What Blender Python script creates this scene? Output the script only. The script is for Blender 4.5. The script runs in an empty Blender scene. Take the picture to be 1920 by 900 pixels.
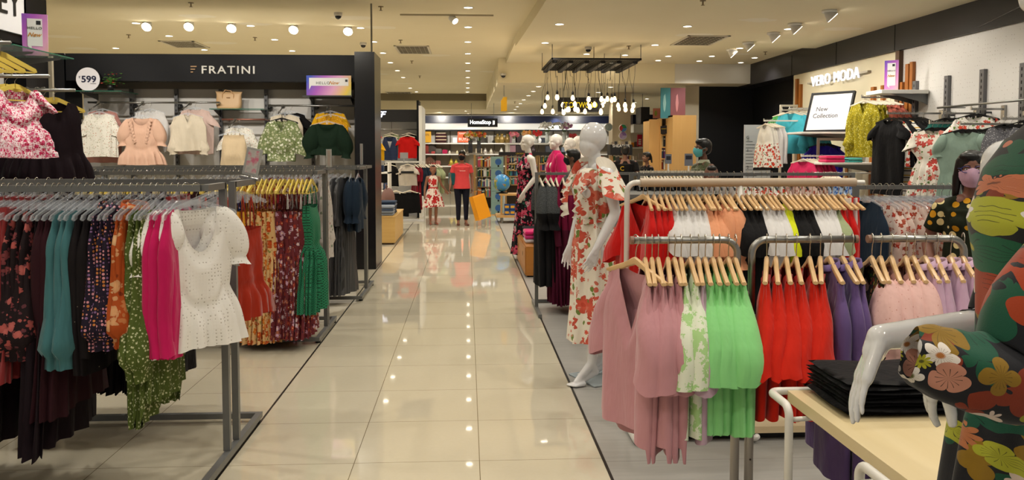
import bpy, bmesh, math, random
from mathutils import Vector, Matrix, Quaternion
PI = math.pi
rnd = random.Random(7)
scene = bpy.context.scene
COL = scene.collection
V = Vector

# ------------------------------------------------------------------ camera
FPX = 1544.0
CAM = V((0.0, 0.0, 1.503))
PITCH = math.radians(3.0)
YAW = math.radians(3.115)
SHIFT = 84.0
cd = bpy.data.cameras.new('camera')
cd.sensor_width = 36.0
cd.lens = 36.0 * FPX / 1920.0
cd.shift_y = -SHIFT / 1920.0
cd.clip_start = 0.05
cd.clip_end = 200
cam = bpy.data.objects.new('camera', cd)
cam.location = CAM
cam.rotation_euler = (PI / 2 - PITCH, 0, -YAW)
COL.objects.link(cam)
scene.camera = cam
CM = cam.rotation_euler.to_matrix()


def ray(px, py):
    return CM @ V((px - 960.0, -(py - (450.0 - SHIFT)), -FPX))


def at(px, py, Y):
    d = ray(px, py)
    return CAM + d * (Y / d.y)


def atx(px, py, X):
    d = ray(px, py)
    return CAM + d * (X / d.x)


def atz(px, py, Z):
    d = ray(px, py)
    return CAM + d * ((Z - CAM.z) / d.z)


# ------------------------------------------------------------------ materials
def srgb(c):
    if isinstance(c, str):
        c = tuple(int(c[i:i + 2], 16) / 255 for i in (0, 2, 4))
    return tuple((x / 12.92 if x <= 0.04045 else ((x + 0.055) / 1.055) ** 2.4) for x in c) + (1,)


class NT:
    def __init__(s, name):
        s.m = bpy.data.materials.new(name)
        s.m.use_nodes = True
        s.t = s.m.node_tree
        s.n = s.t.nodes
        s.b = s.n['Principled BSDF']

    def node(s, typ, **kw):
        n = s.n.new(typ)
        for k, v in kw.items():
            if k.startswith('i_'):
                n.inputs[k[2:]].default_value = v
            else:
                setattr(n, k, v)
        return n

    def link(s, a, b):
        s.t.links.new(a, b)

    def math(s, op, a, b=None, c=None, clamp=False):
        n = s.node('ShaderNodeMath', operation=op)
        n.use_clamp = clamp
        for i, x in enumerate((a, b, c)):
            if x is None:
                continue
            if isinstance(x, (int, float)):
                n.inputs[i].default_value = x
            else:
                s.link(x, n.inputs[i])
        return n.outputs[0]

    def mix(s, f, a, b):
        n = s.node('ShaderNodeMix', data_type='RGBA')
        if isinstance(f, (int, float)):
            n.inputs[0].default_value = f
        else:
            s.link(f, n.inputs[0])
        for i, x in ((6, a), (7, b)):
            if isinstance(x, (tuple, list, str)):
                n.inputs[i].default_value = srgb(x) if isinstance(x, str) else x
            else:
                s.link(x, n.inputs[i])
        return n.outputs[2]

    def coord(s, kind='Object', scale=(1, 1, 1), loc=(0, 0, 0)):
        tc = s.node('ShaderNodeTexCoord')
        mp = s.node('ShaderNodeMapping')
        mp.inputs['Scale'].default_value = scale
        mp.inputs['Location'].default_value = loc
        s.link(tc.outputs[kind], mp.inputs[0])
        return mp.outputs[0]

    def vcoord(s):
        oi = s.node('ShaderNodeObjectInfo')
        n = s.node('ShaderNodeVectorMath', operation='ADD')
        s.link(s.coord(), n.inputs[0])
        s.link(s.math('MULTIPLY', oi.outputs['Random'], 7.3), n.inputs[1])
        return n.outputs[0]

    def sep(s, v):
        n = s.node('ShaderNodeSeparateXYZ')
        s.link(v, n.inputs[0])
        return n.outputs

    def noise(s, v, sc, det=3, rough=.5, out=0):
        n = s.node('ShaderNodeTexNoise')
        n.inputs['Scale'].default_value = sc
        n.inputs['Detail'].default_value = det
        n.inputs['Roughness'].default_value = rough
        if v is not None:
            s.link(v, n.inputs['Vector'])
        return n.outputs[out]

    def bump(s, h, st=.3, dist=.01):
        n = s.node('ShaderNodeBump')
        n.inputs['Strength'].default_value = st
        n.inputs['Distance'].default_value = dist
        s.link(h, n.inputs['Height'])
        s.link(n.outputs[0], s.b.inputs['Normal'])

    def wrinkle(s, co, st=.55, dist=.012):
        mp = s.node('ShaderNodeMapping')
        mp.inputs['Scale'].default_value = (1, 1, .3)
        s.link(co, mp.inputs[0])
        s.bump(s.math('ADD', s.noise(mp.outputs[0], 26, 2, .6), s.math('MULTIPLY', s.noise(co, 11, 2), .6)), st, dist)

    def base(s, c):
        if isinstance(c, (str, tuple)):
            s.b.inputs['Base Color'].default_value = srgb(c) if isinstance(c, str) else c
        else:
            s.link(c, s.b.inputs['Base Color'])


_mats = {}


def plain(col, rough=.5, metal=0.0, spec=.5, coat=0.0, name=None, alpha=1.0, trans=0.0, ior=1.45):
    k = ('p', col, rough, metal, spec, coat, alpha, trans)
    if k in _mats:
        return _mats[k]
    t = NT(name or 'paint')
    t.base(col)
    t.b.inputs['Roughness'].default_value = rough
    t.b.inputs['Metallic'].default_value = metal
    t.b.inputs['Specular IOR Level'].default_value = spec
    t.b.inputs['Coat Weight'].default_value = coat
    t.b.inputs['Alpha'].default_value = alpha
    t.b.inputs['Transmission Weight'].default_value = trans
    t.b.inputs['IOR'].default_value = ior
    _mats[k] = t.m
    return t.m


def emit(col, st, name='lamp_glow'):
    k = ('e', col, st)
    if k in _mats:
        return _mats[k]
    t = NT(name)
    t.base(col)
    t.b.inputs['Emission Color'].default_value = srgb(col)
    t.b.inputs['Emission Strength'].default_value = st
    _mats[k] = t.m
    return t.m


def fabric(col, rough=.85, weave=900, fold=.25, sheen=.25, name='fabric'):
    k = ('f', col, rough, weave)
    if k in _mats:
        return _mats[k]
    t = NT(name)
    co = t.coord()
    n1 = t.noise(co, 9, 2)
    c = srgb(col)
    dk = tuple(x * .86 for x in c[:3]) + (1,)
    t.base(t.mix(n1, dk, c))
    t.b.inputs['Roughness'].default_value = rough
    t.b.inputs['Specular IOR Level'].default_value = .2
    t.b.inputs['Sheen Weight'].default_value = sheen if sum(c[:3]) > .15 else .03
    t.b.inputs['Sheen Roughness'].default_value = .4
    t.wrinkle(co)
    _mats[k] = t.m
    return t.m


def floral(base, cols, scale=14, size=.42, petals=5, leaf='3a5a20', leafamt=.5, rough=.8, centre=None, name='floral_fabric', second=None, below=None):
    """printed cloth: scattered petalled blossoms and leaves"""
    k = ('fl', base, tuple(cols), scale, size, petals, leaf, leafamt, second, below)
    if k in _mats:
        return _mats[k]
    t = NT(name)
    co = t.vcoord()
    nz = t.noise(co, scale * 2.2, 2, out=1)
    wv = t.node('ShaderNodeVectorMath', operation='MULTIPLY_ADD')
    t.link(nz, wv.inputs[0])
    wv.inputs[1].default_value = (.02 * 14 / scale,) * 3
    t.link(co, wv.inputs[2])
    cur = srgb(base)
    # leaves
    if leafamt > 0:
        v2 = t.node('ShaderNodeTexVoronoi', feature='F1')
        v2.inputs['Scale'].default_value = scale * 1.7
        t.link(wv.outputs[0], v2.inputs['Vector'])
        s2 = t.sep(v2.outputs['Color'])
        on = t.math('LESS_THAN', s2[0], leafamt)
        lf = t.math('LESS_THAN', v2.outputs['Distance'], .3)
        cur = t.mix(t.math('MULTIPLY', on, lf), cur, srgb(leaf))
    for li, (sc, sz) in enumerate(((scale, size),) + (((scale * 2.3, second),) if second else ())):
        vo = t.node('ShaderNodeTexVoronoi', feature='F1')
        vo.inputs['Scale'].default_value = sc
        t.link(wv.outputs[0], vo.inputs['Vector'])
        sub = t.node('ShaderNodeVectorMath', operation='SUBTRACT')
        sv = t.node('ShaderNodeVectorMath', operation='SCALE')
        t.link(wv.outputs[0], sv.inputs[0])
        t.link(wv.outputs[0], sub.inputs[0])
        t.link(vo.outputs['Position'], sub.inputs[1])
        x, y, z = t.sep(sub.outputs[0])
        ang = t.math('ARCTAN2', z, x)
        pet = t.math('ABSOLUTE', t.math('SINE', t.math('MULTIPLY', ang, petals / 2)))
        lim = t.math('MULTIPLY_ADD', pet, sz * .45, sz * .6)
        inside = t.math('LESS_THAN', vo.outputs['Distance'], lim)
        cs = t.sep(vo.outputs['Color'])
        ramp = t.node('ShaderNodeValToRGB')
        ramp.color_ramp.interpolation = 'CONSTANT'
        el = ramp.color_ramp.elements
        while len(el) < len(cols):
            el.new(.5)
        for i, c in enumerate(cols):
            el[i].position = i / len(cols)
            el[i].color = srgb(c)
        t.link(cs[1], ramp.inputs[0])
        shade = t.math('MULTIPLY_ADD', vo.outputs['Distance'], -1.2, 1.15, clamp=True)
        mul = t.node('ShaderNodeMix', data_type='RGBA', blend_type='MULTIPLY')
        mul.inputs[0].default_value = .6
        t.link(ramp.outputs[0], mul.inputs[6])
        cmb = t.node('ShaderNodeCombineXYZ')
        for i in range(3):
            t.link(shade, cmb.inputs[i])
        t.link(cmb.outputs[0], mul.inputs[7])
        keep = t.math('GREATER_THAN', cs[2], .12)
        cur = t.mix(t.math('MULTIPLY', inside, keep), cur, mul.outputs[2])
        if centre:
            cc = t.math('LESS_THAN', vo.outputs['Distance'], sz * .28)
            cur = t.mix(t.math('MULTIPLY', cc, keep), cur, srgb(centre))
    if below is not None:
        cur = t.mix(t.math('GREATER_THAN', t.sep(t.coord())[2], below), cur, srgb(base))
    t.base(cur)
    t.wrinkle(co)
    t.b.inputs['Roughness'].default_value = rough
    t.b.inputs['Specular IOR Level'].default_value = .2
    _mats[k] = t.m
    return t.m


def dots(base, cols, scale=18, size=.3, rough=.8, jitter=1.0, name='dotted_fabric', bump=0):
    k = ('d', base, tuple(cols), scale, size, jitter)
    if k in _mats:
        return _mats[k]
    t = NT(name)
    co = t.vcoord()
    vo = t.node('ShaderNodeTexVoronoi', feature='F1')
    vo.inputs['Scale'].default_value = scale
    vo.inputs['Randomness'].default_value = jitter
    t.link(co, vo.inputs['Vector'])
    cs = t.sep(vo.outputs['Color'])
    ramp = t.node('ShaderNodeValToRGB')
    ramp.color_ramp.interpolation = 'CONSTANT'
    el = ramp.color_ramp.elements
    while len(el) < len(cols):
        el.new(.5)
    for i, c in enumerate(cols):
        el[i].position = i / len(cols)
        el[i].color = srgb(c)
    t.link(cs[0], ramp.inputs[0])
    ins = t.math('LESS_THAN', vo.outputs['Distance'], size)
    t.base(t.mix(ins, srgb(base), ramp.outputs[0]))
    t.wrinkle(co)
    t.b.inputs['Roughness'].default_value = rough
    t.b.inputs['Specular IOR Level'].default_value = .2
    _mats[k] = t.m
    return t.m


def two_tone(top, bottom, z, rough=.85, topspeck=None, name='two_tone_fabric'):
    k = ('tt', top, bottom, z)
    if k in _mats:
        return _mats[k]
    t = NT(name)
    co = t.coord()
    s = t.sep(co)
    a = srgb(top)
    if topspeck:
        a = t.mix(t.math('GREATER_THAN', t.noise(co, 260, 2), .58), a, srgb(topspeck))
    t.base(t.mix(t.math('LESS_THAN', s[2], z), a, srgb(bottom)))
    t.wrinkle(co)
    t.b.inputs['Roughness'].default_value = rough
    t.b.inputs['Specular IOR Level'].default_value = .2
    _mats[k] = t.m
    return t.m


def stripes(cols, scale=20, axis=2, rough=.8, name='striped_fabric'):
    k = ('s', tuple(cols), scale, axis)
    if k in _mats:
        return _mats[k]
    t = NT(name)
    s = t.sep(t.coord())
    f = t.math('FRACT', t.math('MULTIPLY', s[axis], scale))
    ramp = t.node('ShaderNodeValToRGB')
    ramp.color_ramp.interpolation = 'CONSTANT'
    el = ramp.color_ramp.elements
    while len(el) < len(cols):
        el.new(.5)
    for i, c in enumerate(cols):
        el[i].position = i / len(cols)
        el[i].color = srgb(c)
    t.link(f, ramp.inputs[0])
    t.base(ramp.outputs[0])
    t.b.inputs['Roughness'].default_value = rough
    _mats[k] = t.m
    return t.m


def wood(c1, c2, scale=3, rough=.45, axis=0, name='wood'):
    k = ('w', c1, c2, scale, axis)
    if k in _mats:
        return _mats[k]
    t = NT(name)
    sc = [12, 12, 12]
    sc[axis] = .8
    co = t.coord(scale=tuple(sc))
    n = t.noise(co, scale, 4, .6)
    t.base(t.mix(n, srgb(c1), srgb(c2)))
    t.b.inputs['Roughness'].default_value = rough
    _mats[k] = t.m
    return t.m


# ------------------------------------------------------------------ mesh builder
class MB:
    def __init__(s):
        s.bm = bmesh.new()
        s.mi = 0

    def _faces(s, fs):
        for f in fs:
            f.material_index = s.mi

    def box(s, x0, x1, y0, y1, z0, z1, M=None):
        vs = [V((x, y, z)) for x in (x0, x1) for y in (y0, y1) for z in (z0, z1)]
        if M is not None:
            vs = [M @ v for v in vs]
        v = [s.bm.verts.new(p) for p in vs]
        fs = [s.bm.faces.new([v[i] for i in q]) for q in ((0, 1, 3, 2), (4, 6, 7, 5), (0, 4, 5, 1), (2, 3, 7, 6), (0, 2, 6, 4), (1, 5, 7, 3))]
        s._faces(fs)
        return s

    def rbox(s, x0, x1, y0, y1, z0, z1, r=.01, n=2, M=None):
        t = bmesh.new()
        vs = [t.verts.new((x, y, z)) for x in (x0, x1) for y in (y0, y1) for z in (z0, z1)]
        for q in ((0, 1, 3, 2), (4, 6, 7, 5), (0, 4, 5, 1), (2, 3, 7, 6), (0, 2, 6, 4), (1, 5, 7, 3)):
            t.faces.new([vs[i] for i in q])
        bmesh.ops.bevel(t, geom=list(t.edges), offset=r, segments=n, affect='EDGES', profile=.5)
        s.merge(t, M)
        return s

    def merge(s, t, M=None):
        mp = {}
        for v in t.verts:
            mp[v] = s.bm.verts.new(M @ v.co if M is not None else v.co)
        for f in t.faces:
            try:
                nf = s.bm.faces.new([mp[v] for v in f.verts])
                nf.material_index = s.mi
            except ValueError:
                pass
        t.free()

    def rings(s, rs, closed=True, cap=True):
        rows = [[s.bm.verts.new(p) for p in r] for r in rs]
        n = len(rows[0])
        for a, b in zip(rows, rows[1:]):
            for i in range(n if closed else n - 1):
                j = (i + 1) % n
                s._faces([s.bm.faces.new((a[i], a[j], b[j], b[i]))])
        if cap and closed:
            try:
                s._faces([s.bm.faces.new(rows[0][::-1]), s.bm.faces.new(rows[-1])])
            except ValueError:
                pass
        return rows

    def tube(s, pts, r, n=8, cap=True, closed=False):
        pts = [V(p) for p in pts]
        rr = r if isinstance(r, (list, tuple)) else [r] * len(pts)
        rs = []
        up = None
        for i, p in enumerate(pts):
            a = pts[max(i - 1, 0)]
            b = pts[min(i + 1, len(pts) - 1)]
            if closed:
                a = pts[i - 1]
                b = pts[(i + 1) % len(pts)]
            d = (b - a).normalized()
            if up is None:
                up = V((0, 0, 1)) if abs(d.z) < .9 else V((1, 0, 0))
            x = d.cross(up)
            if x.length < 1e-5:
                x = d.orthogonal()
            x.normalize()
            y = x.cross(d).normalized()
            up = y
            rs.append([p + (x * math.cos(t) + y * math.sin(t)) * rr[i] for t in [2 * PI * k / n for k in range(n)]])
        if closed:
            rs.append(rs[0])
        s.rings(rs, True, cap and not closed)
        return s

    def cyl(s, p0, p1, r, n=16, r1=None):
        p0, p1 = V(p0), V(p1)
        d = (p1 - p0).normalized()
        x = d.orthogonal().normalized()
        y = d.cross(x)
        r1 = r if r1 is None else r1
        s.rings([[p + (x * math.cos(2 * PI * k / n) + y * math.sin(2 * PI * k / n)) * q for k in range(n)] for p, q in ((p0, r), (p1, r1))])
        return s

    def lathe(s, prof, c=(0, 0, 0), n=20, cap=True):
        c = V(c)
        s.rings([[c + V((r * math.cos(2 * PI * k / n), r * math.sin(2 * PI * k / n), z)) for k in range(n)] for r, z in prof], True, cap)
        return s

    def ell(s, c, r, n=14, m=9, M=None):
        c = V(c)
        r = V(r) if not isinstance(r, (int, float)) else V((r, r, r))
        rs = []
        for j in range(1, m):
            a = PI * j / m
            rs.append([V((r.x * math.sin(a) * math.cos(2 * PI * k / n), r.y * math.sin(a) * math.sin(2 * PI * k / n), -r.z * math.cos(a))) for k in range(n)])
        if M is not None:
            rs = [[M @ p for p in q] for q in rs]
        rs = [[p + c for p in q] for q in rs]
        s.rings(rs)
        return s

    def prism(s, poly, f, depth):
        """poly 2-D outline, f(u,v,w)->3-D, from w=0 to depth"""
        a = [s.bm.verts.new(f(u, v, 0)) for u, v in poly]
        b = [s.bm.verts.new(f(u, v, depth)) for u, v in poly]
        fs = [s.bm.faces.new(a[::-1]), s.bm.faces.new(b)]
        n = len(poly)
        for i in range(n):
            j = (i + 1) % n
            fs.append(s.bm.faces.new((a[i], a[j], b[j], b[i])))
        s._faces(fs)
        return s

    def mesh(s, name, mats, smooth=False, off=None):
        bmesh.ops.recalc_face_normals(s.bm, faces=list(s.bm.faces))
        if off is not None:
            bmesh.ops.translate(s.bm, verts=list(s.bm.verts), vec=-V(off))
        me = bpy.data.meshes.new(name)
        s.bm.to_mesh(me)
        s.bm.free()
        for m in (mats if isinstance(mats, (list, tuple)) else [mats]):
            me.materials.append(m)
        if smooth:
            for p in me.polygons:
                p.use_smooth = True
            if smooth == 'auto':
                me.set_sharp_from_angle(angle=math.radians(40))
        return me

    def build(s, name, mats, parent=None, smooth=False, loc=None, world=True):
        """verts are in world space when world=True; re-based on parent/loc"""
        off = None
        if world:
            if parent is not None:
                off = parent_world(parent)
            elif loc is not None:
                off = V(loc)
        me = s.mesh(name, mats, smooth, off)
        o = bpy.data.objects.new(name, me)
        COL.objects.link(o)
        if parent is not None:
            o.parent = parent
            if not world and loc is not None:
                o.location = loc
        elif loc is not None:
            o.location = loc
        return o


def parent_world(p):
    v = V((0, 0, 0))
    while p is not None:
        v = v + V(p.location)
        p = p.parent
    return v


def tag(o, label, cat, group=None, kind=None):
    if label:
        o['label'] = label
    if cat:
        o['category'] = cat
    if group:
        o['group'] = group
    if kind:
        o['kind'] = kind
    return o


def thing(name, label, cat, loc=(0, 0, 0), group=None):
    o = bpy.data.objects.new(name, None)
    o.empty_display_size = .1
    COL.objects.link(o)
    o.location = loc
    return tag(o, label, cat, group)


def struct(o):
    o['kind'] = 'structure'
    return o


def copy_tree(o, parent=None):
    c = o.copy()
    COL.objects.link(c)
    c.parent = parent
    for ch in o.children:
        copy_tree(ch, c)
    return c


def text_mesh(txt, size, depth=.004, bold=0.0, spacing=1.0, shear=0.0, align='CENTER'):
    """letters lying in local XZ plane facing -Y, as a Mesh"""
    cu = bpy.data.curves.new('lettering', 'FONT')
    cu.body = txt
    cu.size = size
    cu.extrude = depth
    cu.offset = bold
    cu.space_character = spacing
    cu.shear = shear
    cu.align_x = align
    cu.align_y = 'CENTER'
    cu.resolution_u = 3
    o = bpy.data.objects.new('lettering', cu)
    COL.objects.link(o)
    dg = bpy.context.evaluated_depsgraph_get()
    me = bpy.data.meshes.new_from_object(o.evaluated_get(dg))
    bpy.data.objects.remove(o)
    me.transform(Matrix.Rotation(PI / 2, 4, 'X'))
    return me


def text(txt, size, loc, mat, parent=None, rotz=0.0, name='lettering', width=None, height=None, **kw):
    me = text_mesh(txt, size, **kw)
    if width or height:
        xs = [v.co.x for v in me.vertices]
        zs = [v.co.z for v in me.vertices]
        sx = width / (max(xs) - min(xs)) if width else 1
        sz = height / (max(zs) - min(zs)) if height else (sx if width else 1)
        if not width:
            sx = sz
        cx = (max(xs) + min(xs)) / 2
        cz = (max(zs) + min(zs)) / 2
        for v in me.vertices:
            v.co.x = (v.co.x - cx) * sx
            v.co.z = (v.co.z - cz) * sz
    me.materials.clear()
    me.materials.append(mat)
    o = bpy.data.objects.new(name, me)
    COL.objects.link(o)
    o.rotation_euler = (0, 0, rotz)
    if parent is not None:
        o.parent = parent
        o.location = V(loc) - parent_world(parent)
    else:
        o.location = loc
    return o


ORD = ['first', 'second', 'third', 'fourth', 'fifth', 'sixth', 'seventh', 'eighth', 'ninth', 'tenth', 'eleventh', 'twelfth',
       'thirteenth', 'fourteenth', 'fifteenth', 'sixteenth', 'seventeenth', 'eighteenth', 'nineteenth', 'twentieth', 'twenty-first',
       'twenty-second', 'twenty-third', 'twenty-fourth', 'twenty-fifth', 'twenty-sixth', 'twenty-seventh', 'twenty-eighth',
       'twenty-ninth', 'thirtieth'] + ['%dth' % i for i in range(31, 90)]

# common materials
M_white = plain('e8e6e0', .5, name='white_laminate')
M_wall = plain('e4dccb', .7, name='painted_wall')
M_black = plain('0a0b11', .5, spec=.25, name='black_laminate')
M_grey = plain('6e6f6e', .42, .3, name='grey_metal')
M_chrome = plain('c9c9c9', .18, 1.0, name='chrome')
M_steel = plain('9a9a98', .3, .9, name='brushed_steel')
M_tubew = plain('dcd9d2', .35, .1, name='white_tube')
# ------------------------------------------------------------------ setting
XL, XR = -1.155, 0.662        # the two borders of the aisle
CEIL, SLAB, MID, LOW = 3.42, 3.25, 3.32, 2.92
T = .606
# floor materials
t = NT('polished_cream_tile')
co = t.coord('Object')
x, y, z = t.sep(co)
def gridline(t, x, w, per, off):
    f = t.math('FRACT', t.math('DIVIDE', t.math('ADD', x, off + w / 2 + per * 200), per))
    return t.math('LESS_THAN', f, w / per)
gl = t.math('MAXIMUM', gridline(t, x, .0035, T, -XR), gridline(t, y, .003, T, -3.945 + T))
n = t.noise(co, 1.2, 3)
n2 = t.noise(co, 40, 3)
c = t.mix(t.math('MULTIPLY', n2, .5), t.mix(n, srgb('c6bda8'), srgb('d0c8b4')), srgb('c2b89f'))
t.base(t.mix(gl, c, srgb('6e6046')))
t.b.inputs['Roughness'].default_value = .035
t.b.inputs['Specular IOR Level'].default_value = .55
t.bump(t.noise(co, 2.2, 2), .02, .01)
M_floor = t.m
t = NT('grey_stone_tile')
co = t.coord('Object', (1, 1, 1))
x, y, z = t.sep(co)
gl = t.math('MAXIMUM', gridline(t, x, .003, 1.2, -XR), gridline(t, y, .003, T, -3.9))
co2 = t.coord('Object', (1.2, 14, 1))
n = t.noise(co2, 2.0, 5, .65)
c = t.mix(n, srgb('8b8985'), srgb('aaa7a1'))
t.base(t.mix(gl, c, srgb('6a665f')))
t.b.inputs['Roughness'].default_value = .35
M_gfloor = t.m
YF = 32.0
mb = MB(); mb.box(-9, XR, -3, YF, -.1, 0); struct(mb.build('floor', M_floor))
mb = MB(); mb.box(XR, 12, -3, YF, -.1, 0); struct(mb.build('floor', M_gfloor))
mb = MB(); mb.box(XL - .006, XL + .006, -3, YF, 0, .0015); struct(mb.build('trim_1', plain('1c1712', .4)))
mb = MB(); mb.box(XR - .007, XR + .007, -3, YF, 0, .002); struct(mb.build('trim_2', plain('15120f', .4)))

# ceiling
t = NT('painted_ceiling')
co = t.coord('Object')
n = t.noise(co, .9, 3)
vo = t.node('ShaderNodeTexVoronoi', feature='F1')
vo.inputs['Scale'].default_value = .55
t.link(t.coord('Object', (1, 1.6, 1)), vo.inputs['Vector'])
c = t.mix(n, srgb('e2d6b4'), srgb('e9dfc2'))
patch = t.math('LESS_THAN', t.math('ADD', vo.outputs['Distance'], t.math('MULTIPLY', t.noise(co, 5, 2), .12)), .22)
c = t.mix(t.math('MULTIPLY', patch, .65), c, srgb('eee8d8'))
t.base(c)
t.b.inputs['Roughness'].default_value = .9
t.b.inputs['Specular IOR Level'].default_value = .1
M_ceil = t.m
XS = .80      # left edge of the dropped slab
XLo = .64     # left edge of the low soffit
YS, YD, YM = 13.7, 16.9, 27.5
mb = MB(); mb.box(-9, 12, -3, YM, CEIL, CEIL + .1)
struct(mb.build('ceiling', M_ceil))
# near slab with curved left edge
mb = MB()
poly = [(XS + .16, -3)] + [(XS + .16 * math.cos(a) ** 2 * 1.0, YS - 9 + 9 * math.sin(a)) for a in [PI / 2 * k / 12 for k in range(13)]] + [(12, YS), (12, -3)]
mb.prism(poly, lambda u, v, w: V((u, v, SLAB + w)), CEIL - SLAB)
struct(mb.build('ceiling', M_ceil))
mb = MB(); mb.box(XS, 12, YS, YD, MID + .001, CEIL)
struct(mb.build('ceiling', M_ceil))
mb = MB(); mb.box(XLo, 12, YD, YM, LOW, CEIL)
mb.box(-9, 12, YM, YF, LOW, CEIL + .1)
struct(mb.build('ceiling', M_ceil))
mb = MB(); mb.box(-9, XLo, YM - .25, YM - .002, CEIL - .22, CEIL)
struct(mb.build('trim_3', plain('7b7159', .8)))
# outer walls
mb = MB(); mb.box(-9, 12, YF, YF + .1, 0, CEIL); struct(mb.build('wall_back', M_wall))
mb = MB(); mb.box(-9.1, -9, -3, YF, 0, CEIL); struct(mb.build('wall_left', M_wall))
XW = 5.92
t = NT('perforated_board')
co = t.coord('Object', (1, 1, 1))
vo = t.node('ShaderNodeTexVoronoi', feature='F1')
vo.inputs['Scale'].default_value = 22
vo.inputs['Randomness'].default_value = .15
t.link(co, vo.inputs['Vector'])
t.base(t.mix(t.math('LESS_THAN', vo.outputs['Distance'], .16), srgb('cfccc8'), srgb('a9a29a')))
t.b.inputs['Roughness'].default_value = .6
M_perf = t.m
YC1, YC2, YC3 = 11.0, 14.75, 17.7
mb = MB(); mb.box(XW, XW + .15, -3, YC1, 0, 2.9); struct(mb.build('wall_right', M_perf))
mb = MB(); mb.box(XW, XW + .15, YC1, YC2, 0, 2.9); struct(mb.build('wall_right', plain('d6ccb0', .7)))
mb = MB(); mb.box(XW + .3, XW + .45, YC2, YC3, 0, 2.9); mb.box(4.97, XW + .45, YC3, YC3 + .15, 0, LOW); mb.box(XW, XW + .45, YC2 - .02, YC2, 0, 2.9)
struct(mb.build('wall_right', plain('0a0b10', .5)))
mb = MB(); mb.box(XW - .05, XW + .45, -3, YC3, 2.89, SLAB + .08)
struct(mb.build('trim_4', plain('17161a', .45)))
mb = MB()
for y in (2, 5, 8, 11.1, 12.9, 14.7):
    mb.box(XW - .056, XW - .05, y, y + .012, 2.89, SLAB)
struct(mb.build('trim_5', plain('050505', .6)))
mb = MB(); mb.box(XW + .45, XW + .55, -3, YF, 0, CEIL); struct(mb.build('wall_right', M_wall))
mb = MB(); mb.box(12, 12.1, -3, YF, 0, CEIL)
struct(mb.build('wall_right', M_wall))
# white infill panel on the downstand left of the black wall
a = at(1265, 160, YD); b = at(1390, 160, YD)
mb = MB(); mb.box(a.x, b.x + .4, YD - .012, YD, LOW, MID); struct(mb.build('trim_6', plain('d5d2cb', .7)))
# column
a = at(1285, 200, 17.5); b = at(1307, 200, 17.5)
mb = MB(); mb.box(a.x, 4.97, 17.5, 18.0, 0, LOW); struct(mb.build('wall_column', plain('dcd2bc', .7)))

# ------------------------------------------------------------------ lights
LAMP = emit('fff4e0', 14.0)
def spot(loc, power, size=2.3, target=None, blend=.6, col=(1, .94, .83), rad=.05):
    l = bpy.data.lights.new('spot_beam', 'SPOT')
    l.energy = power
    l.spot_size = size
    l.spot_blend = blend
    l.shadow_soft_size = rad
    l.color = col
    o = bpy.data.objects.new('spot_beam', l)
    COL.objects.link(o)
    o.location = loc
    if target is not None:
        o.rotation_euler = (V(target) - V(loc)).to_track_quat('-Z', 'Y').to_euler()
    return o


def downlight_meshes():
    m1 = MB()
    m1.lathe([(.056, 0), (.056, -.008), (.066, -.008), (.07, 0)], n=20, cap=False)
    ring = m1.mesh('trim_ring', plain('e9e4d8', .5), True)
    m2 = MB()
    m2.lathe([(.0001, -.004), (.056, -.004)], n=20, cap=False)
    disc = m2.mesh('diffuser', LAMP)
    return ring, disc
DL = downlight_meshes()


def downlight(x, y, z, label, group, power=0):
    r = thing('downlight', label, 'ceiling light', (x, y, z), group)
    for nm, me in zip(('trim_ring', 'diffuser'), DL):
        o = bpy.data.objects.new(nm, me)
        COL.objects.link(o)
        o.parent = r
    if power:
        spot((x, y, z - .02), power)
    return r


PW = 62
rowy = [11.05 + 1.71 * k for k in range(11)]
for k, y in enumerate(rowy):
    downlight(.02, y, CEIL, '%s downlight from the near end of the row along the aisle middle' % ORD[k], 'downlights in a row above the aisle middle', PW)
lrow = [(701, 78), (718, 99), (732, 117), (745, 132), (756, 145), (769, 165), (781, 172), (787, 179)]
for k, (px, py) in enumerate(lrow):
    p = atz(px, py, CEIL)
    downlight(p.x, p.y, CEIL, '%s downlight of the slanting row left of the aisle, counted from its near end' % ORD[k], 'downlights in a row left of the aisle', PW)
lleft = [(317, 67), (515, 74), (217, 90), (383, 93), (548, 95), (255, 43), (470, 48), (676, 52)]
nm = ['beside the black air vent', 'above the middle of the store name lettering', 'farthest left over the round price disc', 'left of the store name lettering, low',
      'right of the store name lettering, low', 'next to the leftmost adjustable spotlight', 'next to the third adjustable spotlight', 'next to the rightmost adjustable spotlight']
for (px, py), s in zip(lleft, nm):
    p = atz(px, py, CEIL)
    downlight(p.x, p.y, CEIL, 'small recessed downlight ' + s, 'downlights over the left shop', PW)
slab_l = [((1049, 45), 'over the left part of the dropped ceiling'), ((1289, 49), 'just left of the big square vent'), ((1022, 80), 'near the dropped ceiling corner'),
          ((1228, 84), 'between pendant grid and square vent'), ((1478, 54), 'near the first cone spotlight on the right'), ((1387, 90), 'between the two far cone spotlights'), ((886, 21), None)]
for (px, py), s in slab_l[:6]:
    p = atz(px, py, SLAB)
    downlight(p.x, p.y, SLAB, 'recessed downlight ' + s, 'downlights in the dropped ceiling', PW)
mid_l = [(1100, 101), (1077, 109), (1172, 103), (1156, 112), (1147, 118), (1253, 105), (1234, 113), (1221, 120), (1335, 105), (1311, 114), (1293, 122), (1415, 108), (1389, 117), (1368, 124)]
for k, (px, py) in enumerate(sorted(mid_l)):
    p = atz(px, py, MID)
    downlight(p.x, p.y, MID, '%s downlight from the left in the ceiling bay behind the pendant grid' % ORD[k], 'downlights in the bay behind the pendant grid', PW if k % 2 else 0)
low_l = [(1010, 162), (1000, 171), (991, 179), (982, 187), (976, 194), (970, 200), (966, 205)]
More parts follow.
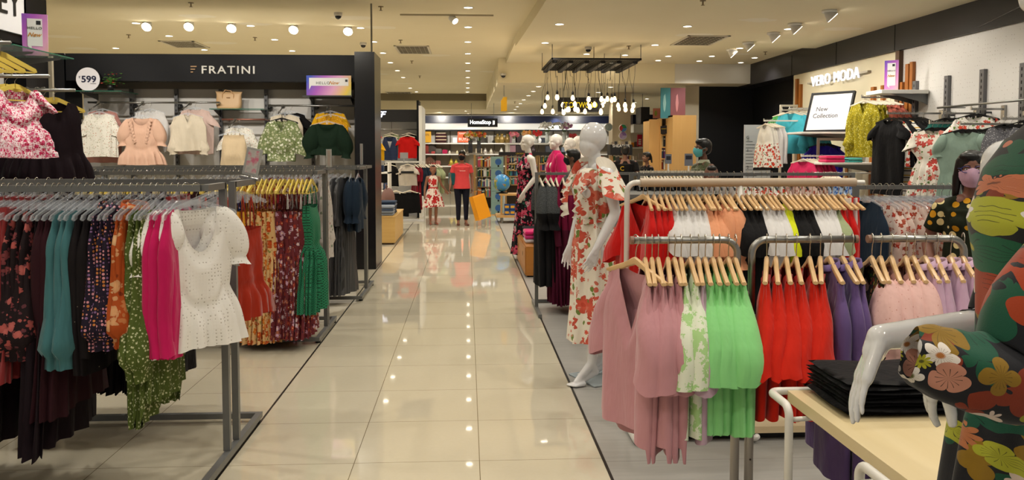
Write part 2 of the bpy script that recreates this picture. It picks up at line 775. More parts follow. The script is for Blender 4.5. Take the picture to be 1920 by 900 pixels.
for k, (px, py) in enumerate(low_l):
    p = atz(px, py, LOW)
    downlight(p.x, p.y, LOW, '%s downlight of the low soffit row running back to the far wall' % ORD[k], 'downlights in a row under the low soffit', PW)
low2 = [(1145, 163), (1122, 173), (1105, 182), (1213, 185), (1190, 192), (1159, 203), (1040, 216), (873, 208), (878, 213)]
for k, (px, py) in enumerate(low2):
    p = atz(px, py, LOW)
    downlight(p.x, min(p.y, 31), LOW, '%s of the scattered downlights under the low rear ceiling, right to far' % ORD[k], 'scattered downlights under the low rear ceiling', PW)
# lamps overhead and behind the camera (outside the frame, same fittings)
for x in (-6.2, -4.4, -2.6, -.9, .02):
    for y in (.5, 2.6, 4.7, 6.8, 8.9):
        spot((x, y, CEIL - .02), PW * (1.15 if x < -1 else .7))
for x in (1.6, 3.2, 4.8):
    for y in (-.3, 1.4, 3.1, 4.8, 6.6, 8.6, 10.8):
        spot((x, y, SLAB - .02), PW * .95)
for x in (-8, -6, -4):
    for y in (14, 18, 22, 26):
        spot((x, y, CEIL - .02), PW)
for x in (-6, -3, 1.5, 4.2, 7.5):
    for y in (24, 29.6):
        spot((x, y, LOW - .02), PW)
# adjustable spotlights over the left shop
for k, (px, py) in enumerate(((276, 45), (355, 45), (435, 48), (551, 51), (653, 54))):
    p = atz(px, py - 3, CEIL)
    r = thing('spotlight', '%s adjustable round spotlight from the left, aimed at the left shop wall' % ORD[k], 'spotlight', p, 'adjustable spotlights over the left shop')
    d = V((0, -.75, -.6)).normalized()
    mb = MB(); mb.cyl(p, p + V((0, 0, -.03)), .06, 20); mb.build('ceiling_mount', M_white, r, True)
    c = p + V((0, 0, -.045))
    mb = MB(); mb.cyl(c - d * .03, c + d * .045, .06, 20, .072); mb.build('lamp_head', M_white, r, 'auto')
    mb = MB(); mb.cyl(c + d * .046, c + d * .049, .066, 20); mb.build('lens', emit('fff6e4', 22), r)
    spot(c + d * .07, 160, 1.3, c + V((0, .9 if False else -1.2, -1.2)) + d * .1)
# cone-shaped wall washers in the dropped ceiling
for k, (px, py) in enumerate(((1555, 25), (1490, 50), (1450, 67), (1403, 85), (1372, 98))):
    p = atz(px, py - 6, SLAB)
    r = thing('spotlight', '%s white cone spotlight from the right under the dropped ceiling' % ORD[k], 'spotlight', p, 'cone spotlights under the dropped ceiling')
    tgt = V((XW, p.y - .3, 1.7))
    d = (tgt - p).normalized()
    mb = MB(); mb.cyl(p, p + V((0, 0, -.03)), .09, 20); mb.build('ceiling_mount', M_white, r, True)
    c = p + V((0, 0, -.05))
    mb = MB(); mb.cyl(c - d * .07, c + d * .06, .03, 20, .085); mb.build('lamp_head', plain('cfccc5', .5), r, 'auto')
    mb = MB(); mb.cyl(c + d * .061, c + d * .063, .075, 20); mb.build('lens', emit('fff6e4', 12), r)
    spot(c + d * .08, 60, 1.6, tgt)
for y in (9.2, 7.4, 5.6):  # extra unseen spots washing the right wall, no cone fittings built
    spot((4.3, y, SLAB - .05), 36, 1.6, (XW, y + .2, 1.8))
for x in (-4.9, -4.1, -3.3, -2.5, -1.8):  # added unseen spots that brighten the front of the left shop wall
    spot((x, 8.3, CEIL - .04), 85, 1.05, (x, 11.1, 1.5))
# left wall washers (outside the frame)
for y in (4.8, 6.3):
    spot((-2.2, y, CEIL - .05), 60, 1.5, (-3.4, y, 1.6))

w = bpy.data.worlds.new('world')
scene.world = w
w.use_nodes = True
w.node_tree.nodes['Background'].inputs[0].default_value = (1.0, .95, .88, 1)
w.node_tree.nodes['Background'].inputs[1].default_value = .35
scene.view_settings.view_transform = 'Standard'
scene.view_settings.look = 'None'
scene.view_settings.gamma = 1
scene.view_settings.use_curve_mapping = False
scene.view_settings.exposure = 0.0

cy = scene.cycles
cy.max_bounces = 5
cy.diffuse_bounces = 3
cy.glossy_bounces = 3
cy.transmission_bounces = 3
cy.transparent_max_bounces = 10
cy.caustics_reflective = False
cy.caustics_refractive = False
cy.use_adaptive_sampling = True
cy.adaptive_threshold = .03
cy.sample_clamp_indirect = 4
# ------------------------------------------------------------------ hangers
def smooth(t):
    t = max(0, min(1, t))
    return t * t * (3 - 2 * t)


def hook_mesh(neck=-.055, r=.0016):
    mb = MB()
    pts = [(0, 0, neck), (0, 0, neck * .55), (.006, 0, -.026)]
    R = .021
    for k in range(0, 11):
        a = -PI * .38 + k * (PI * 1.32) / 10
        pts.append((R * math.cos(a), 0, R * math.sin(a)))
    mb.tube(pts, r, 6)
    return mb


def sh_z(x, top=-.062, drop=.055, half=.21):
    return top - drop * (abs(x) / half) ** 1.15


def hanger_mesh(kind):
    mb = MB()
    n = 16
    if kind == 'wood' or kind == 'pale':
        rs = []
        for k in range(n + 1):
            u = -1 + 2 * k / n
            x = .205 * u
            z = sh_z(x, -.052) + .012 * math.exp(-(u * 4) ** 2)
            h = .0135 if abs(u) < .2 else .011
            e = .0095
            if k in (0, n):
                h *= .5
            rs.append([V((x, e * math.cos(a), z - h + h * 1.15 * math.sin(a))) for a in [2 * PI * j / 8 for j in range(8)]])
        mb.rings(rs)
    elif kind == 'yellow':
        for sgn in (-1, 1):
            mb.prism([(sgn * .004, -.05), (sgn * .03, -.055), (sgn * .205, -.136), (sgn * .212, -.155), (sgn * .2, -.16), (sgn * .035, -.088), (sgn * .004, -.082)],
                     lambda u, v, w: V((u, w - .005, v)), .010)
        mb.box(-.2, .2, -.003, .003, -.162, -.154)
    else:   # moulded plastic
        for sgn in (-1, 1):
            mb.prism([(0, -.052), (sgn * .03, -.058), (sgn * .2, -.108), (sgn * .215, -.125), (sgn * .2, -.132), (sgn * .03, -.078), (0, -.074)],
                     lambda u, v, w: V((u, w - .004, v)), .008)
        mb.tube([(-.03, 0, -.07), (-.17, 0, -.125)], .003, 5)
        mb.box(-.014, .014, -.004, .004, -.1, -.06)
    return mb


M_hwood = wood('dcb98a', 'c79f6c', 2, .35, name='pale_wood')
M_hpale = plain('e2d8c4', .4, name='whitened_wood')
M_hyel = plain('d9c05a', .4, name='yellow_lacquer')
M_hclear = plain('cfd4dc', .12, 0, .6, alpha=.27, name='clear_plastic')
M_hblack = plain('101012', .35, name='black_plastic')
M_hook = plain('b8b4ac', .25, 1.0, name='hook_wire')
HK = {}
HB = {}
for k, m in (('wood', M_hwood), ('pale', M_hpale), ('yellow', M_hyel), ('clear', M_hclear), ('black', M_hblack)):
    _m = hanger_mesh(k)
    if k == 'wood':
        bmesh.ops.translate(_m.bm, verts=list(_m.bm.verts), vec=(0, 0, -.022))
    HB[k] = _m.mesh('hanger_body', m, 'auto' if k in ('wood', 'pale') else False)
    HK[k] = hook_mesh(-.055 if k != 'wood' else -.085, .0016 if k != 'wood' else .0019).mesh('hook', M_hook, True)
HN = {'wood': ('wooden_hanger', 'pale wood hanger'), 'pale': ('wooden_hanger', 'whitish wood hanger'), 'yellow': ('yellow_hanger', 'yellow hanger'),
      'clear': ('plastic_hanger', 'clear plastic hanger'), 'black': ('plastic_hanger', 'black plastic hanger')}

# ------------------------------------------------------------------ garments
G = {}


def garment_mesh(seed=1, sw=.185, neck=.08, nf=.10, nb=.02, L=.65, cw=.21, waist=None, ww=.2, hw=.24, th=.035, folds=7, famp=.008, pleat=.0,
                 sleeve=None, sl=.2, sr=.075, slope=.055, strap=0, tiers=(), peplum=None, hemdrop=0, collar=False, M=26, N=56, ruffle=None, twist=0,
                 vneck=False, cuff=False, tie=None, drape=0):
    r = random.Random(seed)
    ph = [r.uniform(0, 6.28) for _ in range(8)]
    mb = MB()
    base = -.066
    def shz(x):
        return base - slope * (abs(x) / .205) ** 1.15
    top_off = -strap
    rows = []
    for j in range(M + 1):
        v = j / M
        row = []
        for i in range(N):
            a = 2 * PI * i / N
            cx, sy = math.cos(a), math.sin(a)
            front = sy < 0
            # width profile
            d = v * L
            wdt = sw + (cw - sw) * smooth(d / .17)
            if waist:
                if d < waist:
                    wdt = wdt + (ww - wdt) * smooth((d - .15) / max(waist - .15, .01))
                else:
                    wdt = ww + (hw - ww) * ((d - waist) / max(L - waist, .01)) ** .8
            else:
                wdt = wdt + (hw - cw) * smooth((d - .17) / max(L - .17, .01))
            if peplum and d > peplum:
                wdt += .02 * smooth((d - peplum) / .05)
            t = .008 + (th - .008) * smooth(d / .14)
            if waist:
                t *= 1 + .5 * smooth((d - waist) / .15) - .25 * math.exp(-((d - waist) / .03) ** 2)
            for tz in tiers:
                if d > tz:
                    wdt += .012
                    t += .006
                if abs(d - tz) < .012:
                    wdt -= .008
            x0 = sw * cx
            if strap:
                zt = shz(sw) + .05 - strap - (.02 * (1 - (x0 / sw) ** 2) if front else 0)
            elif abs(x0) < neck:
                q = 1 - (x0 / neck) ** 2
                if vneck and front:
                    q = 1 - abs(x0 / neck)
                zt = shz(neck) - (nf if front else nb) * (q ** (.6 if not vneck else .9))
            else:
                zt = shz(x0)
            zb = base - L - hemdrop * (0 if front else 1) + .006 * math.sin(3 * a + ph[0])
            z = zt + (zb - zt) * v
            x = wdt * cx
            y = t * (abs(sy) ** .75) * (1 if sy > 0 else -1)
            if strap or abs(x0) < neck:
                y = y * (1 if v > .12 else 1)
                if v < .1:
                    y += (.010 if sy > 0 else -.010) * (1 - v / .1)
            # cloth undulation shared by both layers
            fa = famp * smooth((d - .05) / .3) * (1 + v)
            y += fa * math.sin(folds * x / max(wdt, .01) + ph[1]) + fa * .6 * math.sin(folds * 1.9 * x / max(wdt, .01) + ph[2] + z * 4)
            if pleat:
                st = (peplum or waist or .12)
                k = pleat * smooth((d - st) / .12)
                s = math.sin(15 * a + ph[3] + .6 * math.sin(z * 5 + ph[4]))
                x *= 1 + k * .4 * s
                y += k * .06 * s * (1 if sy > 0 else -1) * (abs(sy) ** .5)
            x += .012 * v * math.sin(5 * z + ph[5]) + twist * v * y
            if drape:
                y += -drape * math.exp(-((d - .3) / .12) ** 2) * (1 if front else 0) * (1 - cx * cx)
            row.append(V((x, y, z)))
        rows.append(row)
    mb.rings(rows, True, False)
    if strap:
        for sg in (-1, 1):
            for yy in (-1, 1):
                x0 = sw * .62 * sg
                zt = shz(sw) + .05 - strap
                mb.tube([(x0 * .9, 0, shz(x0) + .004), (x0 * .95, yy * .012, (shz(x0) + zt) / 2), (x0, yy * .018, zt - .005)], .004, 5)
    # sleeves
    if sleeve:
        for sg in (-1, 1):
            K = 14
            rs = []
            p5, p6 = r.uniform(0, 6), r.uniform(0, 6)
            for k in range(K + 1):
                u = k / K
                if sleeve == 'short':
                    cx = sw - .035 + .075 * smooth(u * 1.3); a_ = .012 + (sr - .012) * smooth(u * 2.2); b_ = .012 + .026 * smooth(u * 2) + .02 * u
                    zc = shz(sw) + .006 - sl * u
                elif sleeve == 'flare':
                    cx = sw - .03 + .075 * u; a_ = .012 + (sr - .012) * smooth(u * 1.2) + .02 * u * u; b_ = .014 + .04 * u
                    zc = shz(sw) + .006 - sl * u
                elif sleeve == 'puff':
                    bulge = math.sin(PI * min(u * 1.08, 1)) ** .6
                    cx = sw - .025 + .06 * u; a_ = .014 + sr * bulge * (.75 + .4 * u); b_ = .012 + .05 * bulge
                    if u > .88:
                        q = (u - .88) / .12
                        a_ = .045 + .02 * q; b_ = .03 + .02 * q
                    zc = shz(sw) + .012 - sl * u
                elif sleeve == 'bell':
                    cx = sw - .03 + .04 * u; a_ = .012 + .04 * smooth(u * 3) + .05 * smooth((u - .5) / .45) ; b_ = .012 + .018 * smooth(u * 2) + .022 * smooth((u - .5) / .4)
                    if u > .9:
                        a_ *= .55; b_ *= .6
                    zc = shz(sw) + .004 - sl * u
                elif sleeve == 'ruffle':
                    cx = sw - .02 + .05 * u; a_ = .02 + (sr) * u; b_ = .012 + .05 * u
                    zc = shz(sw) + .02 - sl * u
                else:   # long
                    cx = sw - .028 + .035 * smooth(u * 3); a_ = .012 + (sr * .62 - .012) * smooth(u * 5) - .018 * u; b_ = .012 + .02 * smooth(u * 3)
                    zc = shz(sw) + .004 - sl * u
                ring = []
                for i in range(16):
                    a = 2 * PI * i / 16
                    w_ = .0
                    if sleeve in ('puff', 'ruffle', 'flare', 'bell'):
                        w_ = .10 * math.sin(5 * a + p5 + u * 2) * smooth(u * 2)
                    wob = .006 * math.sin(6 * u + p6) * u
                    ex = (a_ * (1 + w_)) * math.cos(a)
                    ey = (b_ * (1 + w_)) * math.sin(a)
                    tilt = .35 if sleeve in ('short', 'flare', 'ruffle') else .12
                    ring.append(V((sg * (cx + ex + wob), ey + wob * 2 * math.sin(3 * u + p5), zc + (ex * -tilt) + .003 * math.sin(4 * a + p6))))
                rs.append(ring if sg > 0 else ring)
            mb.rings(rs, True, False)
    if collar:
        rs = []
        for zz, rr in ((0, 1.0), (.022, .98), (.03, 1.05), (.006, 1.22)):
            rs.append([V((neck * rr * math.cos(a), (.03 * rr) * math.sin(a) - (.0), shz(neck) + zz - .012 * (1 - math.sin(a)) )) for a in [2 * PI * k / 20 for k in range(20)]])
        mb.rings(rs, True, False)
    if ruffle:
        # cascading ruffle strips on the front
        for sg in (-1, 1):
            rs = []
            for k in range(22):
                u = k / 21
                z = shz(neck) - .01 - ruffle * u
                x = sg * (neck + .01 - .06 * u)
                w_ = .035 + .01 * math.sin(k * 1.9)
                rs.append([V((x, -th - .004, z)), V((x + sg * w_ * .5, -th - .022 - .012 * math.sin(k * 2.1), z - .012)), V((x + sg * w_, -th - .012 + .012 * math.sin(k * 2.1 + 1), z - .02))])
            mb.rings(rs, False, False)
    if tie:
        mb.tube([(.02, -th - .01, -tie), (.03, -th - .02, -tie - .15), (.025, -th - .015, -tie - .33)], .0035, 5)
    return mb


def proto(key, mat, variants=3, **kw):
    lst = []
    for s in range(variants):
        me = garment_mesh(seed=hash_(key) + s, **kw).mesh(key.split('/')[0], mat, True)
        lst.append(me)
    G[key] = lst


def hash_(s):
    h = 7
    for c in s:
        h = (h * 31 + ord(c)) % 99991
    return h


NM = {'top': 'knit_shirt', 'tunic': 'tunic'}


def place_mesh(name, me, loc, rz=0, ry=0, sc=None):
    o = bpy.data.objects.new(name, me)
    COL.objects.link(o)
    o.location = loc
    o.rotation_euler = (0, ry, rz)
    if sc:
        o.scale = sc
    return o


def place_hanger(kind, loc, rz, label, group, detail=True, sc=None):
    nm, _ = HN[kind]
    if detail:
        o = thing(nm, label, 'clothes hanger', loc, group)
        o.rotation_euler = (0, 0, rz)
        for n, me in (('hanger_body', HB[kind]), ('hook', HK[kind])):
            c = bpy.data.objects.new(n, me)
            COL.objects.link(c)
            c.parent = o
    else:
        if 'one' + kind not in HB:
            mb = hanger_mesh(kind)
            mb.mi = 1
            m2 = hook_mesh()
            mb.merge(m2.bm)
            HB['one' + kind] = mb.mesh('hanger', [HB[kind].materials[0], M_hook])
        o = place_mesh(nm, HB['one' + kind], loc, rz)
        tag(o, label, 'clothes hanger', group)
    if sc:
        o.scale = sc
    return o


def count_word(n):
    return ORD[n]


def hang_row(p0, step, items, where, face=-PI / 2, hanger='wood', jit=.06, detail=True, radius=.016, hand='left', seed=3, start=0, sp_jit=.18, hang_every=1, group=None):
    """items: list of (proto key, plain description, category, how many[, extra rotation]) hung along a rail from p0 by step"""
    r = random.Random(seed)
    p = V(p0)
    st = V(step)
    totals = {}
    for it in items:
        totals[it[1]] = totals.get(it[1], 0) + it[3]
    seen = {}
    k = 0
    for it in items:
        key, desc, cat, cnt = it[:4]
        extra = it[4] if len(it) > 4 else 0
        hk = it[5] if len(it) > 5 and it[5] else hanger
        for c in range(cnt):
            i = seen.get(desc, 0)
            seen[desc] = i + 1
            q = p + st * (k + r.uniform(-sp_jit, sp_jit))
            dz = V((0, 0, -.022)) if (hk == 'wood') else V((0, 0, 0))
            rz = face + extra + r.uniform(-jit, jit)
            me = G[key][(i + r.randrange(3)) % len(G[key])]
            who = ('%s %s from %s' % (ORD[i], desc, hand)) if totals[desc] > 1 else desc
            lab = who + ' ' + where
            o = place_mesh(NM.get(key.split('/')[0], key.split('/')[0]), me, q + dz, rz)
            o.rotation_euler = (0, r.uniform(-.015, .015), rz)
            tag(o, fit(lab), cat, group or (cat + 's ' + where))
            if k % hang_every == 0:
                place_hanger(hk, q, rz, fit('%s %s from %s %s' % (ORD[k], HN[hk][1], hand, where)), 'hangers ' + where, detail)
            k += 1
    return k


BAD = []


def fit(s):
    w = s.split()
    if len(w) > 16:
        BAD.append(s)
    return s


# ------------------------------------------------------------------ cloth library
F_white = floral('e9e7e2', ['f2f0ec'], 60, .3, leafamt=0, name='eyelet_cotton')
def eyelet():
    t = NT('white_eyelet_cotton')
    co = t.coord()
    vo = t.node('ShaderNodeTexVoronoi', feature='F1')
    vo.inputs['Scale'].default_value = 62
    vo.inputs['Randomness'].default_value = .25
    t.link(co, vo.inputs['Vector'])
    hole = t.math('LESS_THAN', vo.outputs['Distance'], .22)
    t.base(t.mix(hole, srgb('eceae6'), srgb('bdb8b0')))
    t.b.inputs['Roughness'].default_value = .85
    t.bump(vo.outputs['Distance'], .4, .003)
    return t.m
C_eyelet = eyelet()
C_magenta = fabric('c4165c')
C_greenditsy = floral('4c5a26', ['c9cca6', 'b5b98e'], 72, .36, 5, leafamt=0)
C_orangefl = floral('a4481a', ['d9a070', 'c77c4a', 'dcae80'], 17, .5, 5, '7a3010', .35)
C_geo = dots('1d1526', ['c98a94', 'b9743c', 'c98a94', '7a5a86'], 62, .36, jitter=.1)
C_blk = fabric('120d10')
C_black2 = dots('120d10', ['8a8070'], 14, .03)
C_teal = fabric('3f6e74')
C_maroon = fabric('2c0d16')
C_dkfl = floral('1b1014', ['b5605c', 'a8524e', '7c3c40'], 24, .5, 5, '5a3038', .3)
C_rust = fabric('8e3234')
C_purblk = fabric('170a12')
C_redcami = fabric('a32a12')
C_bluefl = dots('3c55a0', ['c8d0e8'], 40, .22)
C_yelfl = floral('d9962a', ['e8b23a', 'b86a2c', 'd97a2a'], 22, .5, 5, '7a6a2a', .5)
C_orfl = floral('d8b07a', ['c8501e', 'd97828', 'a8481e'], 20, .52, 5, '8a8440', .6, centre='e0a050')
C_maufl = floral('6a2a30', ['c8a0b8', 'a84030', 'd8c0c8', 'b06a50'], 27, .5, 5, '402030', .4, centre='e8d0a0')
def crochet():
    t = NT('green_crochet')
    x, y, z = t.sep(t.coord())
    a = t.math('SINE', t.math('MULTIPLY', x, 360))
    b = t.math('SINE', t.math('MULTIPLY', z, 300))
    m = t.math('MULTIPLY', a, b)
    t.base(t.mix(t.math('GREATER_THAN', m, .25), srgb('1f7a55'), srgb('0d3a28')))
    t.b.inputs['Roughness'].default_value = .9
    return t.m
C_crochet = crochet()
C_dkred = fabric('8c1428')
C_whprint = floral('c4bdb8', ['9a6a5a', '7d8a74', 'b89a90'], 22, .32, 4, '8a8a80', .25)
C_metal = stripes(['38383a', '55565a', '2c2c2e', '46474a'], 60, 0, .4)
C_navy = fabric('1c2b3c')
C_pinkfl = floral('e9d5da', ['c8285a', 'd8507c', 'b01c48', 'd8708c'], 40, .5, 4, 'd890a8', .5, second=.45)
C_dustpink = fabric('c68f96')
C_dustpink2 = fabric('b98088', weave=500)
C_tiedye = NT('tie_dye'); _c = C_tiedye
_n = _c.noise(_c.vcoord(), 22, 4, .7)
_c.base(_c.mix(_c.math('GREATER_THAN', _n, .52), srgb('dfe4d0'), srgb('a8cf8a'))); _c.b.inputs['Roughness'].default_value = .85
C_tiedye = _c.m
C_lilac = fabric('c4a6b8')
C_lilac2 = fabric('c5a3bc')
C_mint = fabric('8fd98a')
C_redor = fabric('d02410')
C_purple = fabric('665084')
C_dkbotan = floral('20180f', ['7a2a1c', '8a7a2c', '3a5a2c', 'a06a3c'], 55, .5, 4, '2f4a1c', .6)
C_blush = dots('d9b0aa', ['c08a80'], 55, .14)
C_red = fabric('c91410')
C_white = fabric('d9d7d6')
C_peach = fabric('e09a72')
C_black = fabric('0c0b0d')
C_lime = fabric('d3dc18')
C_sage = fabric('9aa47c')
C_redwhite = stripes(['c62014', 'e2dedc', 'e2dedc'], 7, 1)
C_pinkblouse = floral('dcc8be', ['b8402e', 'a8503c', 'cf8878'], 24, .4, 4, 'b06a58', .3)
C_bluewh = floral('b9c8da', ['3a6fc0', '2f5fa8'], 30, .45, 4, '6a8ac0', .4)
C_tweed = two_tone('3d4042', '0e0d10', -.36, topspeck='6a6d70')
C_marskirt = two_tone('6e0f34', '4a0c26', -.52)
C_whpoppy = floral('e6e2d8', ['c83c28', 'd8502c', 'b83018'], 20, .5, 5, '3f6a3c', .7, below=-.36)
C_turq = fabric('4fc3d8')
C_grn = fabric('4a9a52')
C_mustfl = floral('8f8418', ['c9b82a', 'b8a41c', 'd9cf70'], 60, .5, 4, '6a6a14', .5)
C_coral = fabric('c86a58')
C_hotpink = fabric('d0285c')
C_royal = fabric('2a1c9c')
C_stripe = stripes(['e8e4dc', 'e8e4dc', '3a3634', 'e8e4dc', 'd8a83c', 'e8e4dc'], 12, 2)
C_rose = floral('e9e2d6', ['d8685c', 'e08a7c', 'cf5048'], 13, .5, 5, '5a7a3c', .6)
C_emer = fabric('14564e')
C_sagel = fabric('93aa9c')
C_lace = dots('6a6a70', ['9a9aa0', 'b8b8bc'], 60, .3)
C_whfl = floral('e8e4dc', ['d8503c', 'c84030'], 16, .4, 5, '6a8a3c', .5)
C_cream = fabric('d4c8b4')
C_beige = fabric('cdb796')
C_peachbl = fabric('dcb39c')
C_palepink = fabric('d8bdb4')
C_whditsy = floral('dedad0', ['c8a090', 'a8a088'], 34, .28, 4, '9a9a80', .3)
C_dusty = fabric('b8837a')
C_grpat = floral('6f7a50', ['c5c6aa', 'a8ab86', 'd8d8c4'], 30, .5, 3, '3d4a26', .5)
C_dkgreen = fabric('0f2416')
C_yel = fabric('e0a914')
C_yelspot = dots('c98c10', ['f0c83a'], 60, .3)

# ------------------------------------------------------------------ garment types
T_ = dict(sw=.185, neck=.085, nf=.09, nb=.015, L=.62, cw=.225, hw=.235, th=.03, folds=5, famp=.006, sleeve='short', sl=.2, sr=.078)
proto('blouse/eyelet', C_eyelet, 2, **dict(T_, neck=.095, nf=.2, L=.65, sw=.165, cw=.19, waist=.38, ww=.165, hw=.245, pleat=.22, sleeve='puff', sl=.27, sr=.08, th=.045, N=80))
proto('blouse/magenta', C_magenta, 3, **dict(T_, L=.66, sleeve='long', sl=.6, sr=.1, pleat=.1, neck=.09))
proto('blouse/magentatie', C_magenta, 1, **dict(T_, L=.66, sleeve='bell', sl=.6, sr=.09, pleat=.1, neck=.09, tie=.62))
proto('dress/greenditsy', C_greenditsy, 3, **dict(T_, L=.86, sleeve='bell', sl=.7, waist=.4, ww=.18, hw=.2, pleat=.25, hemdrop=.1))
proto('blouse/orange', C_orangefl, 2, **dict(T_, L=.58, sleeve='bell', sl=.55, neck=.08, collar=True))
proto('blouse/geo', C_geo, 3, **dict(T_, L=.6, sleeve='bell', sl=.56, sr=.07, collar=True))
proto('blouse/black', C_black2, 3, **dict(T_, L=.72, sleeve='long', sl=.6))
proto('dress/blacklong', C_blk, 3, **dict(T_, L=1.02, waist=.4, ww=.2, hw=.3, pleat=.3, sleeve='long', sl=.6))
proto('blouse/teal', C_teal, 3, **dict(T_, L=.6, sleeve='bell', sl=.64, sr=.1, th=.04, neck=.1))
proto('dress/maroon', C_maroon, 3, **dict(T_, L=.9, waist=.4, ww=.2, hw=.27, pleat=.25, sleeve='long', sl=.6))
proto('blouse/darkfloral', C_dkfl, 3, **dict(T_, L=.66, sleeve='bell', sl=.6, sr=.09))
proto('dress/rust', C_rust, 3, **dict(T_, L=.74, strap=.02, sw=.16, cw=.18, waist=.2, ww=.17, hw=.26, pleat=.3, sleeve=None))
proto('dress/purpleblack', C_purblk, 3, **dict(T_, L=1.05, waist=.36, ww=.19, hw=.3, pleat=.4, sleeve=None, sw=.17, cw=.18))
proto('cami_dress/red', C_redcami, 3, **dict(T_, L=.69, strap=.2, sw=.16, cw=.17, waist=.42, ww=.15, hw=.22, pleat=.3, tiers=(.36,), sleeve=None))
CD = dict(T_, L=1.22, strap=.24, sw=.15, cw=.165, waist=.36, ww=.145, hw=.27, pleat=.4, sleeve=None, th=.05)
proto('cami_dress/orangefloral', C_orfl, 3, **CD)
proto('cami_dress/yellowfloral', C_yelfl, 3, **dict(CD, L=.98, tiers=(.6,)))
proto('cami_dress/mauvefloral', C_maufl, 3, **dict(CD, L=1.19))
proto('cami_dress/crochet', C_crochet, 2, **dict(CD, L=1.0, strap=.2, tiers=(.5, .76), hw=.25))
proto('cami_dress/blue', C_bluefl, 2, **dict(CD, L=.95, tiers=(.34,)))
proto('cami_dress/black', C_blk, 2, **dict(CD, L=.9))
proto('dress/darkred', C_dkred, 2, **dict(T_, L=.95, waist=.38, ww=.17, hw=.2, sleeve='long', sl=.3))
proto('dress/whiteprint', C_whprint, 2, **dict(T_, L=.72, sleeve='bell', sl=.6, pleat=.1))
proto('dress/metallic', C_metal, 2, **dict(T_, L=1.18, sleeve='long', sl=.45, waist=.4, ww=.15, hw=.24, pleat=.3))
proto('blouse/navy', C_navy, 2, **dict(T_, L=.55, sleeve='puff', sl=.42, sr=.07))
proto('dress/pinkfloral', C_pinkfl, 3, **dict(T_, L=.47, waist=.2, ww=.15, hw=.2, sw=.165, cw=.18, pleat=.5, sleeve='ruffle', sl=.12, sr=.06, th=.06, tiers=(.26, .34, .42), neck=.09, nf=.1))
TS = dict(T_, L=.68, sw=.2, cw=.25, hw=.25, sleeve='short', sl=.24, sr=.09, th=.035)
proto('tunic/dustypink', C_dustpink, 3, **dict(TS, L=.61, neck=.1, nf=.22, vneck=True, sleeve='short', sl=.33, sr=.08, th=.042, hemdrop=.05))
proto('top/tiedye', C_tiedye, 2, **dict(TS, sl=.31, L=.58))
proto('top/lilac', C_lilac, 1, **dict(TS, sl=.33, L=.6))
proto('top/mint', C_mint, 3, **dict(TS, sl=.3, sr=.09, L=.57, th=.045, pleat=.06))
proto('top/redorange', C_redor, 3, **dict(TS, sl=.27, sr=.085, L=.52, neck=.1, sleeve='flare', nf=.05))
proto('top/purple', C_purple, 3, **dict(TS, sleeve='long', sl=.5, sr=.09, L=.76, collar=True, neck=.06, nf=.02))
proto('dress/darkbotanical', C_dkbotan, 2, **dict(TS, L=.9, sleeve='long', sl=.45))
proto('blouse/blush', C_blush, 3, **dict(TS, L=.6, sleeve='puff', sl=.3, sr=.08, collar=False, neck=.09))
proto('blouse/lilac', C_lilac2, 3, **dict(TS, L=.6, sleeve='ruffle', sl=.3, sr=.06, collar=True, neck=.06, nf=.02, pleat=.1))
proto('top/red', C_red, 3, **dict(TS, L=.66, sleeve='long', sl=.4, neck=.09))
proto('dress/redv', C_red, 1, **dict(TS, L=.75, neck=.1, nf=.16, vneck=True, sleeve='flare', sl=.3))
TT = dict(TS, L=.6, sl=.2, sr=.088, neck=.08, nf=.06)
for k, m in (('white', C_white), ('peach', C_peach), ('black', C_black), ('lime', C_lime), ('sage', C_sage)):
    proto('t_shirt/' + k, m, 3, **TT)
proto('t_shirt/peachtwist', C_peach, 2, **dict(TT, sleeve='puff', sl=.3, sr=.07))
proto('dress/blackt', C_black, 2, **dict(TT, L=.95))
proto('track_pants/redwhite', C_redwhite, 2, **dict(TT, L=.85, sw=.12, cw=.13, hw=.14, sleeve=None, strap=.01))
proto('blouse/pinkfloral', C_pinkblouse, 3, **dict(TT, sleeve='long', sl=.52, sr=.1, L=.62))
proto('blouse/navyplain', C_navy, 2, **dict(TT, sleeve='long', sl=.52, sr=.1, L=.66))
proto('blouse/bluefloral', C_bluewh, 2, **dict(TT, sleeve='long', sl=.4, sr=.1, L=.62))
proto('outfit/tweed', C_tweed, 3, **dict(TT, L=.98, waist=.3, ww=.18, hw=.2, sleeve='puff', sl=.4, sr=.06, famp=.004))
proto('outfit/maroon', C_marskirt, 3, **dict(TT, L=1.15, waist=.4, ww=.18, hw=.26, pleat=.4, sleeve='long', sl=.55))
proto('top/poppy', C_whpoppy, 2, **dict(TT, sleeve=None, sw=.13, cw=.17, hw=.25, L=.66, waist=.25, ww=.19, neck=.05, pleat=.1))
proto('blouse/turquoise', C_turq, 3, **dict(TT, sleeve='bell', sl=.55, sr=.09, L=.64, neck=.05, nf=.16, vneck=True))
proto('blouse/green', C_grn, 2, **dict(TT))
proto('dress/mustard', C_mustfl, 3, **dict(TT, sleeve='bell', sl=.6, sr=.1, L=.74, neck=.05, nf=.16, vneck=True, pleat=.15))
proto('top/coral', C_coral, 2, **dict(TT))
proto('top/hotpink', C_hotpink, 2, **dict(TT, sleeve='long', sl=.5))
proto('dress/royal', C_royal, 2, **dict(TT, L=.8))
proto('dress/stripe', C_stripe, 2, **dict(TT, L=1.1, sw=.17, waist=.4, ww=.15))
proto('dress/rose', C_rose, 3, **dict(TT, L=.95, waist=.34, ww=.15, hw=.27, pleat=.35, sleeve='ruffle', sl=.2, tiers=(.6,), th=.05))
proto('dress/emerald', C_emer, 2, **dict(TT, L=1.0))
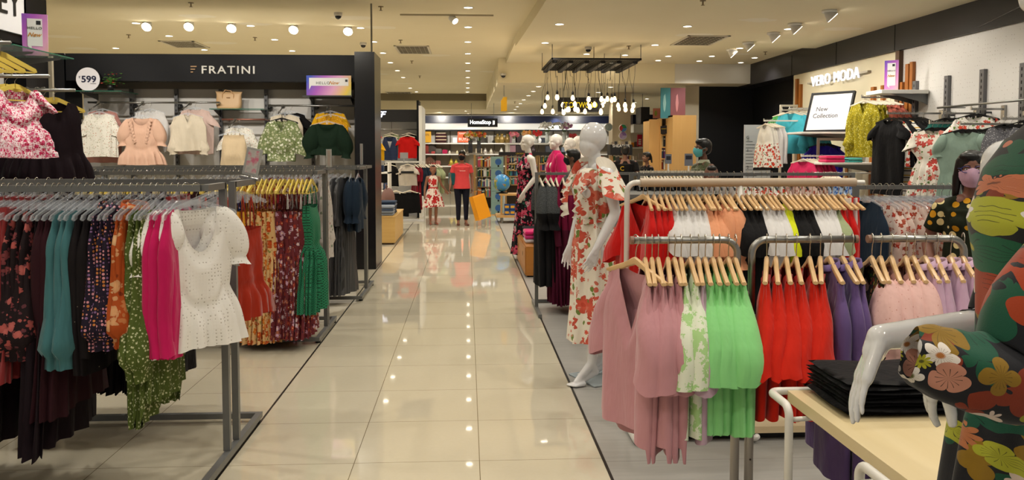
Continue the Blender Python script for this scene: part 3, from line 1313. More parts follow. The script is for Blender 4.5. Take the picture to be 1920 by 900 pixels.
proto('dress/sage', C_sagel, 3, **dict(TT, L=.9, waist=.42, ww=.2, hw=.25, pleat=.2, sleeve='puff', sl=.24, sr=.06))
proto('top/lace', C_lace, 2, **dict(TT, sleeve=None, sw=.15, cw=.19, L=.6, nf=.1, vneck=True))
proto('top/whitefloral', C_whfl, 2, **dict(TT, sleeve='flare'))
proto('blouse/whiteditsy', C_whditsy, 1, **dict(TT, L=.62, sleeve='flare', sl=.3, pleat=.1, N=72))
proto('blouse/dusty', C_dusty, 1, **dict(TT, L=.75, sleeve='flare', sl=.3))
proto('blouse/peach', C_peachbl, 1, **dict(TT, L=.62, nf=.1, neck=.1, waist=.38, ww=.2, hw=.25, peplum=.42, pleat=.35, sleeve='puff', sl=.34, ruffle=.3, N=80, th=.045))
proto('blouse/white', C_white, 2, **dict(TT, L=.6, sleeve='long', sl=.55))
proto('blouse/cream', C_cream, 1, **dict(TT, L=.52, sleeve='bell', sl=.52, nf=.12, vneck=True, neck=.05, N=72, famp=.01))
proto('blouse/palepink', C_palepink, 1, **dict(TT, L=.66, sleeve='flare'))
proto('camisole/beige', C_beige, 1, **dict(TT, strap=.06, sw=.14, cw=.17, hw=.19, L=.5, sleeve=None, drape=.03))
proto('blouse/greenpattern', C_grpat, 1, **dict(TT, L=.55, waist=.44, ww=.18, hw=.18, nf=.16, vneck=True, neck=.08, sleeve='short', sl=.42, sr=.08, drape=.02, N=72, th=.05))
proto('blouse/darkgreen', C_dkgreen, 1, **dict(TT, L=.42, nf=.09, neck=.1, sleeve='puff', sl=.42, sr=.1, waist=.3, ww=.2, hw=.2, N=72))
proto('blouse/yellow', C_yel, 2, **dict(TT, L=.5, nf=.16, vneck=True, sleeve='ruffle', sl=.18, sr=.05))
proto('top/yellowspot', C_yelspot, 1, **dict(TT, L=.5, sleeve=None, sw=.12))
proto('t_shirt/tiny_black', C_black, 1, **dict(TT, L=.45, sw=.15, cw=.19, hw=.19))
# ------------------------------------------------------------------ left racks
RZ = 1.345
def left_rack(Y0, Y1, ypost, yr, xe, xl, label, post_x=-1.19):
    """grey double-sided rack: Y0/Y1 base, ypost two post ys, yr two rail ys"""
    r = thing('clothes_rack', label, 'clothes rack', (xe - 1.2, (Y0 + Y1) / 2, 0), 'grey square-tube clothes racks left of the aisle')
    b = .032
    mb = MB()
    mb.box(xe - b, xe, Y0, Y1, .02, .05)
    mb.box(xl, xe - b, Y1 - b, Y1, .02, .05)
    mb.box(xl, xe - b, Y0, Y0 + b, .02, .05)
    mb.box(xl, xl + b, Y0, Y1, .02, .05)
    mb.build('base_frame', M_grey, r)
    for y in ypost:
        mb = MB(); mb.box(xe - b - .006, xe - .006, y - b / 2, y + b / 2, .05, RZ + .012); mb.build('post', M_grey, r)
        mb = MB(); mb.box(xl, xl + b, y - b / 2, y + b / 2, .05, RZ + .012); mb.build('post', M_grey, r)
    for y, yp in zip(yr, ypost):
        mb = MB()
        mb.box(xl, xe - .04, y - .015, y + .015, RZ - .018, RZ + .012)
        mb.build('hanging_rail', M_grey, r)
        for x in (xe - .006 - b, xl):
            mb = MB(); mb.box(x, x + b, min(y, yp), max(y, yp), RZ - .018, RZ + .012); mb.build('rail_arm', M_grey, r)
    for y in (Y0 + .05, Y1 - .05):
        mb = MB(); mb.cyl((xe - .02, y, 0), (xe - .02, y, .02), .02, 10); mb.build('foot', M_black, r)
        mb = MB(); mb.cyl((xl + .02, y, 0), (xl + .02, y, .02), .02, 10); mb.build('foot', M_black, r)
    return r


left_rack(3.62, 4.62, (4.02, 4.18), (3.75, 4.58), -1.15, -3.4, 'grey square-tube clothes rack nearest on the left, white blouses at its end')
left_rack(6.46, 7.32, (6.9, 6.96), (6.5, 7.3), -1.16, -4.0, 'grey clothes rack with yellow hangers and long floral dresses')
left_rack(8.3, 9.35, (8.8, 8.86), (8.25, 9.3), -1.06, -3.8, 'grey clothes rack farthest back on the left, by the black shop column')

W1 = 'on the near left rack'
items = [('dress/blacklong', 'long black dress', 'dress', 5), ('dress/purpleblack', 'long dark purple dress', 'dress', 3), ('dress/rust', 'rust red gathered dress', 'dress', 4), ('blouse/darkfloral', 'dark floral blouse', 'blouse', 3),
         ('dress/purpleblack', 'long blackish pleated dress', 'dress', 1), ('dress/maroon', 'dark maroon dress', 'dress', 2), ('blouse/teal', 'teal balloon-sleeved blouse', 'blouse', 3),
         ('blouse/black', 'black blouse', 'blouse', 2), ('blouse/geo', 'pink and navy geometric blouse', 'blouse', 3), ('blouse/orange', 'orange floral blouse', 'blouse', 2),
         ('dress/greenditsy', 'green ditsy-print dress', 'dress', 3), ('blouse/magenta', 'magenta blouse', 'blouse', 3)]
n = sum(i[3] for i in items)
st = .0305
x0 = -1.285 - (n - 1) * st
hang_row((x0, 3.75, RZ), (st, 0, 0), items, W1, face=PI / 2, hanger='clear', jit=.05)
hang_row((-1.25, 3.75, RZ), (.04, 0, 0), [('blouse/eyelet', 'white eyelet puff-sleeved blouse', 'blouse', 2, -.65)], W1, face=PI / 2, hanger='clear', jit=.02)
hang_row((-2.5, 4.58, RZ), (.062, 0, 0), [('dress/rust', 'rust dress', 'dress', 4), ('dress/maroon', 'maroon dress', 'dress', 6), ('dress/blacklong', 'black dress', 'dress', 5), ('dress/rust', 'red-brown dress', 'dress', 1)],
         'on the rear rail of the near left rack', face=PI / 2, hanger='clear', seed=5, hand='the left')
hang_row((-1.40, 4.58, RZ), (.05, 0, 0), [('cami_dress/red', 'brick red strappy tiered dress', 'dress', 4, -.5)], 'on the near left rack', face=PI / 2, hanger='clear', seed=6, jit=.05)

items = [('cami_dress/black', 'black strappy dress', 'dress', 12), ('dress/maroon', 'dark maroon dress', 'dress', 14), ('cami_dress/black', 'plain black strappy dress', 'dress', 5), ('cami_dress/blue', 'blue dotted strappy dress', 'dress', 3), ('cami_dress/yellowfloral', 'yellow floral strappy dress', 'dress', 2),
         ('cami_dress/orangefloral', 'orange floral maxi dress', 'dress', 6), ('cami_dress/mauvefloral', 'mauve floral maxi dress', 'dress', 6), ('cami_dress/crochet', 'green crochet tiered dress', 'dress', 2)]
n = sum(i[3] for i in items)
st = .035
hang_row((-1.21 - (n - 1) * st, 6.5, RZ), (st, 0, 0), items, 'on the yellow-hanger rack', face=PI / 2, hanger='yellow', seed=8, jit=.09, hand='left')
hang_row((-3.3, 7.3, RZ), (.085, 0, 0), [('dress/maroon', 'maroon dress', 'dress', 8), ('dress/whiteprint', 'pale print dress', 'dress', 7), ('cami_dress/mauvefloral', 'mauve print dress', 'dress', 6), ('dress/whiteprint', 'whitish print dress', 'dress', 4)],
         'on the rear rail behind the floral dresses', face=PI / 2, hanger='clear', seed=9, detail=False)
items = [('dress/whiteprint', 'pale print dress', 'dress', 10), ('dress/darkred', 'crimson dress', 'dress', 3), ('blouse/pinkfloral', 'pink floral blouse', 'blouse', 3), ('dress/darkred', 'long dark red dress', 'dress', 2),
         ('dress/whiteprint', 'white print long-sleeved dress', 'dress', 3, -.25), ('dress/metallic', 'charcoal metallic pleated maxi dress', 'dress', 2, -.3), ('blouse/navy', 'navy puff-sleeved blouse', 'blouse', 2)]
n = sum(i[3] for i in items)
hang_row((-1.09 - (n - 1) * .06, 8.25, RZ), (.06, 0, 0), items, 'on the farthest left rack', face=PI / 2, hanger='clear', seed=10)

# sign holders on racks
def sign_holder(p, w, h, label, tilt, cols, pole):
    r = thing('sign_holder', label, 'sign', p, 'small sign holders on the left racks')
    M = Matrix.Translation(p) @ Matrix.Rotation(tilt, 4, 'Y')
    mb = MB(); mb.box(-w / 2, w / 2, -.004, .004, pole, pole + h, M); mb.build('acrylic_frame', plain('b9bab8', .2, alpha=.8), r)
    mb = MB(); mb.box(-w / 2 + .012, w / 2 - .012, -.0055, -.0042, pole + .012, pole + h - .012, M); mb.build('paper_insert', cols, r)
    mb = MB(); mb.cyl(M @ V((0, 0, 0)), M @ V((0, 0, pole)), .006, 8); mb.box(-.05, .05, -.02, .02, -.003, .01, M); mb.build('holder_stem', M_steel, r)
t = NT('flyer_print')
co = t.coord('Object')
nn = t.noise(co, 25, 3)
ramp = t.node('ShaderNodeValToRGB')
for i, (ps, c) in enumerate(((.0, '8a8a8a'), (.5, 'c9c6c2'))):
    ramp.color_ramp.elements[i].position = ps; ramp.color_ramp.elements[i].color = srgb(c)
e = ramp.color_ramp.elements.new(.62); e.color = srgb('d4758e')
t.link(nn, ramp.inputs[0]); t.base(ramp.outputs[0])
M_flyer = t.m
p = at(467, 338, 4.58)
sign_holder(V((p.x, 4.58, RZ + .012)), .085, .15, 'tilted acrylic sign holder with a pink picture atop the near left rack', .22, M_flyer, .02)
p = at(617, 320, 6.93)
sign_holder(V((p.x, 6.93, RZ + .012)), .045, .15, 'narrow upright sign holder above the rack of floral dresses', 0, plain('a79a92', .5), .02)
p = at(678, 313, 8.83)
sign_holder(V((p.x, 8.83, RZ + .012)), .03, .22, 'thin pinkish sign holder atop the farthest left rack', 0, plain('a88f8a', .5), .015)

# ------------------------------------------------------------------ left wall unit
LX = -3.5
mb = MB(); mb.box(LX - .2, LX, 2.5, 6.75, 2.35, 2.76); mb.build('shop_fascia', M_black, None)
o = bpy.data.objects['shop_fascia']; o['label'] = 'black fascia board at the upper left carrying the white name panel'; o['category'] = 'fascia'
mb = MB(); mb.box(LX - .3, LX + .02, 6.75, 7.1, 0, 2.76)
tag(mb.build('shop_column', M_black), 'black end column of the shop unit at the far left', 'column')
mb = MB(); mb.box(LX + .02, LX + .05, 7.1, 7.13, 0, 2.3)
tag(mb.build('edge_strip', plain('b0a690', .6)), 'beige vertical edge strip beside the far left black column', 'edge strip')
mb = MB(); mb.box(LX - .2, LX - .15, 2.5, 6.75, 0, 2.35)
tag(mb.build('back_panel', M_perf), 'pale perforated panel behind the pink floral dresses', 'wall panel')
# white sign with Y
r = thing('shop_sign', 'white panel sign with thin black letters at the top left corner', 'sign', (LX, 5.0, 2.6))
a = atx(50, 60, LX + .02)
mb = MB(); mb.box(LX, LX + .02, 3.6, a.y, 2.42, 3.0 - .26); mb.build('panel', plain('dcdcdf', .4), r)
text('LEY', .27, (LX + .024, a.y - .32, 2.63), plain('101014', .4), r, rotz=PI / 2, spacing=1.1)
# uprights, glass shelf
for k, y in enumerate((4.75, 5.75, 6.55)):
    mb = MB(); mb.box(LX - .15, LX - .11, y - .02, y + .02, 0, 2.33)
    tag(mb.build('slotted_upright', M_steel), '%s grey slotted upright on the far left wall unit, counted from the near end' % ORD[k], 'upright', 'slotted uprights on the far left wall unit')
M_glass = plain('b8d0c8', .05, 0, .5, alpha=.35, name='shelf_glass')
M_gedge = plain('2f6a58', .2, name='glass_edge')
def glass_shelf(x0, x1, y0, y1, z, label, brackets, side):
    r = thing('glass_shelf', label, 'shelf', ((x0 + x1) / 2, (y0 + y1) / 2, z), 'glass shelves')
    mb = MB(); mb.box(x0, x1, y0, y1, z, z + .008); mb.build('glass_pane', M_glass, r)
    mb = MB()
    for q in ((x0, x1, y0 - .001, y0 + .001), (x0, x1, y1 - .001, y1 + .001), (x0 - .001, x0 + .001, y0, y1), (x1 - .001, x1 + .001, y0, y1)):
        mb.box(q[0], q[1], q[2], q[3], z - .0005, z + .0085)
    mb.build('green_edge', M_gedge, r)
    for b in brackets:
        mb = MB()
        if side == 'x':
            mb.prism([(x0 - .02, z - .001), (x1 - .05, z - .001), (x1 - .06, z - .015), (x0 + .04, z - .09), (x0 - .02, z - .1)], lambda u, v, w: V((u, b + w, v)), .006)
        else:
            mb.prism([(y1 + .02, z - .001), (y0 + .05, z - .001), (y0 + .06, z - .015), (y1 - .04, z - .07), (y1 + .02, z - .08)], lambda u, v, w: V((b + w, u, v)), .006)
        mb.build('bracket', M_grey, r)
glass_shelf(LX - .12, LX + .46, 5.75, 6.6, 2.22, 'glass shelf on steel brackets above the yellow hangers at far left', (5.85, 6.1, 6.5), 'x')
# hello new poster on that shelf
M_halo = NT('rainbow_border'); _t = M_halo
_x, _y, _z = _t.sep(_t.coord('Object'))
_r = _t.node('ShaderNodeValToRGB')
_e = _r.color_ramp.elements
_cols = ['2a4cc8', 'b45cc8', 'e8a8d0', 'f0d050', '38b4c0']
while len(_e) < 5: _e.new(.5)
for _i, _c2 in enumerate(_cols): _e[_i].position = _i / 4; _e[_i].color = srgb(_c2)
_t.link(_t.math('ADD', _t.math('MULTIPLY', _t.math('ADD', _t.math('ADD', _x, _y), _t.math('MULTIPLY', _z, -.6)), 1.3), .5), _r.inputs[0])
_t.base(_r.outputs[0]); _t.b.inputs['Roughness'].default_value = .35
M_halo = _t.m
M_gold = plain('c8862c', .4, name='gold_print')
M_ink = plain('2a2a30', .5, name='dark_print')
def hello_sign(loc, w, h, rotz, label, portrait):
    r = thing('promo_sign', label, 'sign', loc, 'framed promotional signs with a rainbow border')
    r.rotation_euler = (0, 0, rotz)
    def P(mb, n, m): return mb.build(n, m, r, world=False)
    mb = MB(); mb.box(-w / 2, w / 2, -.008, .008, 0, h); P(mb, 'board', M_halo)
    q = .035 if portrait else .04
    mb = MB()
    if portrait:
        mb.prism([(-w / 2 + q, .07), (-w / 2 + q + .03, .04), (-w / 2 + .06, .07), (w / 2 - q, .07), (w / 2 - q, h - q), (-w / 2 + q, h - q)], lambda u, v, s_: V((u, -.008 - s_, v)), .003)
    else:
        mb.prism([(-w / 2 + .035, .07), (-w / 2 + .06, .12), (-w / 2 + .1, .12), (w / 2 - .035, .12), (w / 2 - .035, h - .03), (-w / 2 + .035, h - .03)], lambda u, v, s_: V((u, -.008 - s_, v)), .003)
    P(mb, 'white_card', plain('f0eff0', .5))
    def tx(s, size, x, z, m, **k):
        o = text(s, size, (0, 0, 0), m, **k)
        o.parent = r; o.location = (x, -.0125, z)
        return o
    if portrait:
        tx('HELLO', w * .2, 0, h * .66, M_ink, spacing=1.2, width=w * .55, depth=.0008)
        tx('New', w * .36, 0, h * .5, M_gold, shear=.4, width=w * .55, depth=.0008, bold=.001)
    else:
        tx('HELLO', h * .2, -w * .13, h * .62, M_ink, spacing=1.25, width=w * .3, depth=.0008)
        tx('New', h * .32, w * .12, h * .63, M_gold, shear=.45, width=w * .24, depth=.0008, bold=.001)
    mb = MB(); mb.box(w / 2 - .075, w / 2 - .045, -.0125, -.0115, h - .08, h - .05); P(mb, 'emblem', M_ink)
    return r
p = atz(126, 98, 2.17)
a = at(112, 30, 6.45)
hello_sign((LX + .25, 6.45, 2.23), .17, .31, .35, 'portrait HELLO New card sign standing on the far left glass shelf', True)

# face-out arms with pink floral dresses and dark dresses
def waterfall(p, d, ln, label, rad=.012, group='steel hanging arms'):
    """arm starting at wall point p going along direction d"""
    r = thing('garment_rail', label, 'hanging arm', p, group)
    d = V(d)
    mb = MB(); mb.tube([p, V(p) + d * ln, V(p) + d * ln + V((0, 0, .025))], rad, 8); mb.build('bar', M_steel, r, True)
    mb = MB(); mb.cyl(V(p) - d * .005, V(p) + d * .008, .028, 12); mb.build('wall_plate', M_steel, r)
    return r
def crossbar(a, b, label, group, rad=.0125, mat=None, wall=None):
    r = thing('hang_bar', label, 'hanging bar', a, group)
    mb = MB(); mb.cyl(a, b, rad, 12); mb.build('bar', mat or M_steel, r, True)
    if wall is not None:
        for q in (V(a).lerp(V(b), .03), V(a).lerp(V(b), .97)):
            mb = MB(); mb.tube([q, q + V(wall)], rad * .8, 8); mb.build('support_arm', mat or M_steel, r)
    return r
crossbar((LX - .12, 5.6, 2.0), (-2.74, 5.6, 2.0), 'steel arm of pink floral dresses at the far left', 'steel bars on the far left wall unit')
crossbar((LX - .12, 6.3, 1.96), (-2.9, 6.3, 1.96), 'steel arm of dark dresses beside the left shop wall', 'steel bars on the far left wall unit')
crossbar((LX - .12, 5.0, 2.14), (-2.66, 5.0, 2.14), 'upper steel arm of empty yellow hangers at the far left', 'steel bars on the far left wall unit')
for k in range(5):
    hp = (-2.98 + .065 * k, 5.0, 2.14)
    place_hanger('yellow', hp, PI * .32, '%s empty yellow hanger on the upper bar at far left' % ORD[k], 'empty yellow hangers on the upper bar')
hang_row((-3.2, 5.6, 2.0), (.085, 0, 0), [('dress/pinkfloral', 'pink floral ruffled dress', 'dress', 4)], 'high on the far left wall', face=PI / 2 - .55, hanger='yellow', seed=12)
hang_row((-3.24, 6.3, 1.96), (.06, 0, 0), [('dress/purpleblack', 'dark plum sleeveless dress', 'dress', 4)], 'beside the pink floral dresses', face=PI / 2 - .9, hanger='yellow', seed=13)
# ------------------------------------------------------------------ the shop wall with the letters FRATINI
FY = 10.7
def fx(px): return at(px, 150, FY).x
x0, x1 = -5.3, -1.42
xr = -1.17
top = 2.74
mb = MB(); mb.box(x0 + .27, x1, FY, FY + .1, 2.40, top)
mb.box(x0 + .27, x1, FY + .1, FY + .42, top - .04, top)
mb.build('shop_fascia', M_black); 
fr = [o for o in bpy.data.objects if o.name.startswith('shop_fascia') and not o.get('label')][0]
tag(fr, 'long black fascia over the left shop wall with pale shop-name letters', 'fascia')
M_letter = plain('d8d6d0', .4, name='pale_letters')
text('FRATINI', .15, (at(428, 131, FY - .01).x, FY - .008, at(428, 131, FY).z), M_letter, fr, width=.66, height=.098, bold=.002, spacing=1.2, depth=.008)
mb = MB()
zc = at(363, 130, FY).z
xa = at(358, 130, FY).x
for k, (w_, dz) in enumerate(((.075, .035), (.055, 0), (.03, -.035))):
    mb.box(xa, xa + w_, FY - .014, FY - .002, zc + dz - .007, zc + dz + .007)
mb.build('logo_mark', plain('a8845c', .4), fr)
mb = MB(); mb.box(x1, xr, FY - .12, FY + .62, 0, top + .03)
tag(mb.build('shop_column', plain('0d0d11', .25)), 'tall glossy black column ending the left shop wall beside the aisle', 'column')
mb = MB(); mb.box(x0 - .1, x0 + .26, FY - .02, FY + .45, 0, top)
tag(mb.build('shop_column', M_black), 'black column at the left end of the left shop wall', 'column')
mb = MB(); mb.box(x0 + .27, x1, FY + .46, FY + .5, 0, top - .04)
tag(mb.build('back_panel', M_perf), 'pale perforated back panel behind the hung blouses under the left fascia', 'wall panel')
mb = MB(); mb.box(x0, x1, FY + .405, FY + .42, 2.33, 2.42)  # taupe batten along the back panel, just below the fascia
tag(mb.build('fascia_batten', plain('6f675c', .6)), 'taupe horizontal batten directly under the left fascia', 'batten')
mb = MB(); mb.box(x0, x1, FY + .405, FY + .42, 1.89, 1.93)
tag(mb.build('rail_batten', plain('8a827a', .5)), 'grey horizontal batten behind the hung blouses at mid height', 'batten')
BY = FY + .42
ups = (248, 332, 415, 500, 587, 668)
for k, px in enumerate(ups):
    X = at(px, 200, BY).x
    r = thing('slotted_upright', '%s grey slotted upright from the left on the left shop wall' % ORD[k], 'upright', (X, BY, 1), 'slotted uprights on the left shop wall')
    mb = MB(); mb.box(X - .022, X + .022, BY - .04, BY, 0, 2.33); mb.build('channel', plain('5c5c5e', .4, .5), r)
    mb = MB()
    for q in range(28):
        mb.box(X - .006, X + .006, BY - .042, BY - .0405, .4 + q * .068, .43 + q * .068)
    mb.build('slots', M_black, r)
    mb = MB(); mb.lathe([(.001, 0), (.035, .0), (.035, .02), (.015, .035), (.015, .05)], n=12)
    bmesh.ops.rotate(mb.bm, verts=list(mb.bm.verts), cent=(0, 0, 0), matrix=Matrix.Rotation(PI / 2, 3, 'X'))
    bmesh.ops.translate(mb.bm, verts=list(mb.bm.verts), vec=(X + .05, BY - .01, 2.1)); mb.build('clamp_knob', plain('2c2c2e', .4), r)
def fbar(px0, px1, py, label, mat=None):
    a = at(px0, py, BY - .3); b = at(px1, py, BY - .3)
    b.z = a.z
    return crossbar(a, b, label, 'steel bars on the left shop wall', mat=mat, wall=(0, .28, 0))
fbar(165, 332, 192, 'steel bar holding the white and peach blouses on the left shop wall')
fbar(334, 412, 192, 'steel bar holding the cream shirt on the left shop wall')
fbar(416, 497, 224, 'reddish bar under the handbag shelf', plain('9a6a5c', .35, .6))
fbar(502, 668, 198, 'steel bar holding the green and yellow blouses')
fbar(150, 470, 322, 'low steel bar below the hung blouses')
def fshelf(px0, px1, py, label, mat=None, glass=True, depth=.34):
    a = at(px0, py, BY - depth / 2); b = at(px1, py, BY - depth / 2)
    if glass:
        glass_shelf(a.x, b.x, BY - depth, BY - .03, a.z, label, (a.x + .04, b.x - .05), 'y')
    else:
        r = thing('shelf', label, 'shelf', ((a.x + b.x) / 2, BY - .15, a.z))
        mb = MB(); mb.box(a.x, b.x, BY - depth, BY - .03, a.z - .015, a.z); mb.build('board', mat, r)
        for X in (a.x + .05, b.x - .05):
            mb = MB(); mb.prism([(BY, a.z - .016), (BY - .3, a.z - .016), (BY - .3, a.z - .03), (BY - .05, a.z - .1), (BY, a.z - .11)], lambda u, v, w: V((X + w, u, v)), .006); mb.build('bracket', M_grey, r)
    return (a, b)
s1 = fshelf(160, 245, 174, 'curved glass shelf holding the small potted plant and price disc', depth=.56)
s2 = fshelf(400, 500, 206, 'glass shelf holding the beige handbag')
s3 = fshelf(574, 665, 181, 'dark shelf under the landscape HELLO New sign', plain('3a3a3c', .4), False, .5)
p = at(617, 181, BY - .25)
p.z = s3[0].z
hello_sign((at(617, 181, 10.64).x, 10.64, p.z + .001), at(659, 160, 10.64).x - at(575, 160, 10.64).x, .25, 0, 'landscape HELLO New sign with rainbow border on the dark shelf', False)
# price disc
p = at(173, 150, FY + .02)
r = thing('price_disc', 'round white price sign reading 599 in front of the left shop wall', 'sign', (p.x, FY - .1, p.z - .16))
c = V((p.x, FY - .1, p.z))
mb = MB(); mb.cyl(c, c + V((0, .01, 0)), .145, 40); mb.build('disc', plain('e9e7ee', .4), r, 'auto')
text('599', .12, c + V((.012, -.003, 0)), plain('141a3c', .4), r, width=.18, height=.085, bold=.003, depth=.001)
text('₹', .04, c + V((-.1, -.003, .02)), plain('141a3c', .4), r, depth=.001)
mb = MB(); mb.box(c.x + .03, c.x + .1, c.y - .0035, c.y - .001, c.z - .058, c.z - .053); mb.build('underline', M_ink, r)
mb = MB(); mb.box(c.x - .04, c.x + .04, c.y, c.y + .06, c.z - .16, c.z - .14); mb.build('clip_base', plain('23253a', .4), r)
# plant
PY_ = 10.63
p = at(208, 173, PY_)
r = thing('potted_plant', 'small bushy plant with red blossoms in a black pot on the glass shelf', 'plant', (p.x, PY_, s1[0].z + .009))
b = V((p.x, PY_, s1[0].z + .009))
mb = MB(); mb.lathe([(.001, 0), (.035, 0), (.048, .08), (.042, .08), (.04, .07)], b, 16); mb.build('pot', plain('101012', .35), r, True)
rr = random.Random(4)
mb = MB(); fl = MB()
for k in range(90):
    d = V((rr.gauss(0, .045), rr.gauss(0, .04), .13 + rr.gauss(0, .04)))
    M = Matrix.Rotation(rr.uniform(0, 6.28), 3, 'Z') @ Matrix.Rotation(rr.uniform(-1, 1), 3, 'X')
    pts = [(-.018, 0), (0, .008), (.018, 0), (0, -.008)]
    q = fl if k % 5 == 0 else mb
    q._faces([q.bm.faces.new([q.bm.verts.new(b + d + M @ V((u * 1.1, v, .0 if i % 2 else .006))) for i, (u, v) in enumerate(pts)])])
for k in range(10):
    mb.tube([b + V((0, 0, .07)), b + V((rr.gauss(0, .03), rr.gauss(0, .03), .13)), b + V((rr.gauss(0, .06), rr.gauss(0, .05), .17))], .0025, 4)
mb.build('foliage', plain('4a8030', .6), r)
fl.build('blossoms', plain('c8483c', .6), r)
# handbag
p = at(430, 205, BY - .18)
zb = s2[0].z + .009
r = thing('handbag', 'beige leather tote handbag with two handles on the glass shelf', 'handbag', (p.x, BY - .18, zb))
M_bag = plain('cba77c', .45, name='tan_leather')
mb = MB()
rs = []
for k in range(9):
    u = k / 8
    a_ = .145 + .03 * u + .01 * math.sin(u * 6); b_ = .07 - .045 * u ** 1.5
    rs.append([V((p.x + a_ * (abs(math.cos(t)) ** .45) * (1 if math.cos(t) > 0 else -1), BY - .18 + b_ * (abs(math.sin(t)) ** .6) * (1 if math.sin(t) > 0 else -1), zb + .215 * u - .02 * u * abs(math.cos(t)) ** 3 * (-.5 if math.cos(t) > 0 else -1))) for t in [2 * PI * i / 32 for i in range(32)]])
mb.rings(rs); mb.build('bag_body', M_bag, r, True)
for yy in (-.035, .03):
    mb = MB(); mb.tube([(p.x - .07, BY - .18 + yy * 1.3, zb + .1), (p.x - .075, BY - .18 + yy, zb + .19), (p.x - .04, BY - .18 + yy, zb + .245), (p.x + .03, BY - .18 + yy, zb + .235), (p.x + .07, BY - .18 + yy, zb + .19), (p.x + .068, BY - .18 + yy * 1.3, zb + .1)], .007, 6)
    mb.build('handle', plain('b98f62', .45), r, True)
mb = MB(); mb.box(p.x - .02, p.x + .025, BY - .235, BY - .225, zb + .14, zb + .15); mb.build('brand_plate', plain('8a6238', .4), r)

# face-out garments
def faceout(px, py, key, desc, cat, dy, hk='clear', sc=1.0, rz=0, part=None):
    p = at(px, py, BY - .3 - dy); sc *= .9
    q = V((p.x, BY - .3 - dy, p.z))
    me = G[key][0]
    o = place_mesh(key.split('/')[0], me, q, rz, 0, (sc, 1, sc))
    tag(o, desc, cat, 'tops displayed facing out under the left fascia')
    place_hanger(hk, q, rz, fit('%s under the %s' % (HN[hk][1], desc)), 'hangers on the left shop wall', sc=(sc, 1, sc))
WF = {'x': 0}
for px, nm in ((186, 'white ditsy blouse'), (268, 'peach ruffled blouse'), (356, 'cream shirt'), (441, 'beige camisole'), (531, 'green patterned blouse'), (616, 'dark green blouse')):
    py = {441: 224, 531: 198, 616: 198}.get(px, 192)
    a = at(px, py, BY - .3)
    waterfall((a.x, BY - .3, a.z - .012), (0, -.94, -.34), .3, 'sloping steel arm carrying the ' + nm, .008, 'sloping steel arms on the left shop wall')
faceout(192, 196, 'blouse/dusty', 'dusty pink blouse hung behind the white ditsy blouse', 'blouse', .06)
faceout(186, 201, 'blouse/whiteditsy', 'white ditsy-print flared blouse at the left end', 'blouse', .26)
faceout(281, 196, 'blouse/white', 'white blouse hung behind the peach ruffled one', 'blouse', .06)
faceout(265, 207, 'blouse/peach', 'peach blouse with ruffled front and peplum', 'blouse', .28, sc=1.1)
faceout(366, 193, 'blouse/palepink', 'pale pink blouse hung behind the cream shirt', 'blouse', .05)
faceout(352, 204, 'blouse/cream', 'cream satin long-sleeved shirt below the store name', 'blouse', .25)
faceout(448, 228, 'blouse/whiteditsy', 'white blouse behind the beige camisole', 'blouse', .05, sc=.95)
faceout(438, 238, 'camisole/beige', 'beige satin camisole under the handbag shelf', 'camisole', .25)
faceout(545, 200, 't_shirt/black', 'black top hung behind the green patterned blouse', 'top', .03)
faceout(534, 204, 'blouse/cream', 'cream blouse just behind the green patterned one', 'blouse', .12)
faceout(528, 213, 'blouse/greenpattern', 'green patterned wrap blouse with elbow sleeves', 'blouse', .27, 'black', 1.08)
faceout(619, 200, 'blouse/yellow', 'bright yellow frilled blouse behind the dark green one', 'blouse', .05)
faceout(620, 206, 'top/yellowspot', 'yellow spotted top between yellow and dark green blouses', 'top', .15)
faceout(613, 218, 'blouse/darkgreen', 'dark green square-neck blouse with puffed sleeves', 'blouse', .28, sc=1.12)
# ------------------------------------------------------------------ figures
def _seg(mb, p0, r0, p1, r1, caps=(True, True), n=14, flat=1.0, nrm=None):
    p0, p1 = V(p0), V(p1)
    d = (p1 - p0)
    L = d.length
    d = d / L if L > 1e-6 else V((0, 0, 1))
    x = (nrm.cross(d).normalized() if nrm is not None and nrm.cross(d).length > 1e-4 else d.orthogonal().normalized())
    y = d.cross(x)
    rs = []
    def ring(c, r):
        return [c + (x * math.cos(2 * PI * k / n) + y * math.sin(2 * PI * k / n) * flat) * r for k in range(n)]
    if caps[0]:
        for a in (80, 60, 40, 20):
            rs.append(ring(p0 - d * r0 * math.sin(math.radians(a)), r0 * math.cos(math.radians(a))))
    rs.append(ring(p0, r0))
    rs.append(ring(p1, r1))
    if caps[1]:
        for a in (20, 40, 60, 80):
            rs.append(ring(p1 + d * r1 * math.sin(math.radians(a)), r1 * math.cos(math.radians(a))))
    mb.rings(rs)


def remeshed(mb, name, mat, voxel=.008, smooth_it=6, off=None, factor=.5):
    me = mb.mesh(name, mat, False, off)
    o = bpy.data.objects.new(name, me)
    COL.objects.link(o)
    m = o.modifiers.new('r', 'REMESH')
    m.mode = 'VOXEL'
    m.voxel_size = voxel
    m.use_smooth_shade = True
    s = o.modifiers.new('s', 'SMOOTH')
    s.factor = factor
    s.iterations = smooth_it
    dg = bpy.context.evaluated_depsgraph_get()
    me2 = bpy.data.meshes.new_from_object(o.evaluated_get(dg))
    me2.name = name
    bpy.data.objects.remove(o)
    bpy.data.meshes.remove(me)
    for p in me2.polygons:
        p.use_smooth = True
    if not me2.materials:
        me2.materials.append(mat)
    return me2


def link_mesh(name, me, parent=None, loc=(0, 0, 0)):
    o = bpy.data.objects.new(name, me)
    COL.objects.link(o)
    o.parent = parent
    o.location = loc
    return o


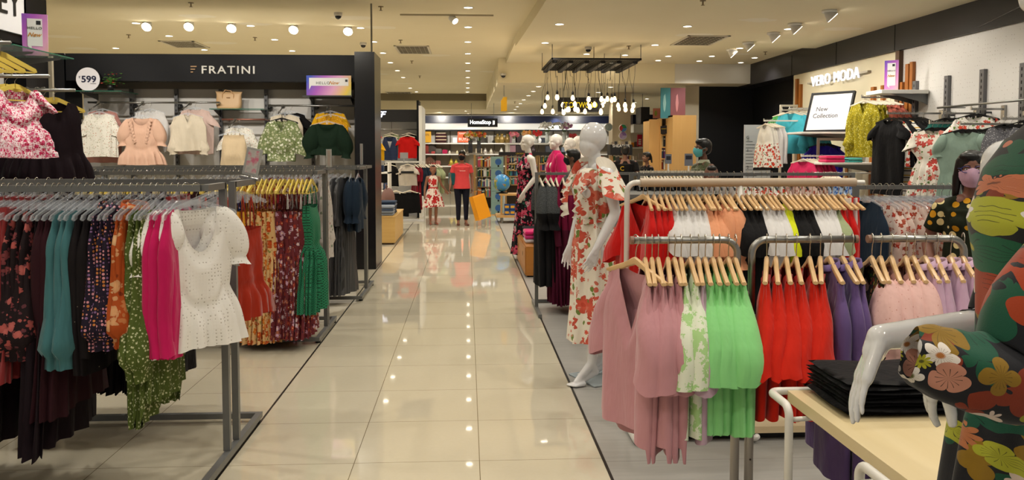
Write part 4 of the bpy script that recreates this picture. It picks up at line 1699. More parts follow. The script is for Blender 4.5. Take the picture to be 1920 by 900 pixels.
def hand_caps(mb, wrist, d, palm, side, s=1.0, curl=.25, spread=.12, thumb=.7, r_wr=.024):
    """wrist point, d = finger direction, palm = palm normal, side = +1 if thumb lies towards d x palm"""
    d = V(d).normalized(); palm = V(palm); palm = (palm - d * palm.dot(d)).normalized()
    lat = d.cross(palm) * side           # towards the thumb
    w = V(wrist)
    _seg(mb, w, r_wr * s, w + d * .03 * s, .022 * s, flat=.75)
    for i, (off, ln, r) in enumerate(((.030, .072, .0088), (.010, .080, .009), (-.010, .075, .0086), (-.028, .060, .0076))):
        k = w + d * (.088 - .004 * abs(i - 1)) * s + lat * off * s
        _seg(mb, w + d * .012 * s + lat * off * .45 * s, .014 * s, k, .0115 * s)
        p = k
        dd = (d + lat * off / .03 * spread).normalized()
        for j, f in enumerate((.45, .31, .24)):
            ang = curl * (.8 + .5 * j)
            ax = dd.cross(palm).normalized()
            dd = (Matrix.Rotation(ang, 3, ax) @ dd).normalized()
            q = p + dd * ln * f * s
            _seg(mb, p, r * (1 - .08 * j) * s, q, r * (1 - .08 * (j + 1)) * s, n=10)
            p = q
    b = w + d * .022 * s + lat * .02 * s
    t1 = b + (d * .6 + lat * thumb + palm * .25).normalized() * .042 * s
    t2 = t1 + (d * .85 + lat * thumb * .55 + palm * .2).normalized() * .032 * s
    t3 = t2 + (d * .95 + lat * thumb * .25 + palm * .15).normalized() * .026 * s
    _seg(mb, b, .0145 * s, t1, .0118 * s)
    _seg(mb, t1, .0108 * s, t2, .0095 * s)
    _seg(mb, t2, .0095 * s, t3, .008 * s)


def foot_caps(mb, ankle, fwd, tip=.0, s=1.0, r=.036):
    a = V(ankle); f = V(fwd).normalized()
    lat = V((0, 0, 1)).cross(f)
    heel = a + V((0, 0, -.05)) * s - f * .03 * s
    ball = V((a.x, a.y, .02)) + f * .115 * s
    _seg(mb, a, r * s * .9, heel, .026 * s)
    _seg(mb, a + f * .01, r * s * .85, ball + V((0, 0, .008)), .024 * s)
    _seg(mb, heel, .024 * s, ball, .024 * s)
    for k, (o, l) in enumerate(((-.03, .055), (-.012, .05), (.003, .046), (.017, .04), (.03, .03))):
        b = ball + lat * o * s
        _seg(mb, b - f * .03 * s, .018 * s, b + V((0, 0, -.004)), .013 * s)
        _seg(mb, b + V((0, 0, -.004)), .0105 * s, b + f * l * s + V((0, 0, -.008)), .0085 * s)


def human_body(mb, H=1.7, headup=0, arms=None, legs=None, head='person', fem=True, bust=True, hs=1.0, headturn=0, headtilt=0, broad=1.0, leg_on=True, lean=0):
    """local: facing -Y, feet on z=0. arms: list of (side, elbow, wrist, hand_dir, palm, curl)"""
    k = H / 1.7
    P = lambda x, y, z: V((x * k * broad, y * k, z * k))
    sh = .165 if fem else .19
    E = lambda c, r, M=None: mb.ell(c, V(r) * k, 18, 12, M)
    E(P(0, .01, .93), (.155 * broad, .115, .12))
    E(P(0, 0, 1.05), (.118 * broad, .088, .13))
    E(P(0, 0, 1.24), (.138 * broad if fem else .155 * broad, .1, .15))
    if bust:
        for s in (-1, 1):
            E(P(.062 * s, -.075, 1.255), (.052, .05, .055))
    for s in (-1, 1):
        _seg(mb, P(.05 * s, 0, 1.385), .048 * k, P(sh * s, .0, 1.345), .046 * k)
        _seg(mb, P(.06 * s, .01, 1.3), .08 * k, P(.03 * s, .01, 1.38), .05 * k)
        if leg_on:
            E(P(.065 * s, .045, .9), (.085, .09, .09))
    _seg(mb, P(0, .012, 1.38), .05 * k, P(0, .0, 1.49 + headup), .042 * k)
    hc = P(0, -.015, 1.585 + headup)
    R = Matrix.Rotation(headturn, 3, 'Z') @ Matrix.Rotation(headtilt, 3, 'X')
    def HP(x, y, z): return hc + R @ (V((x, y, z)) * k * hs)
    def HE(c, r): mb.ell(HP(*c), V(r) * k * hs, 18, 12, R)
    if head == 'egg':
        HE((0, .008, .012), (.074, .094, .1))
        HE((0, -.02, -.04), (.062, .068, .075))
        HE((0, -.035, -.07), (.045, .045, .045))
    else:
        HE((0, .012, .025), (.074, .092, .09))
        HE((0, -.018, -.03), (.06, .068, .072))
        HE((0, -.05, -.075), (.032, .03, .03))      # chin
        _seg(mb, HP(0, -.083, .008), .008 * k, HP(0, -.103, -.024), .0115 * k)   # nose
        HE((0, -.076, -.052), (.021, .013, .010))   # lips
        for s in (-1, 1):
            HE((.03 * s, -.066, .018), (.02, .018, .010))  # brow
            HE((.036 * s, -.055, -.028), (.022, .022, .02))
            HE((.073 * s, .012, -.008), (.009, .019, .03))  # ear
    for s in (-1, 1):
        if leg_on:
            lg = (legs or {}).get(s, {})
            hip = P(.085 * s, .01, .88)
            knee = V(lg.get('knee', P(.085 * s, -.015, .48)))
            ank = V(lg.get('ankle', P(.08 * s, .02, .085)))
            _seg(mb, hip, .082 * k, knee, .05 * k)
            _seg(mb, knee, .049 * k, knee.lerp(ank, .35) + V((0, .012, 0)), .05 * k)
            _seg(mb, knee.lerp(ank, .35) + V((0, .012, 0)), .05 * k, ank, .032 * k)
            foot_caps(mb, ank, lg.get('toe', (0.12 * s, -1, 0)), s=k)
    for (s, elbow, wrist, hd, palm, curl) in (arms or []):
        shp = P(sh * s, 0, 1.36)
        elbow, wrist = V(elbow) , V(wrist)
        _seg(mb, shp, .046 * k, elbow, .035 * k)
        _seg(mb, elbow, .036 * k, elbow.lerp(wrist, .3), .035 * k)
        _seg(mb, elbow.lerp(wrist, .3), .035 * k, wrist, .024 * k)
        hand_caps(mb, wrist, hd, palm, s if True else 1, s=k, curl=curl)
    return dict(head=hc, R=R, k=k, HP=HP, P=P, sh=P(sh, 0, 1.36))


def skirt_loft(rings_spec, n=72, fold=0.0, nf=11, seed=0, rows=30, start=.0):
    """rings_spec: (z, rx, ry, cx, cy) from top to bottom, interpolated"""
    r = random.Random(seed); ph = [r.uniform(0, 6.28) for _ in range(4)]
    mb = MB(); rs = []
    S = rings_spec
    for j in range(rows + 1):
        u = j / rows * (len(S) - 1)
        i = min(int(u), len(S) - 2); f = u - i
        f = smooth(f) * .5 + f * .5
        q = [S[i][c] + (S[i + 1][c] - S[i][c]) * f for c in range(5)]
        v = j / rows
        ring = []
        for k in range(n):
            a = 2 * PI * k / n
            w = fold * smooth((v - start) / .5) * (math.sin(nf * a + ph[0] + .8 * math.sin(v * 4 + ph[1])) + .5 * math.sin((nf * 2 - 3) * a + ph[2] + v * 2))
            ring.append(V((q[3] + (q[1] + w) * math.cos(a), q[4] + (q[2] + w) * math.sin(a), q[0] + (.01 * math.sin(3 * a + ph[3]) * v * v))))
        rs.append(ring)
    mb.rings(rs, True, False)
    return mb


def ruffle_strip(mb, pts, nrm, width, freq=2.1, amp=.015, down=(0, 0, -1)):
    rs = []
    for k, p in enumerate(pts):
        p = V(p); n_ = V(nrm)
        o = amp * math.sin(k * freq)
        d = V(down)
        rs.append([p, p + d * width * .5 + n_ * (amp + o), p + d * width + n_ * (amp * .6 - o)])
    mb.rings(rs, False, False)


M_mann = plain('dcdde0', .12, 0, .6, coat=.6, name='gloss_white_fibreglass')
M_mann2 = plain('e6e0d8', .25, 0, .5, coat=.3, name='white_fibreglass')
M_skin = {}
def skin(c):
    if c not in M_skin:
        m = NT('skin')
        n = m.noise(m.coord(), 30, 3)
        a = srgb(c); b = tuple(x * .82 for x in a[:3]) + (1,)
        m.base(m.mix(n, b, a))
        m.b.inputs['Roughness'].default_value = .5
        m.b.inputs['Subsurface Weight'].default_value = .05
        M_skin[c] = m.m
    return M_skin[c]
M_hair = plain('0b0908', .4, name='black_hair')

# ---- mannequin in the white floral dress
C_bigfl = floral('e4ddcf', ['d8604c', 'dd7a66', 'e09a88', 'd05a48'], 8.5, .5, 6, '6f8442', .7, centre='c8503c', second=.36)
def mannequin_floral():
    loc = at(1112, 700, 5.32); loc.z = 0
    rz = math.radians(-68)
    r = thing('mannequin', 'glossy white faceless mannequin wearing a white dress with red flowers, beside the aisle', 'mannequin', loc, 'mannequins')
    r.rotation_euler = (0, 0, rz)
    mb = MB()
    k = 1.0
    arms = [(1, (.215, .03, 1.12), (.20, -.10, .90), (-.05, -.45, -.9), (-1, -.2, .1), .16),
            (-1, (-.215, .03, 1.12), (-.20, -.06, .88), (.05, -.3, -.95), (1, -.2, .1), .16)]
    legs = {1: dict(knee=(.07, -.03, .5), ankle=(.065, -.05, .125), toe=(.1, -1, 0)), -1: dict(knee=(-.08, .05, .5), ankle=(-.085, .13, .12), toe=(-.1, -1, 0))}
    human_body(mb, 1.70, 0, arms, legs, 'egg', hs=1.02)
    me = remeshed(mb, 'figure_body', M_mann, .0055, 5)
    link_mesh('figure_body', me, r)
    d = skirt_loft([(1.40, .085, .06, 0, .01), (1.38, .155, .085, 0, .0), (1.28, .165, .12, 0, -.012), (1.18, .15, .11, 0, 0), (1.06, .128, .1, 0, 0), (.9, .175, .13, 0, .01), (.7, .18, .135, 0, .01), (.5, .185, .14, 0, .01), (.27, .2, .15, 0, .0)], fold=.012, nf=9, rows=44, seed=3, n=110)
    d.build('dress', C_bigfl, r, True, world=False)
    # flutter sleeves
    for s in (-1, 1):
        rs = []
        for j in range(12):
            u = j / 11
            ring = []
            for q in range(24):
                a = 2 * PI * q / 24
                w = 1 + .16 * u * math.sin(5 * a + s)
                ring.append(V((s * (.145 + .095 * u) + (.062 + .025 * u) * w * math.cos(a), (.066 + .026 * u) * w * math.sin(a), 1.425 - .17 * u - (.05 * math.cos(a) * s))))
            rs.append(ring)
        mb = MB(); mb.rings(rs, True, False); mb.build('flutter_sleeve', C_bigfl, r, True, world=False)
    mb = MB()
    for s in (-1, 1):
        pts = [V((s * (.1 - .06 * t), -.09 - .075 * math.sin(PI * t * .6), 1.36 - .26 * t)) for t in [q / 17 for q in range(18)]]
        ruffle_strip(mb, pts, (0, -1, 0), .055, 1.9, .018, (s * .8, -.2, -.5))
    mb.build('neck_ruffle', C_bigfl, r, True, world=False)
    d = skirt_loft([(1.075, .134, .11, 0, 0), (1.05, .139, .113, 0, 0)], rows=2)
    d.build('waist_tie', C_bigfl, r, True, world=False)
    # glass stand
    p = at(1112, 706, 5.30)
    r2 = thing('mannequin_stand', 'square glass mannequin base with a steel calf rod under the floral-dressed mannequin', 'mannequin stand', (p.x + .06, 5.36, 0), 'mannequin stands')
    r2.rotation_euler = (0, 0, rz)
    mb = MB(); mb.rbox(-.17, .17, -.15, .24, .002, .012, .003); mb.build('glass_base', plain('b9c4c8', .08, 0, .5, alpha=.75), r2, world=False)
    mb = MB(); mb.cyl((-.02, .2, .012), (-.02, .2, .62), .009, 12); mb.cyl((-.02, .2, .6), (-.06, .05, .6), .007, 10); mb.build('calf_rod', M_steel, r2, world=False)
    mb = MB(); mb.cyl((-.02, .2, .012), (-.02, .2, .06), .022, 16); mb.build('rod_socket', M_steel, r2, world=False)
mannequin_floral()

# ---- mannequin in black and pink maxi dress
C_blkpink = floral('121016', ['c83a5c', 'd85a78', 'b82c4c', 'd8a8b4'], 10, .52, 5, '2f6a5a', .5, centre='701830', second=.4)
def mannequin_dress(px, Y, top_py, rz, label, kind):
    p = at(px, 400, Y)
    ztop = at(px, top_py, Y).z
    H = ztop / 1.0
    r = thing('mannequin', label, 'mannequin', (p.x, Y, 0), 'mannequins')
    r.rotation_euler = (0, 0, rz)
    k = H / 1.7
    mb = MB()
    arms = [(1, V((.205, .03, 1.12)) * k, V((.20, -.13, .93)) * k, (-.1, -.4, -.9), (-1, -.2, .1), .2), (-1, V((-.205, .03, 1.12)) * k, V((-.19, -.02, .88)) * k, (.05, -.2, -.95), (1, -.2, .1), .2)]
    human_body(mb, H, 0, arms, None, 'person')
    link_mesh('figure_body', remeshed(mb, 'figure_body', M_mann2, .008, 4), r)
    S = lambda L: [(a * k, b * k, c * k, d * k, e * k) for a, b, c, d, e in L]
    if kind == 'maxi':
        d = skirt_loft(S([(1.45, .05, .05, 0, 0), (1.36, .1, .085, 0, -.01), (1.27, .15, .13, 0, -.012), (1.08, .135, .108, 0, 0), (.9, .18, .145, 0, .01), (.5, .2, .18, 0, .01), (.08, .25, .22, 0, 0)]), fold=.014, rows=40, seed=5)
        d.build('maxi_dress', C_blkpink, r, True, world=False)
    elif kind == 'top':
        d = skirt_loft(S([(1.47, .055, .05, 0, 0), (1.41, .12, .08, 0, 0), (1.36, .2, .09, 0, 0), (1.25, .2, .13, 0, 0), (1.1, .17, .125, 0, 0), (.88, .19, .15, 0, .01)]), fold=.012, rows=26, seed=6)
        d.build('draped_top', C_magenta, r, True, world=False)
        for s in (-1, 1):
            mb = MB(); _seg(mb, V((.15 * s, 0, 1.37)) * k, .065 * k, V((.215 * s, .03, 1.1)) * k, .075 * k); _seg(mb, V((.215 * s, .03, 1.1)) * k, .07 * k, V((.2 * s, -.11, .95)) * k, .05 * k)
            link_mesh('sleeve', remeshed(mb, 'sleeve', C_magenta, .01, 4), r)
        d = skirt_loft(S([(.92, .17, .13, 0, .01), (.85, .175, .14, 0, .01), (.45, .2, .16, 0, .01)]), fold=.006, rows=16)
        d.build('skirt', C_black, r, True, world=False)
    elif kind == 'torso':
        d = skirt_loft(S([(1.44, .06, .05, 0, 0), (1.38, .165, .085, 0, 0), (1.27, .16, .125, 0, -.01), (1.08, .14, .11, 0, 0), (.9, .18, .145, 0, .01), (.6, .2, .17, 0, .01)]), fold=.01, rows=24)
        d.build('dress', plain('d9b9a4', .7) if 'blush' in label else C_bigfl, r, True, world=False)
    mb = MB(); mb.cyl((0, .06, 0), (0, .06, .012), .17 * k, 28); mb.build('base_disc', M_chrome, r, 'auto', world=False)
    return r
mannequin_dress(990, 11.4, 252, math.radians(-75), 'white mannequin in a black halter maxi dress with pink flowers', 'maxi')
mannequin_dress(1043, 11.9, 251, math.radians(-78), 'white mannequin in a draped magenta top', 'top')
mannequin_dress(1069, 13.0, 258, math.radians(-80), 'mannequin in a blush dress behind the magenta one', 'torso')
mannequin_dress(1084, 13.4, 255, math.radians(-80), 'mannequin in a white and red floral dress, mostly hidden behind the masked man', 'torso')


# ------------------------------------------------------------------ people
def cloth_caps(parent, name, mat, segs, ells=(), voxel=.01, it=4):
    mb = MB()
    for s in segs:
        _seg(mb, s[0], s[1], s[2], s[3], s[4] if len(s) > 4 else (False, False), 18, s[5] if len(s) > 5 else 1.0, V(s[6]) if len(s) > 6 else None)
    for c, r in ells:
        mb.ell(c, r, 18, 12)
    return link_mesh(name, remeshed(mb, name, mat, voxel, it), parent)


def head_bits(r, B, hair='short', mask=None, glasses=False, eyes=True):
    HP, k, R = B['HP'], B['k'], B['R']
    if eyes:
        for s in (-1, 1):
            mb = MB(); mb.ell(HP(.03 * s, -.0735, .004), V((.0125, .008, .007)) * k, 12, 8, R); mb.build('eye', plain('e0dcd6', .3), r, True, world=False)
            mb = MB(); mb.ell(HP(.03 * s, -.0798, .004), V((.005, .003, .0055)) * k, 10, 7, R); mb.build('iris', plain('120c0a', .2), r, True, world=False)
            mb = MB(); mb.tube([HP(.012 * s, -.087, .024), HP(.03 * s, -.088, .03), (HP(.048 * s, -.078, .023))], .0025 * k, 5); mb.build('eyebrow', M_hair, r, True, world=False)
    # hair
    mb = MB()
    mb.ell(HP(0, .022, .038), V((.082, .098, .09)) * k, 20, 12, R)
    if hair == 'short':
        mb.ell(HP(0, .05, .0), V((.072, .065, .075)) * k, 18, 12, R)
        mb.ell(HP(0, -.03, .082), V((.06, .06, .04)) * k, 18, 12, R)
    elif hair == 'long':
        mb.ell(HP(0, .02, .035), V((.092, .1, .092)) * k, 20, 12, R)
        for s in (-1, 1):
            _seg(mb, HP(.062 * s, -.01, .05), .03 * k, HP(.078 * s, .02, -.04), .025 * k)
            _seg(mb, HP(.078 * s, .02, -.04), .028 * k, HP(.085 * s, .045, -.16), .02 * k)
        _seg(mb, HP(0, .06, .02), .08 * k, HP(0, .075, -.14), .05 * k)
        mb.ell(HP(-.02, -.045, .08), V((.058, .04, .03)) * k, 18, 12, R)
    elif hair == 'pony':
        mb.ell(HP(0, .04, .01), V((.074, .07, .08)) * k, 18, 12, R)
        mb.ell(HP(0, -.035, .085), V((.055, .05, .03)) * k, 18, 12, R)
        _seg(mb, HP(0, .11, .02), .03 * k, HP(.03, .12, -.1), .018 * k)
    link_mesh('hair', remeshed(mb, 'hair', M_hair, .006 * k, 3), r)
    if mask:
        mb = MB()
        rs = []
        for j in range(9):
            v = j / 8
            ring = []
            for i in range(17):
                a = (-.5 + i / 16) * 2.3
                z = .002 - .105 * v
                rad = (.088 + .036 * math.exp(-(a * 2.2) ** 2) * math.sin(PI * (v * .8 + .12))) * (1 - .3 * v * v)
                z += (.034 * v - .016) * (a / 1.15) ** 2
                q = V((math.sin(a) * .08 * (1 - .3 * v * v), -math.cos(a) * (rad + .012) + .005, z + .012 * math.exp(-(a * 3) ** 2) * (1 - v) - .0 + .002 * math.sin(v * 18)))
                ring.append(HP(*q))
            rs.append(ring)
        mb.rings(rs, False, False)
        mb.build('face_mask', mask, r, True, world=False)
        for s in (-1, 1):
            mb = MB(); mb.tube([HP(.066 * s, -.035, -.01), HP(.079 * s, 0, .01), HP(.08 * s, .02, -.01), HP(.062 * s, -.03, -.065)], .0018 * k, 5); mb.build('ear_loop', mask, r, True, world=False)
    if glasses:
        mg = plain('2c3470', .25, name='blue_frame')
        for s in (-1, 1):
            pts = []
            for q in range(16):
                a = 2 * PI * q / 16
                pts.append(HP(.034 * s + .027 * math.cos(a), -.098 + .012 * abs(math.cos(a)) * (1 if s * math.cos(a) > 0 else .2), .004 + .019 * math.sin(a)))
            mb = MB(); mb.tube(pts, .0024 * k, 6, closed=True); mb.build('glasses_rim', mg, r, True, world=False)
            mb = MB(); mb.tube([HP(.06 * s, -.087, .01), HP(.078 * s, -.04, .01), HP(.08 * s, .02, .003)], .002 * k, 5); mb.build('glasses_temple', mg, r, True, world=False)
        mb = MB(); mb.tube([HP(-.008, -.1, .008), HP(0, -.104, .011), HP(.008, -.1, .008)], .002 * k, 5); mb.build('glasses_bridge', mg, r, True, world=False)


def person(label, x, Y, H, rz, sk, arms, hair='short', mask=None, glasses=False, fem=True, top=None, bottom=None, sleeve='short', top_len=.86, hs=1.0, legs=None, voxel=.008, headturn=0, headtilt=0, broad=1.0, collar=None, child=False, dress=None, shoes='1c1816', group=None, trim=None):
    r = thing('person', label, 'person', (x, Y, 0), group)
    r.rotation_euler = (0, 0, rz)
    k = H / 1.7
    A = [(s, V(e) * k, V(w_) * k, hd, pm, c) for s, e, w_, hd, pm, c in arms]
    mb = MB()
    B = human_body(mb, H, 0, A, {s: {a: (V(b) * k if a != 'toe' else b) for a, b in d.items()} for s, d in (legs or {}).items()}, 'person', fem=fem, bust=fem and not child, hs=hs, headturn=headturn, headtilt=headtilt, broad=broad)
    link_mesh('figure_body', remeshed(mb, 'figure_body', skin(sk), voxel, 4), r)
    head_bits(r, B, hair, mask, glasses)
    P = lambda a, b, c: V((a * k * broad, b * k, c * k))
    sh = (.165 if fem else .19)
    if top:
        segs = [((P(0, .008, 1.41)), .075 * k, P(0, 0, 1.32), .15 * k * broad, (False, False), .62, (0, 1, 0)),
                (P(0, 0, 1.34), .168 * k * broad, P(0, 0, 1.1), .148 * k * broad, (False, False), .78, (0, 1, 0)),
                (P(0, 0, 1.12), .15 * k * broad, P(0, .005, top_len), .182 * k * broad, (False, False), .78, (0, 1, 0))]
        if fem and not child:
            ells = [(P(.06 * s, -.075, 1.255), V((.062, .062, .062)) * k) for s in (-1, 1)]
        else:
            ells = [(P(0, -.01, 1.24), V((.16 * broad, .115, .15)) * k)]
        for s, e, w_, hd, pm, c in A:
            shp = P(sh * s, 0, 1.36)
            segs.append((P(.06 * s, 0, 1.385), .045 * k, shp + V((0, 0, -.02)), .058 * k, (True, True)))
            end = shp.lerp(e, .62 if sleeve == 'short' else 1.0)
            segs.append((shp + V((0, 0, -.02)), .058 * k, end, .06 * k, (True, False)))
            if sleeve == 'long':
                segs.append((e, .05 * k, V(w_), .042 * k, (True, False)))
            if trim:
                mbt = MB(); dd = (end - shp).normalized(); _seg(mbt, end - dd * .012, .0645 * k, end + dd * .003, .0645 * k, (False, False), 20); mbt.build('sleeve_band', trim, r, True, world=False)
        cloth_caps(r, 'top', top, segs, ells, .009, 3)
    if collar:
        mb = MB(); mb.lathe([(.056 * k, 1.40 * k), (.05 * k, 1.45 * k), (.058 * k, 1.452 * k), (.075 * k, 1.41 * k)], (0, .008, 0), 24, False); mb.build('collar', collar, r, True, world=False)
    if bottom:
        segs = []
        for s in (-1, 1):
            lg = (legs or {}).get(s, {})
            knee = V(lg.get('knee', (.085 * s, -.015, .48))) * k
            ank = V(lg.get('ankle', (.08 * s, .02, .085))) * k
            segs += [(P(.085 * s, .01, .9), .095 * k, knee, .065 * k, (True, True)), (knee, .065 * k, knee.lerp(ank, .9), .047 * k, (True, False))]
        cloth_caps(r, 'trousers', bottom, segs, [(P(0, .012, .92), V((.17 * broad, .13, .12)) * k)], .01, 3)
    if dress:
        S = [(a * k, b * k, c * k, d * k, e * k) for a, b, c, d, e in [(1.42, .075, .055, 0, 0), (1.37, .14, .08, 0, 0), (1.25, .145, .11, 0, 0), (1.07, .125, .1, 0, 0), (1.0, .15, .125, 0, 0), (.8, .22, .19, 0, 0), (.52, .3, .26, 0, 0)]]
        skirt_loft(S, fold=.018, rows=30, seed=9, start=.35).build('dress', dress, r, True, world=False)
        skirt_loft([(1.09 * k, .133 * k, .108 * k, 0, 0), (1.04 * k, .14 * k, .115 * k, 0, 0)], rows=2).build('sash', plain('b82c2c', .6), r, True, world=False)
    for s in (-1, 1):
        lg = (legs or {}).get(s, {})
        ank = V(lg.get('ankle', (.08 * s, .02, .085))) * k
        f = V(lg.get('toe', (.12 * s, -1, 0))).normalized()
        mb = MB(); _seg(mb, V((ank.x, ank.y, .028)) - f * .03, .036 * k, V((ank.x, ank.y, .022)) + f * .16 * k, .034 * k, flat=.8, nrm=V((0, 0, 1)))
        mb.box(-.03, .03, -.001, .001, 0, .001, Matrix.Translation((ank.x, ank.y, .001)))
        link_mesh('shoe', remeshed(mb, 'shoe', plain(shoes, .5), .006, 2), r)
    return r, B


DOWN = (0, -.1, -1)
C_coraltee = fabric('d8484c')
C_navypant = fabric('141626')
# woman walking with the yellow bag
pw = at(866, 350, 16.9)
W_, BW = person('woman in a coral red t-shirt, navy trousers and black mask carrying a yellow bag', pw.x, 16.9, 1.53, math.radians(8), '8c5c46',
                [(1, (.24, .02, 1.1), (.235, -.03, .86), DOWN, (-1, 0, 0), .5), (-1, (-.235, .03, 1.1), (-.28, -.08, .88), (-.2, -.2, -1), (1, 0, 0), .4)],
                'short', fabric('16141a'), False, True, C_coraltee, C_navypant, 'short', .84, legs={1: dict(knee=(.09, -.03, .48), ankle=(.09, -.02, .085)), -1: dict(knee=(-.08, -.0, .48), ankle=(-.08, .04, .085))}, shoes='5a3424', broad=1.12, headturn=-.3)
mb = MB()
for i in range(6):
    mb.box(-.06 + i * .02, -.045 + i * .02, -.128, -.12, 1.115, 1.125)
mb.build('chest_print', plain('e9d8d2', .6), W_, world=False)
# teal shoulder bag and strap (worn)
r = thing('shoulder_bag', 'teal shoulder bag hanging under the arm of the woman in coral', 'shoulder bag', (pw.x - .2, 16.95, .95))
mb = MB(); mb.rbox(-.05, .05, -.13, .13, -.12, .13, .03, 3, Matrix.Rotation(.3, 4, 'Z')); mb.build('bag_body', fabric('17525a'), r, True, world=False)
mb = MB(); mb.tube([(-.02, -.09, .12), (.0, -.06, .25), (.06, -.03, .30), (.04, .02, .29), (.0, .08, .2), (.01, .09, .12)], .008, 6); mb.build('strap', fabric('17525a'), r, True, world=False)
# yellow carrier bag
hx = pw.x + .22
r = thing('shopping_bag', 'yellow-orange paper shopping bag held low by the woman in coral', 'shopping bag', (hx + .1, 16.75, .55))
M_ybag = plain('e89a14', .45, name='yellow_paper')
R_ = Matrix.Rotation(math.radians(-16), 4, 'Y') @ Matrix.Rotation(math.radians(35), 4, 'Z')
mb = MB()
rs = []
for z, e in ((-.42, 1.0), (-.2, .98), (.05, .9), (.08, .82)):
    w_, d_ = .15, .075 * e
    rs.append([R_ @ V((x_, y_, z)) for x_, y_ in ((-w_, -d_), (0, -d_ * 1.02), (w_, -d_), (w_ * .96, 0), (w_, d_), (0, d_), (-w_, d_), (-w_ * .96, 0))])
rows = mb.rings(rs, True, False); mb._faces([mb.bm.faces.new(rows[0][::-1])])
mb.build('bag_body', M_ybag, r, world=False)
for s in (-1, 1):
    mb = MB(); mb.tube([R_ @ V((-.06, .06 * s, .06)), R_ @ V((-.045, .03 * s, .16)), R_ @ V((.045, .03 * s, .16)), R_ @ V((.06, .06 * s, .06))], .004, 5); mb.build('handle', plain('c87a10', .5), r, True, world=False)
# girl
C_girl = floral('e4d6cc', ['b82a2c', 'c83434'], 9, .55, 5, 'c03a3a', .4)
pg = at(812, 350, 17.1)
person('small girl in a sleeveless red and white dress holding the hand of the woman', pg.x, 17.1, 1.22, math.radians(12), '93624a',
       [(1, (.25, .0, 1.14), (.36, -.03, 1.0), (.5, -.1, -.8), (-.3, -1, 0), .3), (-1, (-.225, .03, 1.1), (-.26, -.06, .86), DOWN, (1, 0, 0), .3)],
       'pony', None, False, True, None, None, child=True, dress=C_girl, hs=1.22, shoes='8a4a3c')

# staff woman in polka dots
C_polka = dots('1a2012', ['d8c890', 'd8c890', 'c8901c', 'd8c890'], 17, .36, jitter=.55)
ps = at(1820, 400, 4.45)
person('woman with glasses and a pink mask in a dark green polka dot dress', ps.x, 4.45, 1.505, math.radians(-30), '7c5040',
       [(1, (.235, .05, 1.1), (.19, -.1, .88), (0, -.4, -.9), (-1, 0, 0), .3), (-1, (-.24, .05, 1.1), (-.2, -.14, .9), (0.1, -.4, -.9), (1, 0, 0), .3)],
       'long', fabric('c8a4bc'), True, True, C_polka, fabric('1c1a18'), 'short', .6, voxel=.006, hs=1.04)
# man in olive shirt
pm = at(1319, 300, 9.6)
person('man in an olive polo shirt with a turquoise mask walking left', pm.x, 9.6, 1.655, math.radians(-80), '6a4434',
       [(1, (.245, .06, 1.1), (.23, -.06, .86), DOWN, (-1, 0, 0), .3), (-1, (-.245, .06, 1.1), (-.23, -.02, .86), DOWN, (1, 0, 0), .3)],
       'short', plain('5ab0b4', .6), False, False, fabric('444a2c'), fabric('1c1c22'), 'short', .84, collar=fabric('9a9c84'), broad=1.1, trim=fabric('c8c8b8'))
pm = at(1334, 300, 7.9)
person('person with black hair half hidden behind the long rail of wooden hangers', pm.x, 7.9, 1.36, math.radians(-10), '7c5040',
       [(1, (.22, .05, 1.1), (.2, -.08, .88), DOWN, (-1, 0, 0), .3), (-1, (-.22, .05, 1.1), (-.2, -.08, .88), DOWN, (1, 0, 0), .3)],
       'short', None, False, True, fabric('30282c'), fabric('201c20'), 'short', .8, hs=1.15)
pm = at(1075, 300, 10.2)
person('man with black hair and black mask beyond the grey rack, seen from behind his shoulder', pm.x, 10.2, 1.535, math.radians(-112), '74503c',
       [(1, (.245, .06, 1.1), (.23, -.06, .86), DOWN, (-1, 0, 0), .3), (-1, (-.245, .06, 1.1), (-.23, -.02, .86), DOWN, (1, 0, 0), .3)],
       'short', fabric('1c2024'), False, False, fabric('50585e'), fabric('1c1c22'), 'short', .84, headturn=.1)
pm = at(1172, 300, 15.0)
r_, B_ = person('shop assistant in a black t-shirt with a yellow letter, seen from behind', pm.x, 15.0, 1.63, math.radians(172), '6a4434',
       [(1, (.245, .06, 1.1), (.23, -.06, .86), DOWN, (-1, 0, 0), .3), (-1, (-.245, .06, 1.1), (-.23, -.02, .86), DOWN, (1, 0, 0), .3)],
       'short', None, False, False, fabric('0e0d10'), fabric('16161c'), 'short', .84)
o = text('C', .11, (0, 0, 0), plain('c8a81c', .6)); o.parent = r_; o.location = (.06, .14, 1.2); o.rotation_euler = (0, 0, PI); o.name = 'back_print'
pm = at(1213, 300, 15.6)
person('person in black at the book counter beside the shop assistant', pm.x, 15.6, 1.5, math.radians(-70), '74503c',
       [(1, (.22, .05, 1.1), (.2, -.08, .88), DOWN, (-1, 0, 0), .3), (-1, (-.22, .05, 1.1), (-.2, -.08, .88), DOWN, (1, 0, 0), .3)],
       'pony', None, False, True, fabric('0c0c10'), fabric('101014'), 'short', .8)
